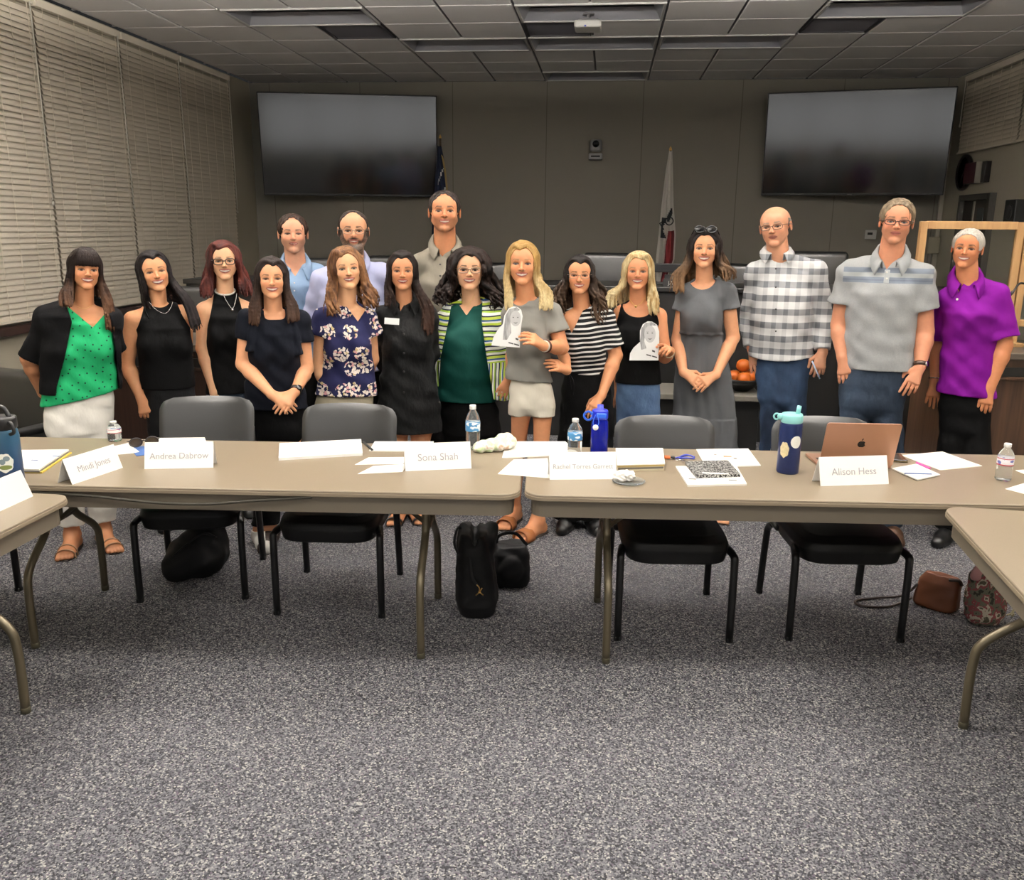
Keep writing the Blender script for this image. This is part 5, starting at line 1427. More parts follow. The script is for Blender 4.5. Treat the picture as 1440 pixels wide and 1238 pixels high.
# flags
M_POLE = mat('pole_wood', '4a3826', .4)
def flag(px_top, py_top, Y, rows, mats, paint, label, finial=True):
    top = PX(px_top, py_top, 1, Y); e = empty('flag', (top[0], Y, 0), 0, label, 'flag')
    b = MB(); b.tube([(0, 0, .03), (0, 0, top[2] - .01)], .014, 10); b.build('pole', M_POLE, e)
    b = MB(); b.lathe([(.0, 0), (.16, 0), (.16, .02), (.05, .045), (.02, .09), (0.016, .12)], 24); b.build('base', GOLD, e)
    b = MB(); b.lathe([(.012, -.02), (.016, 0), (.012, .015), (.004, .03), (0, .035)], 12, (0, 0, top[2] - .01)); b.build('finial', GOLD, e)
    q = sorted([(PX(r[1], r[0], 1, Y)[2], PX(r[1], r[0], 1, Y)[0] - top[0], PX(r[2], r[0], 1, Y)[0] - top[0]) for r in rows]); q = np.array(q)
    nz_, nu = 70, 44; vs = []; fs = []; mi = []
    for a in range(nz_ + 1):
        z = q[0, 0] + (q[-1, 0] - q[0, 0]) * a / nz_; l = np.interp(z, q[:, 0], q[:, 1]); r = np.interp(z, q[:, 0], q[:, 2])
        for k in range(nu + 1):
            u = k / nu; w = r - l; vs.append((l + w * u, -.03 - (.02 + .25 * w) * math.sin(u * math.pi) - .16 * w * math.sin(u * 15 + 2 * z) * math.sin(u * math.pi), z - .05 * u * (1 - u)))
    b = MB()
    b.add(vs, [[a * (nu + 1) + k, a * (nu + 1) + k + 1, (a + 1) * (nu + 1) + k + 1, (a + 1) * (nu + 1) + k] for a in range(nz_) for k in range(nu)], 0, True)
    b.mi = [paint(k / nu, 1 - a / nz_) for a in range(nz_) for k in range(nu)]
    b.build('cloth', mats, e, solid=.004); return e
FW, FRD, FBK, FNV = cloth('white_flag_cloth', 'b8b4ac'), cloth('red_flag_cloth', '5a1d20'), cloth('dark_flag_print', '1f2022'), cloth('navy_flag_cloth', '1a2030')
def paint_a(u, v):     # v: 0 top .. 1 bottom
    if v > .60 and u > .42 + .25 * max(0, .72 - v) * 4 and u < .9: return 1
    if .44 < v < .53 and .45 < u < .85 and abs((u - .45) * .22 - (.53 - v)) < .035: return 2
    if .50 < v < .66 and u < .30 + .1 * math.sin(v * 40) and u > .10: return 2
    return 0
f = flag(943, 209, 10.0, [(212, 941, 945), (240, 936, 946), (290, 930, 947), (330, 926, 950), (365, 922, 948), (395, 922, 936)], [FW, FRD, FBK], paint_a, 'white and red state flag draped on a pole behind the group')
tx = PX(938, 314, 1, 9.9); o = text('lettering', 'FO', .13, FBK, f, (tx[0] - f.location[0], -.135, tx[2]), (R(90), R(-35), R(5)))
f2 = flag(619, 192, 10.4, [(205, 616, 621), (225, 615, 625), (250, 613, 628), (275, 611, 630), (330, 608, 632)], [FNV, FW], lambda u, v: 1 if (.3 < u < .9 and (int(v * 30) + int(u * 9)) % 7 == 0 and v > .25) else 0, 'dark blue flag with gold fringe beside the television')
b = MB(); P = [PX(x, y, 1, 10.36) for x, y in ((617, 213), (622, 222), (625, 236), (627, 252), (628.5, 268), (630, 300), (631, 328))]; b.tube(spline([p - np.array(f2.location) for p in P], 5), .012, 6); b.build('fringe', mat('gold_fringe', '8a7440', .6), f2)
# ------------------------------------------------------------------ dais and back furniture
def woodgrain(name, a, b, rough=.4):
    m, t = nmat(name, rough, .4); x, y, z, co = t.xyz()
    n = t.noise(t.mapping(co, (9, 9, .7)), 1.5, 5, .6); k = t.noise(t.mapping(co, (60, 60, 2.0)), 1.0, 3)
    f = t.math('ADD', t.math('MULTIPLY', t.math('SUBTRACT', n, .3), 1.6), t.math('MULTIPLY', t.math('SUBTRACT', k, .5), .8)); f[0].use_clamp = True
    t.base(t.mix(f, a, b)); t.bump(k, .15, .002); return m
M_WAL = woodgrain('walnut_panel', '3c2a1f', '6b4f3b'); M_WALD = woodgrain('dark_walnut_panel', '281a15', '46302600'[:6]); M_TOP = mat('laminate_counter', '5a5148', .35); M_DKP = mat('black_laminate', '141313', .4)
def counter(name, x0, x1, y0, y1, h, m, label, top=M_TOP, band=True):
    e = empty(name, ((x0 + x1) / 2, (y0 + y1) / 2, 0), 0, label, 'counter'); w, d = x1 - x0, y1 - y0
    boxo('body', (0, 0, (h - .04) / 2), (w, d, h - .04), m, e, .004)
    boxo('counter_top', (0, -.015, h - .02), (w + .03, d + .03, .04), top, e, .006)
    if band: boxo('front_rail', (0, -d / 2 - .006, h - .115), (w - .02, .012, .055), M_DKP, e, .003); boxo('front_moulding', (0, -d / 2 - .010, h - .155), (w - .02, .02, .02), m, e, .004)
    return e
zR = 1.03
counter('dais_counter', 2.10, 3.98, 5.42, 6.10, zR, M_WAL, 'walnut panelled counter wing behind the man in purple')
counter('dais_counter', -3.35, -2.25, 5.12, 5.72, 1.0, M_WALD, 'dark walnut counter wing behind the women by the window')
counter('dais_counter', -3.6, 3.2, 7.2, 7.9, 1.27, M_DKP, 'long black counter of the dais behind the group', M_DKP, False)
counter('low_table', PX(900, 545, 1, 6.35)[0], PX(1068, 548, 1, 6.35)[0], 6.3, 6.75, .56, M_DKP, 'low black table with a grey top behind the woman in the grey dress', mat('grey_laminate', '76726a', .5), False)
# oranges in a dark bowl
c = PX(1044, 532, 1, 6.5); zt = .56
e = empty('bowl', (c[0], 6.5, zt), 0, 'dark bowl of oranges on the low table', 'bowl'); b = MB(); b.lathe([(.05, 0), (.06, .01), (.13, .06), (.16, .10), (.152, .10), (.12, .065), (.0, .02)], 28); b.build('bowl_shell', BLACKR, e)
M_OR = mat('orange_peel', 'c9641c', .45, bump=(160, .3, .002))
for k, (dx, dy, dz) in enumerate([(.063 * math.cos(R(a)), .063 * math.sin(R(a)), .102) for a in (-90, 30, 150)] + [(0, 0, .190)]):
    b = MB(); rr = .052; b.lathe([(0, -rr)] + [(rr * math.cos(R(a)), rr * .94 * math.sin(R(a))) for a in range(-75, 90, 15)] + [(0.004, rr * .90), (0, rr * .88)], 20)
    o = b.build('orange', M_OR, None, (c[0] + dx, 6.5 + dy, zt + dz)); tag(o, 'ripe orange in the dark bowl on the low table', 'orange', 'oranges in the bowl')
    b = MB(); b.lathe([(0, .0), (.005, .001), (.004, .004), (0, .005)], 8, (0, 0, rr * .89)); b.build('stem', mat('stem_green', '4a5a2a', .7), o)
# high backed chairs behind the dais
def exec_chair(x, y, zt, label):
    e = empty('office_chair', (x, y, 0), 0, label, 'chair', 'high backed black chairs behind the dais'); zs = zt - .72
    b = MB(); b.box((0, .20, zs + .40), (.56, .11, .66), .05, seg=4, smooth=True); b.build('backrest', VINYL, e)
    b = MB(); b.box((0, -.08, zs), (.54, .52, .11), .045, seg=4, smooth=True); b.build('seat', VINYL, e)
    for g in (-1, 1): b = MB(); b.tube(spline([(g * .29, .16, zs + .02), (g * .32, .1, zs + .18), (g * .32, -.18, zs + .2), (g * .29, -.24, zs + .0)], 5), .018, 8); b.build('armrest', BLACKR, e)
    b = MB(); b.tube([(0, -.06, .12), (0, -.06, zs - .05)], .03, 12)
    for k in range(5): a = R(72 * k + 18); b.tube([(0, -.06, .12), (.3 * math.cos(a), -.06 + .3 * math.sin(a), .07)], [.025, .016], 8)
    b.build('base', BLACKR, e)
    for k in range(5): a = R(72 * k + 18); b = MB(); b.tube([(.3 * math.cos(a) - .015, -.06 + .3 * math.sin(a), .03), (.3 * math.cos(a) + .015, -.06 + .3 * math.sin(a), .03)], .03, 10); b.build('caster', BLACKR, e)
VINYL = mat('black_vinyl', '121314', .40, spec=1.0, bump=(260, .12, .002))
for px, py, l in ((452, 364, 'behind the man in the light blue polo'), (556, 361, 'behind the bearded man'), (704, 371, 'behind the woman in the striped cardigan'), (860, 357, 'between the woman in the striped top and the blonde in black'), (1038, 372, 'between the grey dress and the checked shirt'), (1150, 355, 'behind the man in the checked shirt')):
    p = PX(px, py, 1, 8.45); exec_chair(p[0], 8.25, p[2], 'high backed black chair ' + l)
# monitor and name plate on the dais
p = PX(940, 397, 1, 7.5); e = empty('monitor', (p[0], 7.55, 1.27), 0, 'black computer monitor on the dais below the flag', 'monitor')
hm = PX(940, 371, 1, 7.5)[2] - 1.27
boxo('casing', (0, 0, hm / 2 + .05), (.30, .04, hm - .1), M_BEZ, e, .006); boxo('stand', (0, .02, .04), (.06, .04, .08), BLACKR, e); boxo('foot', (0, .01, .008), (.2, .14, .016), BLACKR, e, .004)
p = PX(947, 404, 1, 7.25); e = empty('name_plate', (p[0] + .04, 7.24, 1.27), 0, 'black name plate with pale letters on the dais', 'name plate')
boxo('plate', (0, 0, .03), (.26, .012, .06), BLACKR, e, .002); text('lettering', 'JAMES C.', .045, mat('pale_letters', 'b8b6b0', .5), e, (0, -.0085, .03), (R(90), 0, 0))
# black chair at the end of the dais, behind the black tank top
p = PX(262, 405, 1, 6.3); exec_chair(p[0], 6.15, p[2], 'high backed black chair between the tank top and the auburn haired woman')
p = PX(166, 486, 2, 1.0); o = boxo('paper_sheet', (0, 0, .004), (.22, .2, .006), mat('paper', 'e9e6df', .8), None, 0, (p[0], 5.35, 1.0)); tag(o, 'white papers on the dark walnut counter wing', 'paper')
# acrylic screens in wooden frames on the right wing
M_PINE = woodgrain('pine_frame', 'b0875a', 'd2ab78', .5)
M_ACR = bpy.data.materials.new('clear_acrylic'); M_ACR.use_nodes = True; _n = M_ACR.node_tree; _n.nodes.clear()
_o = _n.nodes.new('ShaderNodeOutputMaterial'); _mx = _n.nodes.new('ShaderNodeMixShader'); _t = _n.nodes.new('ShaderNodeBsdfTransparent'); _g = _n.nodes.new('ShaderNodeBsdfGlossy'); _f = _n.nodes.new('ShaderNodeFresnel')
_t.inputs[0].default_value = (.90, .91, .90, 1); _g.inputs['Roughness'].default_value = .06; _f.inputs[0].default_value = 1.3
for a_, b_ in ((_f.outputs[0], _mx.inputs[0]), (_t.outputs[0], _mx.inputs[1]), (_g.outputs[0], _mx.inputs[2]), (_mx.outputs[0], _o.inputs[0])): _n.links.new(a_, b_)
def screen(pxl, pxr, Y, label):
    a = PX(pxl, 400, 1, Y)[0]; b_ = PX(pxr, 400, 1, Y)[0]; zt = PX((pxl + min(pxr, 1440)) / 2, 312, 1, Y)[2]; w = b_ - a; h = zt - zR
    e = empty('acrylic_screen', ((a + b_) / 2, Y, zR), 0, label, 'screen', None); f = MB(); t = .042
    for s_ in (-1, 1): f.box((s_ * (w / 2 - t / 2), 0, h / 2), (t, .04, h), .003)
    f.box((0, 0, h - t / 2), (w - 2 * t, .04, t * 1.15), .003); f.box((0, 0, t / 2 + .12), (w - 2 * t, .04, t), .003); f.build('frame', M_PINE, e)
    boxo('panel', (0, .004, h / 2 + .07), (w - .05, .005, h - .16), M_ACR, e); s2 = MB()
    for s_ in (-1, 1):
        for k in range(4): s2.lathe([(0, .002), (.005, .001), (.006, 0)], 8, (s_ * (w / 2 - t / 2), 0, .0))
    for s_ in (-1, 1): boxo('foot', (s_ * (w / 2 - t / 2), 0, .012), (.05, .22, .024), M_PINE, e, .003)
screen(1284, 1428, 5.8, 'wood framed acrylic screen behind the man in purple'); screen(1430, 1585, 5.8, 'wood framed acrylic screen cut by the photo edge')
p = PX(1437, 474, 2, zR); e = empty('binder', (p[0] + .1, 5.52, zR), 0, 'green edged papers on the walnut counter at the photo edge', 'papers'); boxo('cover', (0, 0, .010), (.26, .18, .02), mat('green_card', '6f9a76', .6), e, .002); boxo('sheets', (.0, 0, .026), (.25, .17, .012), MATS['paper'], e, .001)
pb = PX(1475, 440, 1, 5.56); e = empty('microphone', (pb[0], 5.58, zR), 0, 'black gooseneck microphone on the walnut counter', 'microphone'); boxo('base', (0, 0, .015), (.12, .14, .03), BLACKR, e, .006)
q0 = PX(1424, 411, 1, 5.5); q1 = PX(1440, 399, 1, 5.58); loc = np.array([pb[0], 5.58, zR]); b = MB(); b.tube(spline([(0, 0, .03), (0.02, 0, .25), (q1 - loc), (q0 - loc)], 8), .006, 8); b.build('gooseneck', BLACKR, e)
b = MB(); b.tube([q0 - loc, q0 - loc + np.array([-.03, -.03, -.02])], .010, 10); b.build('capsule', BLACKR, e)
# ------------------------------------------------------------------ folding tables
def lam():
    m, t = nmat('tan_table_laminate', .38, .45); x, y, z, co = t.xyz(); n = t.noise(co, 160, 3, .6); t.base(t.mix(n, '7c705f', '877a67')); return m
M_LAM = lam(); M_EDGE = mat('table_edge_moulding', '8c7e6a', .5); M_APR = mat('table_apron', '71685a', .5); M_LEG = mat('bronze_leg_tube', '6f6653', .32, .55)
TH = .737
def folding_table(cx, cy, rz, label, L=2.44, D=.762, xl=(-.80, .80), flip=(1, 1)):
    e = empty('folding_table', (cx, cy, 0), rz, label, 'table', 'tan folding tables')
    b = MB(); b.prism(rrect(L, D, .075, 8), TH - .022, TH, .004, 0); b.build('tabletop', M_LAM, e)
    b = MB(); b.prism(rrect(L + .004, D + .004, .077, 8), TH - .024, TH - .008, .003); b.build('edge_band', M_EDGE, e)
    b = MB(); t = .018; P = rrect(L - .05, D - .05, .06, 6); Q = rrect(L - .05 - 2 * t, D - .05 - 2 * t, .045, 6); n = len(P)
    vs = [(x, y, z) for z in (TH - .095, TH - .024) for x, y in P] + [(x, y, z) for z in (TH - .095, TH - .024) for x, y in Q]; fs = []
    for k in range(n):
        j = (k + 1) % n; fs += [[k, j, n + j, n + k], [2 * n + j, 2 * n + k, 3 * n + k, 3 * n + j], [j, k, 2 * n + k, 2 * n + j], [n + k, n + j, 3 * n + j, 3 * n + k]]
    b.add(vs, fs); b.build('apron', M_APR, e)
    for x, f in zip(xl, flip):
        for g in (-1, 1):
            b = MB(); yb = g * (D / 2 - .085)
            b.tube(spline([(x, g * .085, TH - .03), (x, g * .090, .56), (x, g * .115, .46), (x, yb * .9, .34), (x, yb, .24), (x, yb, .015)], 6), .0165, 12); lg = b.build('leg', M_LEG, e)
            b = MB(); b.lathe([(.0, 0), (.0168, 0), (.0172, .02), (.0165, .024)], 14, (x, yb, 0)); b.build('foot_cap', mat('grey_foot_cap', '55503f', .6), lg)
        b = MB(); b.tube([(x, -.12, .47), (x, .12, .47)], .012, 8); b.tube([(x, 0, .47), (x + .0, 0, .52)], .01, 8); b.build('crossbar', M_LEG, e)
        s_ = -1 if x > 0 else 1
        b = MB(); b.tube([(x, 0, .47), (x + s_ * .28, 0, TH - .035)], .010, 8); b.build('brace', M_LEG, e)
    return e
TA = .0715; ang = math.atan(TA); ux = np.array([math.cos(ang), math.sin(ang)]); uy = np.array([-math.sin(ang), math.cos(ang)])
def front(X): return 3.1545 + TA * X
def tcentre(xr, side):
    f = np.array([xr, front(xr)]) ; return f + ux * (1.22 * side) + uy * .381
c1 = tcentre(-.302, -1); c2 = tcentre(-.282, 1)
t1 = folding_table(c1[0], c1[1], ang, 'long tan folding table with four tent name cards, window side', xl=(-.80, .82)); folding_table(c2[0], c2[1], ang, 'long tan folding table carrying the open laptop', xl=(-.88, .97))
b = MB(); ql = [(-.72, -.374, TH - .028), (-.45, -.380, TH - .040), (-.2, -.384, TH - .060), (.0, -.384, TH - .062), (.2, -.380, TH - .045), (.42, -.374, TH - .028)]; b.tube(spline(ql, 8), .006, 6, flat=1.0); b.build('loose_edge_strip', mat('dark_edge_strip', '3c382f', .5), t1)
folding_table(-1.955 - .381, 2.905 - 1.22, R(90), 'tan folding table at the left corner of the photo', xl=(-.85, .92))
rt = R(90) - .085; ct = np.array([1.268, 3.222]); rx = np.array([math.cos(rt), math.sin(rt)]); ry = np.array([-math.sin(rt), math.cos(rt)])
cc = ct - rx * 1.22 - ry * .381; folding_table(cc[0], cc[1], rt, 'tan folding table at the right corner of the photo', xl=(-.85, .93))
# ------------------------------------------------------------------ guest chairs
M_FRM = mat('black_chair_frame', '111112', .35)
def guest_chair():
    e = empty('guest_chair', (0, 0, 0)); F = Field((-.29, -.33, .30), (.29, .27, .52), .008)
    F.loft([(.345, 0, -.02, .17, .185), (.36, 0, -.02, .215, .24), (.42, 0, -.02, .228, .25), (.452, 0, -.02, .218, .24), (.468, 0, -.02, .18, .19)], 0, .01, n=5)
    F.ell((0, -.06, .445), (.19, .15, .035), None, .03)
    me, V = F.mesh('seat'); link('seat', me, mat('shaded_seat_vinyl', '09090a', .5, spec=.35, bump=(260, .12, .002)), e, smooth=True)  # same vinyl as the backrest, darkened: shade on the seat put into its colour
    vs = []; fs = []; nu, nv = 28, 22
    for side in (0, 1):
        for j in range(nv + 1):
            v = j / nv; z = .50 + .37 * v; w = .235 - .0 * v
            for k in range(nu + 1):
                u = -1 + 2 * k / nu; r = .07
                zc = min(1.0, (.87 - z) / r) if z > .87 - r else 1.0; ww = w - (r * (1 - math.sqrt(max(0, 1 - (1 - zc) ** 2))) if zc < 1 else 0)
                zb = min(1.0, (z - .50) / .05); ww -= .03 * (1 - math.sqrt(max(0, 1 - (1 - zb) ** 2)))
                th = .024 * (max(0, 1 - abs(u) ** 8) ** .5) * (max(0, 1 - abs(2 * v - 1) ** 10) ** .5)
                y = .235 + .10 * v - .045 * (1 - u * u) * -1 - .02
                vs.append((u * ww, y + (-th if side == 0 else th), z))
    n1 = (nu + 1) * (nv + 1)
    for j in range(nv):
        for k in range(nu):
            a = j * (nu + 1) + k; q = [a, a + 1, a + nu + 2, a + nu + 1]; fs.append(q); fs.append([i + n1 for i in q[::-1]])
    b = MB(); b.add(vs, fs, 0, True); o = b.build('backrest', VINYL, e)
    for g in (-1, 1):
        b = MB(); b.tube(spline([(g * .225, -.15, .395), (g * .238, -.215, .385), (g * .24, -.232, .34), (g * .24, -.235, .004)], 5), .0165, 10); lg = b.build('leg', M_FRM, e); boxo('glide', (g * .24, -.235, .010), (.030, .030, .02), BLACKR, lg, .004)
        b = MB(); b.tube(spline([(g * .225, .17, .39), (g * .232, .215, .36), (g * .235, .235, .30), (g * .24, .265, .004)], 5), .0165, 10); lg = b.build('leg', M_FRM, e); boxo('glide', (g * .24, .265, .010), (.030, .030, .02), BLACKR, lg, .004)
        b = MB(); b.tube(spline([(g * .225, .10, .39), (g * .235, .21, .41), (g * .235, .25, .50), (g * .22, .295, .72)], 5), .0125, 10); b.build('back_post', M_FRM, e)
    b = MB(); b.tube([(-.225, -.14, .385), (.225, -.14, .385)], .011, 8); b.tube([(-.225, .15, .385), (.225, .15, .385)], .011, 8); b.build('seat_rail', M_FRM, e)
    return e
CH = guest_chair()
spots = [((-2.123, 3.552), (-1.656, 3.654), 'empty black vinyl chair nearest the window, behind the first tent cards'), ((-1.439, 3.509), (-.966, 3.540), 'empty black vinyl chair in front of the floral blouse'),
         ((.10, 3.452), (.579, 3.493), 'empty black vinyl chair in front of the woman in the grey dress'), ((.834, 3.545), (1.322, 3.588), 'empty black vinyl chair behind the laptop'), ((-2.80, 3.16), (-2.77, 3.56), 'black vinyl chair at the window end of the long table, mostly outside the frame')]
for k, (a, b_, l) in enumerate(spots):
    e = CH if k == 0 else copy_tree(CH); a = np.array(a); b_ = np.array(b_); d = (b_ - a) / np.linalg.norm(b_ - a); m_ = (a + b_) / 2 + np.array([-d[1], d[0]]) * .235
    e.location = (m_[0], m_[1], 0); e.rotation_euler = (0, 0, math.atan2(d[1], d[0])); tag(e, l, 'chair', 'guest chairs behind the tables')
# padded armchair at the far left
ap = PX(32, 548, 1, 4.72); e = empty('armchair', (ap[0] - .03, 4.42, 0), R(-14), 'black padded armchair at the left edge beside the white trousers', 'chair')
b = MB(); b.box((0, .30, .62), (.60, .14, .52), .055, seg=4, smooth=True); b.build('backrest', VINYL, e); b = MB(); b.box((0, -.03, .42), (.58, .58, .14), .05, seg=4, smooth=True); b.build('seat', VINYL, e)
for g in (-1, 1):
    b = MB(); b.box((g * .30, -.02, .60), (.07, .5, .05), .02, seg=3, smooth=True); b.build('armrest', BLACKR, e)
    for y in (-.26, .28): b = MB(); b.tube([(g * .29, y, .60), (g * .29, y, .01)], .016, 10); b.build('leg', M_FRM, e)
# ------------------------------------------------------------------ things on the tables
M_PAP = MATS['paper']; M_CARD = mat('white_card', 'f0eeea', .7); M_INK = mat('pale_grey_ink', 'aaa8ac', .8); M_BLUEINK = mat('blue_print', '3a5c96', .6); M_YEL = mat('yellow_folder', 'd0b64e', .7); M_MANILA = mat('manila_folder', 'cfbf98', .75); M_GREYC = mat('grey_notebook_cover', '7d7a74', .6)
def T(px, py, z=TH): return PX(px, py, 2, z)
def tent(bl, br, h, txt, label, dep=.075, lean=.5, z=TH, size=.04):
    a, b_ = T(*bl, z), T(*br, z); d = b_ - a; w = np.linalg.norm(d[:2]); e = empty('name_card', (a[0], a[1], z), math.atan2(d[1], d[0]), label, 'name card', 'folded name cards on the tables')
    t = .0016; m_ = dep * lean
    b = MB(); b.prism([(0, 0), (m_, h), (m_ + t, h), (t * 1.5, 0)], 0, w); 
    b.v = [(z_, x_, y_) for x_, y_, z_ in b.v]; b.build('front_panel', M_CARD, e)
    b = MB(); b.prism([(dep, 0), (m_, h), (m_ - t * .2, h - t), (dep - t * 1.5, 0)], 0, w); b.v = [(z_, x_, y_) for x_, y_, z_ in b.v]; b.build('back_panel', M_CARD, e)
    if txt:
        ph = math.atan2(h, m_); text('lettering', txt, size, M_INK, e, (w / 2, m_ * .47 - .0012, h * .47), (ph, 0, 0), .0002)
    return e
tent((102, 682), (173, 658), .098, 'Mindi Jones', 'tilted white name card beside the papers with a yellow folder', size=.036)
tent((203, 660), (300, 658), .105, 'Andrea Dabrow', 'white name card reading Andrea Dabrow', size=.036)
tent((570, 663), (663, 659), .108, 'Sona Shah', 'white name card reading Sona Shah', size=.042)
tent((773, 675), (867, 674), .105, 'Rachel Torres Garrett', 'white name card in front of the blue water bottle', size=.027)
tent((1154, 684), (1250, 681), .11, 'Alison Hess', 'white name card leaning in front of the laptop', size=.04)
tent((-34, 735), (47, 698), .10, None, 'white name card at the left edge in front of the dark blue flask')
def sheet(name, q, label, cat, m=M_PAP, th=.0015, z=TH, group=None, bump=0.0):
    P = [T(x, y, z) for x, y in q]; c = sum(P) / len(P); b = MB(); n = 10; vs = []; fs = []
    A, B, C, D = P
    for s_ in (1, 0):
        for i in range(n + 1):
            for j in range(n + 1):
                u, v = i / n, j / n; p = (A * (1 - u) + B * u) * (1 - v) + (D * (1 - u) + C * u) * v
                cur = bump * (max(0, u - .55) ** 2 * 4 + .4 * max(0, .3 - v) ** 2 * 6)
                vs.append((p[0] - c[0], p[1] - c[1], th * s_ + cur))
    k = (n + 1) ** 2
    for i in range(n):
        for j in range(n):
            a = i * (n + 1) + j; fs += [[a, a + n + 1, a + n + 2, a + 1][::-1], [k + a, k + a + 1, k + a + n + 2, k + a + n + 1][::-1]]
    for i in range(n):
        for a, b_ in ((i * (n + 1), (i + 1) * (n + 1)), ((i + 1) * (n + 1) + n, i * (n + 1) + n), (n * (n + 1) + i, n * (n + 1) + i + 1), (i + 1, i)): fs.append([a, b_, b_ + k, a + k])
    b.add(vs, fs); o = b.build(name, m, None, (c[0], c[1], z)); tag(o, label, cat, group)
    return o
# window side
o = sheet('paper_stack', [(17, 635), (97, 634), (55, 662), (17, 661)], 'stack of white papers on a yellow folder beside the dark blue flask', 'papers', M_PAP, .006, TH + .012)
c = np.array(o.location); o.location[2] = TH + .012
for k, (m_, dx, dz, nm) in enumerate(((M_YEL, .012, -.012, 'yellow_folder'), (M_GREYC, .004, -.007, 'grey_sheet'))):
    me = o.data.copy(); x = link(nm, me, m_, o, (dx, -.004 * k, dz))
b = MB(); b.box((.02, -.02, .007), (.03, .008, .001)); b.box((.07, .05, .007), (.03, .008, .001)); b.build('printed_marks', M_BLUEINK, o)
sheet('paper_sheet', [(137, 632), (180, 625), (196, 637), (162, 640)], 'loose white paper with a curled corner near the sunglasses', 'paper', bump=.005)
sheet('brochure', [(182, 630), (203, 628), (207, 640), (192, 642)], 'small blue and white brochure peeking out by the sunglasses', 'brochure', M_BLUEINK, .002)
sheet('paper_sheet', [(212, 618), (288, 617), (292, 628), (212, 632)], 'white papers behind the Andrea Dabrow card', 'paper', th=.006)
def glasses_thing(px, py, rz, label):
    p = T(px, py, TH + .0075); e = empty('sunglasses', tuple(p), rz, label, 'sunglasses'); f = MB(); l = MB()
    for g in (-1, 1):
        pts = [(g * .034 + .027 * math.cos(a), 0, .022 + .02 * math.sin(a)) for a in [2 * math.pi * k / 20 for k in range(20)]]; f.tube(pts, .003, 6, closed=True); l.add([(g * .034, 0, .022)] + pts, [[0, 1 + k, 1 + (k + 1) % 20] for k in range(20)])
        f.tube(spline([(g * .062, 0, .03), (g * .068, .03, .025), (g * .05, .10, .008)], 4), .0028, 6)
    f.tube([(-.008, 0, .026), (0, -.002, .03), (.008, 0, .026)], .003, 6); f.build('frame', BFRAME, e); l.build('lens', mat('smoke_lens', '3a3026', .1), e); return e
glasses_thing(203, 628, R(35), 'folded dark sunglasses lying on the table near the window')
o = sheet('folded_card', [(393, 627), (508, 621), (510, 641), (392, 648)], 'blank white folded card lying flat on the table', 'card', M_CARD, .012)
b = MB(); p0 = T(511, 623); p1 = T(524, 635); b.tube([p0 + [0, 0, .005], p1 + [0, 0, .005]], .0055, 8); cc_ = (p0 + p1) / 2; b.v = [tuple(np.array(v) - cc_) for v in b.v]; tag(b.build('marker_pen', BLACKR, None, tuple(cc_)), 'black marker pen beside the loose papers', 'pen')
sheet('paper_sheet', [(527, 622), (610, 622), (600, 636), (519, 635)], 'white paper lying behind the Sona Shah card', 'paper', th=.004)
sheet('paper_sheet', [(518, 644), (580, 643), (566, 653), (499, 654)], 'white paper fanned out left of the Sona Shah card, middle sheet', 'paper', z=TH)
sheet('paper_sheet', [(525, 656), (573, 653), (566, 664), (503, 667)], 'white paper fanned out left of the Sona Shah card, nearest sheet', 'paper', z=TH + .0)
sheet('paper_sheet', [(712, 622), (795, 622), (815, 640), (706, 645)], 'white papers fanned out behind the table joint', 'papers', th=.004)
sheet('paper_sheet', [(722, 647), (770, 645), (773, 673), (700, 667)], 'white paper fanned over the table joint, nearest sheet', 'paper', z=TH)
# crumpled wrapper
p = T(697, 634); F = Field((-.13, -.08, -.005), (.13, .08, .09), .004); F.ell((0, 0, .028), (.10, .04, .028), None, .01); F.ell((.05, .01, .045), (.045, .03, .032), None, .02); F.ell((-.07, -.01, .018), (.04, .03, .018), None, .02)
F.all(lambda X, Y, Z: .004 * np.sin(X * 80 + 3 * np.sin(Y * 50)) * np.sin(Z * 90 + X * 40) + .003 * np.sin(Y * 120 + X * 150), 'add'); F.all(lambda X, Y, Z: .001 - Z + 0 * X + 0 * Y, 'max')
me, V = F.mesh('snack_wrapper'); wm, wt = nmat('wrapper_film', .25, .5); x, y, z, co = wt.xyz(); n = wt.noise(co, 30, 2); wt.base(wt.ramp(n, [(0, 'e6ead8'), (.42, 'c9dcae'), (.55, 'f0efe4'), (.68, 'c6a58a')]))
o = link('snack_wrapper', me, wm, None, tuple(p), (0, 0, R(24)), True); tag(o, 'crumpled pale green plastic wrapper near the table joint', 'wrapper')
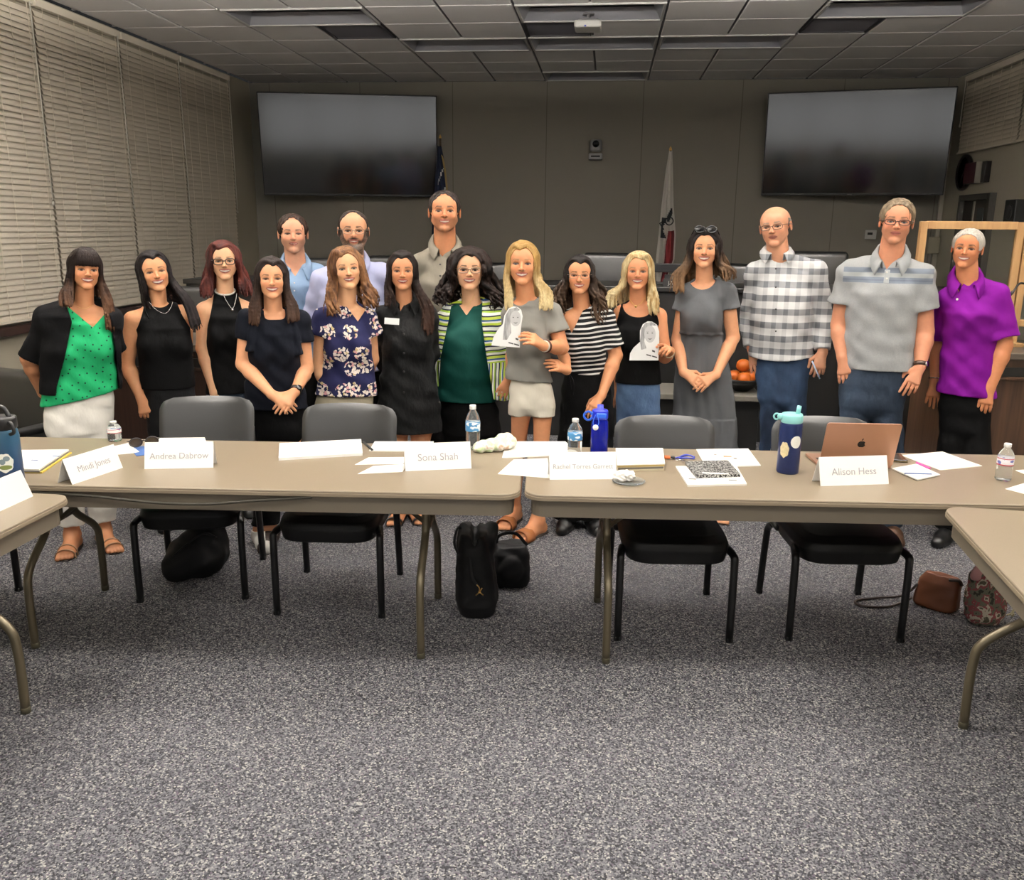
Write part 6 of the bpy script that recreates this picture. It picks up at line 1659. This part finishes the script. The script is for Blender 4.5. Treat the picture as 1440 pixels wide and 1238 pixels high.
# bottles
M_PET = mat('clear_plastic_bottle', 'f2f6f6', .06, spec=.5, Transmission_Weight=.92, IOR=1.18); M_CAP = mat('white_bottle_cap', 'dcdcda', .4); M_LAB = None
def label_mat(name, a, b_, c_):
    m, t = nmat(name, .4, .4); x, y, z, co = t.xyz(); n = t.noise(t.mapping(co, (26, 26, 40)), 1.0, 1); f = t.ramp(n, [(0, a), (.45, b_), (.58, c_)], 'CONSTANT'); t.base(f); return m
LB1 = label_mat('blue_white_label', 'dfe7ee', '4b8fc4', 'eef2f4'); LB2 = label_mat('white_red_blue_label', 'eeeeec', 'f2f2f0', '6c86b8'); LB3 = label_mat('blue_purple_label', 'e8e4ea', 'eeeaf0', '6a6fb0')
def bottle(px, py, h, r, label, lm, band=None, group=None):
    p = T(px, py); e = empty('water_bottle', tuple(p), 0, label, 'bottle', group); b = MB()
    pr = [(0, .001), (r * .9, .001), (r, .006)]; n = 7
    for k in range(n): z = .012 + k * h * .055; pr += [(r, z), (r * .955, z + h * .028)]
    pr += [(r, h * .42), (r, h * .62), (r * .97, h * .68), (r * .72, h * .80), (r * .42, h * .88), (r * .40, h * .91)]; b.lathe(pr, 28); b.build('bottle_body', M_PET, e)
    b = MB(); b.lathe([(r * 1.012, h * .42), (r * 1.02, h * .425), (r * 1.02, h * .615), (r * 1.012, h * .62)], 28); b.build('label', lm, e)
    if band: b = MB(); b.lathe([(r * 1.022, h * .425), (r * 1.03, h * .43), (r * 1.03, h * .45), (r * 1.022, h * .455)], 28); b.lathe([(r * 1.022, h * .595), (r * 1.03, h * .60), (r * 1.03, h * .612), (r * 1.022, h * .617)], 28); b.build('label_stripe', band, e)
    b = MB(); b.lathe([(r * .44, h * .905), (r * .46, h * .91), (r * .46, h * .985), (r * .42, h), (0, h)], 20); b.build('cap', M_CAP, e); return e
bottle(665, 631, .205, .033, 'tall clear water bottle with a blue label near the table joint', LB1); bottle(808, 639, .165, .033, 'clear water bottle with a blue label beside the blue plastic bottle', LB1)
RED = mat('red_stripe', 'b03a48', .4); bottle(162, 620, .095, .031, 'small water bottle beside the white trousers', LB2, RED); bottle(1410, 675, .155, .031, 'small clear water bottle near the photo edge in front of the purple shirt', LB3, RED)
M_BL = mat('translucent_blue_plastic', '1620a0', .12, spec=.5, Transmission_Weight=.35, IOR=1.3); M_BL2 = mat('bright_blue_plastic', '2a62d8', .3)
p = T(842, 639); e = empty('blue_bottle', tuple(p), 0, 'cobalt blue plastic bottle with a carry loop', 'bottle'); r = .040
b = MB(); b.lathe([(0, 0), (r * .92, 0), (r, .008), (r * .98, .10), (r * .94, .15), (r * .80, .165), (r * .78, .17)], 28); b.build('bottle_body', M_BL, e)
b = MB(); b.lathe([(r * .84, .165), (r * .9, .17), (r * .9, .20), (r * .8, .206), (.015, .207), (.014, .228), (0, .23)], 28); b.build('lid', mat('cobalt_lid', '1c2ec0', .3), e)
b = MB(); b.box((.006, -r * .92, .185), (.045, .01, .022), .004); b.tube([(-.052 + .019 * math.cos(a), -.01, .178 + .019 * math.sin(a)) for a in [2 * math.pi * k / 20 for k in range(20)]], .005, 8, closed=True); b.box((-.032, -.01, .19), (.02, .016, .014), .003); b.build('carry_loop', M_BL2, e)
b = MB(); b.tube(spline([(-.02, -r, .19), (-.03, -r - .006, .155), (-.018, -r - .012, .135), (-.005, -r - .006, .155), (-.012, -r, .19)], 5), .002, 6); b.build('cord', M_BL2, e); b = MB(); b.lathe([(0, .003), (.012, .002), (.013, 0)], 14); b.build('tag', M_CARD, e, (-.018, -r - .013, .135), (R(90), 0, 0))
M_NV = mat('navy_steel', '1a2a5a', .3, .3); M_TEAL = mat('mint_plastic', '8fd0cf', .4)
p = T(1107, 664); e = empty('tumbler', tuple(p), 0, 'navy steel tumbler with a mint lid and stickers', 'bottle'); r = .0455
b = MB(); b.lathe([(0, 0), (r * .94, 0), (r, .006), (r, .205), (r * .95, .215), (r * .9, .218)], 32); b.build('tumbler_body', M_NV, e)
b = MB(); b.lathe([(r * .93, .214), (r * .97, .218), (r * .97, .244), (r * .9, .252), (0, .254)], 32); b.box((-.042, 0, .238), (.035, .03, .026), .01); b.tube([(.022, 0, .25), (.026, 0, .285)], .009, 10); b.build('lid', M_TEAL, e)
b = MB(); b.tube([(-.062 + .012 * math.cos(a), 0, .238 + .012 * math.sin(a)) for a in [2 * math.pi * k / 16 for k in range(16)]], .004, 6, closed=True); b.build('carry_loop', M_TEAL, e)
def sticker(par, r_, ang_, z, w, h, m, name='sticker', rag=0):
    b = MB(); n = 24; vs = []; c0 = R(ang_); rings = (.02, .35, .7, 1.0)
    for q in rings:
        for k in range(n):
            a = 2 * math.pi * k / n; f = (1 + rag * math.sin(a * 7)) * q; u = w / 2 * math.cos(a) * f / r_; vs.append((r_ * math.sin(c0 + u), -r_ * math.cos(c0 + u), z + h / 2 * math.sin(a) * f))
    b.add(vs, [[r * n + k, r * n + (k + 1) % n, (r + 1) * n + (k + 1) % n, (r + 1) * n + k] for r in range(3) for k in range(n)], 0, True); return b.build(name, m, par)
M_STK = mat('white_sticker', 'e2e2da', .5); M_STK2 = mat('cream_sticker', 'd9c9a0', .5, vary=(90, .3))
sticker(e, r * 1.012, 22, .140, .048, .052, M_STK); sticker(e, r * 1.012, -38, .105, .04, .066, M_STK2, rag=.08)
p = T(14, 680); e = empty('steel_flask', tuple(p), 0, 'dark blue steel flask with a black lid at the left edge', 'bottle'); r = .054
b = MB(); b.lathe([(0, 0), (r * .95, 0), (r, .006), (r, .19), (r * .92, .215), (r * .85, .222)], 32); fm_, ft_ = nmat('petrol_blue_steel', .35, .5); x, y, z, co = ft_.xyz(); ft_.base(ft_.ramp(ft_.math('DIVIDE', z, .22), [(0, '1e3358'), (.35, '223e62'), (1, '235068')])); b.build('flask_body', fm_, e)
b = MB(); b.lathe([(r * .9, .220), (r * .98, .225), (r * .98, .262), (r * .9, .268), (0, .27)], 32); b.tube(spline([(.04, -.02, .25), (.062, -.03, .245), (.068, -.03, .215), (.05, -.03, .205)], 5), .007, 8); b.tube(spline([(-.03, 0, .265), (-.01, 0, .30), (.015, 0, .30), (.035, 0, .265)], 5), .009, 8); b.build('lid', BLACKR, e)
sticker(e, r * 1.012, 28, .095, .062, .075, M_STK, rag=.06); sticker(e, r * 1.018, 30, .078, .045, .018, mat('green_print', '7d8a4a', .6), 'printed_grass'); sticker(e, r * 1.018, 20, .100, .022, .022, mat('grey_print', '7a8a92', .6), 'printed_shape'); sticker(e, r * 1.018, 36, .112, .024, .02, MATS['grey_print'], 'printed_shape')
# folders, notebook, papers right of the joint
q = [(866, 640), (931, 640), (934, 662), (868, 664)]
o = sheet('folder_stack', q, 'stack of folders and papers beside the blue bottle', 'folders', mat('beige_notebook', 'c9bda0', .7), .008)
for dz, th_, m_, nm, sx in ((.008, 1.0, M_GREYC, 'grey_notebook', .97), (.017, .6, M_MANILA, 'manila_folder', .99), (.0225, .5, M_YEL, 'yellow_folder', 1.0), (.027, .6, M_PAP, 'top_papers', 1.02)):
    x = link(nm, o.data.copy(), m_, o, (.0, 0, dz)); x.scale = (sx, sx, th_)
p = T(955, 646); e = empty('keys', tuple(p), 0, 'bunch of keys on a blue lanyard with an orange tag', 'keys')
b = MB(); b.tube(spline([(-.02, 0, .004), (.01, .025, .005), (.05, .03, .012), (.065, .0, .006), (.03, -.02, .012), (.0, .0, .006), (.03, .03, .014), (.07, .015, .008)], 6), .0035, 6); b.build('lanyard', mat('blue_cord', '3a46a8', .6), e)
b = MB(); b.box((-.052, .005, .006), (.026, .035, .008), .003, rot=None); b.build('tag', mat('orange_tag', 'c8642e', .5), e)
b = MB(); b.box((-.028, -.002, .007), (.02, .022, .012), .004); b.build('fob', BLACKR, e)
b = MB(); b.tube([(-.035 + .009 * math.cos(a), -.004 + .009 * math.sin(a), .004) for a in [2 * math.pi * k / 14 for k in range(14)]], .0012, 6, closed=True); b.build('ring', METAL, e)
for k in range(2): b = MB(); b.lathe([(0, 0), (.009, 0), (.009, .002), (0, .002)], 14); b.box((.022, 0, .001), (.03, .006, .002)); b.build('key', METAL, e, (-.01 + .012 * k, -.022, .001 + .0025 * k), (0, 0, R(-20 + 50 * k)))
o = sheet('paper_sheet', [(979, 633), (1052, 632), (1070, 656), (993, 658)], 'white printed papers behind the marbled notebook', 'papers', th=.004)
b = MB(); b.box((.0, .01, .0045), (.035, .016, .0008)); b.build('printed_logo', mat('tan_print', 'b58c5a', .6), o); b = MB(); b.lathe([(0, .0048), (.008, .0047), (.009, .004)], 12, (.03, -.02, 0)); b.lathe([(0, .0048), (.006, .0047), (.007, .004)], 12, (-.05, .04, 0)); b.build('printed_dot', M_GREYC, o)
o = sheet('paper_stack', [(950, 658), (1036, 658), (1050, 683), (967, 685)], 'white papers under the marbled notebook', 'papers', th=.008)
b = MB(); b.box((-.085, -.075, .0085), (.03, .014, .001)); b.box((.075, -.07, .0085), (.032, .014, .001)); b.build('printed_marks', M_GREYC, o)
mm, mt = nmat('marbled_cover', .5, .4); x, y, z, co = mt.xyz(); n = mt.noise(co, 130, 4, .65); mt.base(mt.ramp(n, [(0, '141414'), (.50, '1c1c1c'), (.53, 'c8c8c4'), (.60, '222222')], 'CONSTANT'))
o = sheet('notebook', [(963, 653), (1023, 651), (1041, 671), (979, 673)], 'black and white marbled composition notebook', 'notebook', mm, .012, TH + .008)
b = MB(); P_ = T(1006, 666, TH + .02) - np.array(o.location); b.box((P_[0], P_[1], .0125), (.105, .016, .001)); b.build('label', M_CARD, o)
# clear dish with crumpled tissue
p = T(884, 679); e = empty('plastic_lid', tuple(p), 0, 'clear round plastic lid holding crumpled tissue', 'lid'); b = MB(); b.lathe([(0, .002), (.055, .002), (.062, .008), (.066, .008), (.066, .010), (.060, .011), (.054, .005), (0, .005)], 32); b.build('lid_shell', M_PET, e)
for k, (dx, dy, rr) in enumerate(((-.035, -.005, .03), (.0, .008, .026))):
    F = Field((-.05, -.05, -.03), (.05, .05, .05), .0035); F.ell((0, 0, .004), (rr, rr * .8, rr * .85)); F.all(lambda X, Y, Z: .005 * np.sin(X * 190 + 3 * np.sin(Z * 120 + k)) * np.sin(Y * 170 + Z * 150), 'add'); F.all(lambda X, Y, Z: -.016 - Z + 0 * X + 0 * Y, 'max')
    me, V = F.mesh('tissue'); o = link('tissue', me, M_CARD, None, (p[0] + dx, p[1] + dy, TH + .023), smooth=True); tag(o, ('larger' if k == 0 else 'smaller') + ' ball of crumpled white tissue on the clear lid', 'tissue')
# laptop
a = T(1151, 658); b_ = T(1254, 660); d = b_ - a; wl = np.linalg.norm(d[:2]); e = empty('laptop', tuple((a + b_) / 2), math.atan2(d[1], d[0]), 'open rose gold laptop seen from behind', 'laptop'); M_RG = mat('rose_gold_aluminium', 'b98d74', .32, .6); hl_ = wl * .66
b = MB(); b.prism(rrect(wl, hl_, .012, 5), .003, .013, .002); b.v = [(x_, y_ + hl_ / 2, z_) for x_, y_, z_ in b.v]; b.build('base', M_RG, e)
b = MB(); b.box((0, hl_ * .36, .0135), (wl * .86, hl_ * .42, .0012)); b.build('keyboard', BLACKR, e); b = MB(); b.box((0, hl_ * .80, .0134), (wl * .42, hl_ * .30, .0008)); b.build('trackpad', mat('rose_trackpad', 'a88069', .3, .3), e)
ld = empty('lid', (0, 0, .014)); ld.parent = e; ld.rotation_euler = (R(16), 0, 0)
b = MB(); b.prism(rrect(wl, hl_, .012, 5), -.003, .003, .0015, axis='y'); b.v = [(x_, y_, z_ + hl_ / 2) for x_, y_, z_ in b.v]; bpy.data.objects.remove(ld); ld = b.build('lid', M_RG, e, (0, 0, .014), (R(16), 0, 0))
boxo('screen', (0, .0035, hl_ / 2), (wl - .02, .001, hl_ - .02), M_SCR, ld)
pts = []
for k in range(40):
    t_ = 2 * math.pi * k / 40; rr = .0165 * (1 + .07 * math.cos(2 * t_) - .10 * math.exp(-((t_ - math.pi / 2) / .35) ** 2) - .10 * math.exp(-((t_ - 3 * math.pi / 2) / .25) ** 2)); x_, z_ = rr * math.cos(t_) * .95, rr * math.sin(t_)
    dx_ = math.hypot(x_ - .0215, z_ - .003)
    if dx_ < .0095: f_ = .0095 / max(dx_, 1e-4); x_, z_ = .0215 + (x_ - .0215) * f_, .003 + (z_ - .003) * f_
    pts.append((x_, z_))
b = MB(); b.prism(pts, -.0008, .0, axis='y'); b.prism([(.001 + .0055 * math.cos(a) * .45 + .0035 * math.sin(a) * .7, .0225 + .0055 * math.sin(a)) for a in [2 * math.pi * k / 14 for k in range(14)]], -.0008, 0, axis='y'); b.build('fruit_logo', mat('logo_black', '1c1614', .2), ld, (.004, -.0032, hl_ * .52))
p = T(1262, 648); o = MB().box((0, 0, .006), (.075, .13, .012), .004).build('phone', mat('black_glass', '141312', .12), None, (p[0], p[1] + .03, TH), (0, 0, R(-4))); tag(o, 'black phone beside the laptop', 'phone')
b = MB(); b.box((0, 0, .0), (.076, .131, .004), .0015); b.build('phone_case', mat('brass_edge', '8a7a58', .4, .5), o, (0, 0, .0045))
sheet('paper_sheet', [(1268, 641), (1325, 636), (1381, 656), (1322, 662)], 'white papers lying right of the laptop', 'papers', th=.003)
o = sheet('notepad', [(1254, 660), (1289, 654), (1322, 669), (1290, 676)], 'white notepad with a blue edge near the pink pen', 'notepad', M_PAP, .005, TH + .003)
b = MB(); A_, B_ = T(1272, 667, TH + .006) - np.array(o.location), T(1310, 668, TH + .006) - np.array(o.location); b.tube([A_ + [0, 0, .002], B_ + [0, 0, .002]], .004, 6); b.build('blue_binding', M_BLUEINK, o)
b = MB(); p0, p1 = T(1289, 653, TH + .004), T(1307, 661, TH + .004); cc_ = (p0 + p1) / 2; b.tube([p0 - cc_, p1 - cc_], .0055, 8); o = b.build('pink_pen', mat('pink_plastic', 'd95aa8', .4), None, tuple(cc_ + [0, 0, .0065])); tag(o, 'bright pink pen lying on the papers', 'pen')
sheet('paper_sheet', [(1414, 688), (1440, 680), (1475, 688), (1448, 697)], 'white paper cut off by the photo edge on the laptop table', 'paper'); sheet('paper_sheet', [(1428, 662), (1450, 660), (1470, 664), (1440, 667)], 'white paper behind the small bottle at the photo edge', 'paper')
# ------------------------------------------------------------------ bags on the carpet
def blob(name, m, loc, build, lo, hi, h=.006, rz=0.0, parent=None, noise=.003):
    F = Field(lo, hi, h); build(F)
    if noise: F.all(lambda X, Y, Z: noise * (np.sin(X * 47 + 2 * np.sin(Z * 31)) * np.sin(Z * 37 + Y * 41) + .6 * np.sin(Y * 71 + X * 23)), 'add')
    F.all(lambda X, Y, Z: .002 - Z + 0 * X + 0 * Y, 'max'); me, V = F.mesh(name); return link(name, me, m, parent, loc, (0, 0, rz), True)
M_NYL = mat('black_nylon', '0c0c0e', .7, spec=.3, bump=(500, .2, .001)); M_STRP = mat('black_webbing', '141416', .8)
e = empty('tote_bag', (-.555, 3.74, 0), R(8), 'black tote bag with a gold clasp standing under the table joint', 'bag')
def bt(F):
    F.loft([(.0, 0, 0, .085, .17), (.06, 0, 0, .10, .19), (.24, -.01, 0, .085, .18), (.33, -.015, 0, .07, .15), (.37, -.015, 0, .06, .12)], 0, .01, n=3.2)
    F.rc((.045, -.02, .30), (.07, .05, .36), .045, .03, .02); F.rc((-.06, -.02, .30), (-.065, .04, .37), .03, .02, .02)
    F.ell((-.01, .0, .41), (.022, .2, .10), None, .01, 'd')
blob('bag_body', M_NYL, (0, 0, 0), bt, (-.16, -.26, -.01), (.16, .26, .44), parent=e)
b = MB(); b.tube(spline([(-.08, -.10, .28), (-.10, -.14, .36), (-.085, -.05, .40), (-.07, .05, .34)], 6), .008, 6, flat=.4); b.tube(spline([(-.03, -.17, .30), (-.02, -.20, .22), (.01, -.205, .17)], 6), .007, 6, flat=.4); b.build('strap', M_STRP, e)
b = MB(); b.tube(spline([(.0, -.208, .185), (.012, -.21, .17), (.012, -.21, .15), (.024, -.21, .17)], 5), .0028, 6); b.tube([(-.004, -.21, .135), (.013, -.212, .15), (.03, -.21, .135)], .003, 6); b.lathe([(0, .004), (.007, .002), (.007, -.002), (0, -.004)], 10, (.013, -.212, .15)); b.build('clasp', GOLD, e)
e = empty('camera_bag', (-.425, 4.00, 0), R(10), 'small black shoulder bag standing behind the tote bag', 'bag')
blob('bag_body', M_NYL, (0, 0, 0), lambda F: (F.loft([(0, 0, 0, .085, .07), (.03, 0, 0, .095, .08), (.17, 0, 0, .09, .075), (.21, 0, 0, .07, .06)], 0, .01, n=4), F.ell((.0, -.075, .1), (.06, .02, .07), None, .01)), (-.13, -.13, -.01), (.13, .12, .26), parent=e)
b = MB(); b.tube(spline([(-.07, 0, .19), (-.06, .0, .25), (.02, -.02, .27), (.08, 0, .20)], 6), .009, 6, flat=.4); b.build('strap', M_STRP, e)
e = empty('backpack', (-2.0, 3.90, 0), R(20), 'slumped black backpack under the chair nearest the window', 'bag')
blob('bag_body', M_NYL, (0, 0, 0), lambda F: (F.ell((.0, 0, .11), (.15, .12, .12), None, .04), F.ell((.05, .02, .20), (.09, .08, .09), None, .06), F.ell((-.10, -.03, .06), (.07, .08, .07), None, .05)), (-.22, -.18, -.01), (.22, .18, .34), parent=e)
b = MB(); b.tube(spline([(-.10, -.10, .15), (-.03, -.15, .22), (.05, -.12, .26), (.10, -.08, .22)], 6), .010, 6, flat=.4); b.build('strap', M_STRP, e)
M_BRN = mat('brown_leather_bag', '6b3c22', .5, bump=(90, .2, .002)); e = empty('leather_purse', (1.60, 3.98, 0), R(-35), 'brown leather purse lying on the carpet', 'bag')
blob('bag_body', M_BRN, (0, 0, 0), lambda F: (F.loft([(0, 0, 0, .085, .05), (.02, 0, 0, .10, .06), (.13, .01, 0, .09, .045), (.17, .015, 0, .07, .025)], 0, .01, n=3),), (-.16, -.12, -.01), (.16, .12, .22), parent=e)
b = MB(); b.tube(spline([(-.08, -.02, .10), (-.14, -.04, .03), (-.24, -.10, .008), (-.30, -.20, .008), (-.26, -.24, .008), (-.16, -.16, .008), (-.09, -.06, .04)], 7), .006, 6); b.build('strap', mat('dark_leather', '2a1a12', .5), e); b = MB(); b.tube(spline([(.05, -.03, .16), (.09, -.02, .165), (.10, .0, .14)], 5), .008, 6); b.build('zip_trim', MATS['dark_leather'], e)
qm, qt = nmat('patterned_fabric', .85, .2); x, y, z, co = qt.xyz(); n = qt.noise(co, 26, 3); qt.base(qt.ramp(n, [(0, '3a3a34'), (.38, '6b6a5c'), (.47, '8a4a4e'), (.55, 'b8b0a0'), (.63, '5a5648'), (.75, '7c4a4a')], 'CONSTANT'))
e = empty('patterned_bag', (1.76, 3.84, 0), R(25), 'patterned fabric bag with cream cords slumped beside the leather purse', 'bag')
blob('bag_body', qm, (0, 0, 0), lambda F: (F.loft([(0, 0, 0, .06, .05), (.04, 0, 0, .09, .07), (.14, -.01, .0, .10, .06), (.24, -.03, .01, .06, .04)], 0, .01, n=2.5), F.ell((-.05, 0, .24), (.05, .035, .05), None, .03)), (-.17, -.13, -.01), (.17, .13, .33), parent=e)
for k in range(3): b = MB(); b.tube(spline([(.06, -.05, .20), (.12 + .01 * k, -.05, .17), (.10, -.06, .07 - .01 * k), (.05 + .02 * k, -.075, .06)], 6), .0035, 6); b.build('cord', mat('cream_cord', 'b0a888', .8), e)
blob('plastic_packet', mat('pink_packet', 'b8888a', .3), (-.07, -.01, .22), lambda F: F.ell((0, 0, .03), (.05, .02, .05)), (-.08, -.05, -.01), (.08, .05, .1), parent=e)
# ------------------------------------------------------------------ things held by the people
PP = {g.__name__: p for g, p in zip(ALLP, PEOPLE)}
def world(p, v): return p.O + p.ex * v[0] + p.ey * v[1] + np.array([0, 0, v[2]])
def cutout(p, poly, dy, face, hair, label, words_, badge_):
    """paper portrait cut out around its outline: px polygon on a plane in front of the person"""
    P = [p.L(x, y, dy) for x, y in poly]; c = sum(P) / len(P); w = world(p, c)
    def flat(pts, t0, t1, m, name, par=None):
        Q = [p.L(x, y, dy) - c for x, y in pts]; b = MB(); b.prism([(q[0], q[2]) for q in Q], t0, t1, axis='y'); return b.build(name, m, par)
    o = flat(poly, -.0008, .0008, mat('cutout_paper', 'e9e9e7', .7), 'cutout_picture'); o.location = tuple(w); o.rotation_euler = (0, 0, p.rz); tag(o, label, 'picture')
    gm, gt = nmat('printed_grey_' + str(len(MATS)), .7, .3); x, y, z, co = gt.xyz(); n = gt.noise(gt.mapping(co, (60, 60, 14)), 1.0, 3); gt.base(gt.ramp(n, [(.3, '7c7c7c'), (.5, 'a8a8a8'), (.7, 'cacaca')]))
    flat(hair, -.0016, -.0009, gm, 'printed_hair', o)
    fx, fy, rx_, ry_ = face; E = lambda cx, cy, a, b_: [(cx + a * math.cos(t), cy + b_ * math.sin(t)) for t in [2 * math.pi * k / 24 for k in range(24)]]
    flat(E(fx, fy, rx_, ry_), -.0022, -.0017, mat('printed_light_grey', 'c4c4c4', .7), 'printed_face', o); dk = mat('printed_dark_grey', '4c4c4c', .7)
    for g in (-1, 1): flat(E(fx + g * rx_ * .42, fy - ry_ * .30, rx_ * .24, ry_ * .035), -.0027, -.0023, gm, 'printed_brow', o); flat(E(fx + g * rx_ * .42, fy - ry_ * .13, rx_ * .15, ry_ * .055), -.0027, -.0023, dk, 'printed_eye', o)
    flat([(fx + rx_ * .42 * u, fy + ry_ * (.44 + .10 * (1 - u * u))) for u in (-1, -.6, -.2, .2, .6, 1)] + [(fx + rx_ * .42 * u, fy + ry_ * (.44 + .20 * (1 - u * u))) for u in (.6, .2, -.2, -.6)], -.0027, -.0023, dk, 'printed_mouth', o); flat(E(fx, fy + ry_ * .2, rx_ * .14, ry_ * .05), -.0027, -.0023, gm, 'printed_nose', o)
    for q in words_: flat(q, -.0016, -.0009, dk, 'printed_words', o)
    flat(badge_, -.0016, -.0009, dk, 'printed_badge', o)
    return o
cutout(PP['g_shorts'], [(691, 486), (731, 489), (732, 470), (733, 458), (735, 445), (733, 436), (728, 432), (722, 431), (715, 434), (709, 444), (707, 456), (700, 464), (694, 474)], -.222, (725, 448, 7.5, 11), [(716, 435), (727, 432), (731, 436), (722, 440), (718, 452), (719, 468), (713, 478), (707, 478), (709, 458), (711, 444)], 'paper cutout of a portrait held by the blonde in the grey t-shirt', [[(715, 481), (722, 483), (722, 484.6), (715, 482.6)], [(723, 483), (730, 485), (730, 486.8), (723, 484.8)]], [(725, 475), (729, 476.5), (729, 479), (725, 477.5)])
cutout(PP['g_tank'], [(885, 507), (926, 507), (927, 482), (927, 466), (924, 457), (917, 452.5), (911, 452), (904, 456), (900, 465), (900, 481), (891, 489), (886, 497)], -.226, (914, 470, 8, 12), [(902, 462), (908, 454), (917, 453), (924, 458), (917, 458), (908, 464), (906, 480), (909, 490), (902, 492), (900, 480)], 'paper cutout of a portrait held by the blonde in the black tank top', [[(909, 498), (916, 500), (916, 501.6), (909, 499.6)], [(917, 500), (924, 502), (924, 503.8), (917, 501.8)]], [(917, 492), (921, 493.5), (921, 496), (917, 494.5)])
p = PP['g_checked']; b = MB(); q0, q1 = p.L(1142, 508, -.115), p.L(1153, 533, -.135); c = (q0 + q1) / 2; b.tube([q0 - c, q1 - c], .0045, 8); o = b.build('ballpoint_pen', mat('pale_blue_pen', 'b9c8de', .3), None, tuple(world(p, c)), (0, 0, p.rz)); tag(o, 'pale blue pen in the hand of the man in the checked shirt', 'pen')
# ------------------------------------------------------------------ light
w = bpy.data.worlds.new('world'); SC.world = w; w.use_nodes = True
w.node_tree.nodes['Background'].inputs[0].default_value = (.02, .02, .02, 1)
# ------------------------------------------------------------------ camera
cd = bpy.data.cameras.new('camera'); cam = bpy.data.objects.new('camera', cd); COL.objects.link(cam)
cd.sensor_width = 36; cd.sensor_fit = 'HORIZONTAL'; cd.lens = FPX / 1440 * 36; cd.clip_end = 60
Mx = Matrix((tuple(AR), tuple(AU), tuple(-AF))).transposed().to_4x4(); Mx.translation = Vector(EYE)
cam.matrix_world = Mx; SC.camera = cam
SC.view_settings.view_transform = 'Standard'; SC.view_settings.look = 'None'; SC.view_settings.gamma = 1
SC.view_settings.use_curve_mapping = False; SC.view_settings.exposure = 0.0
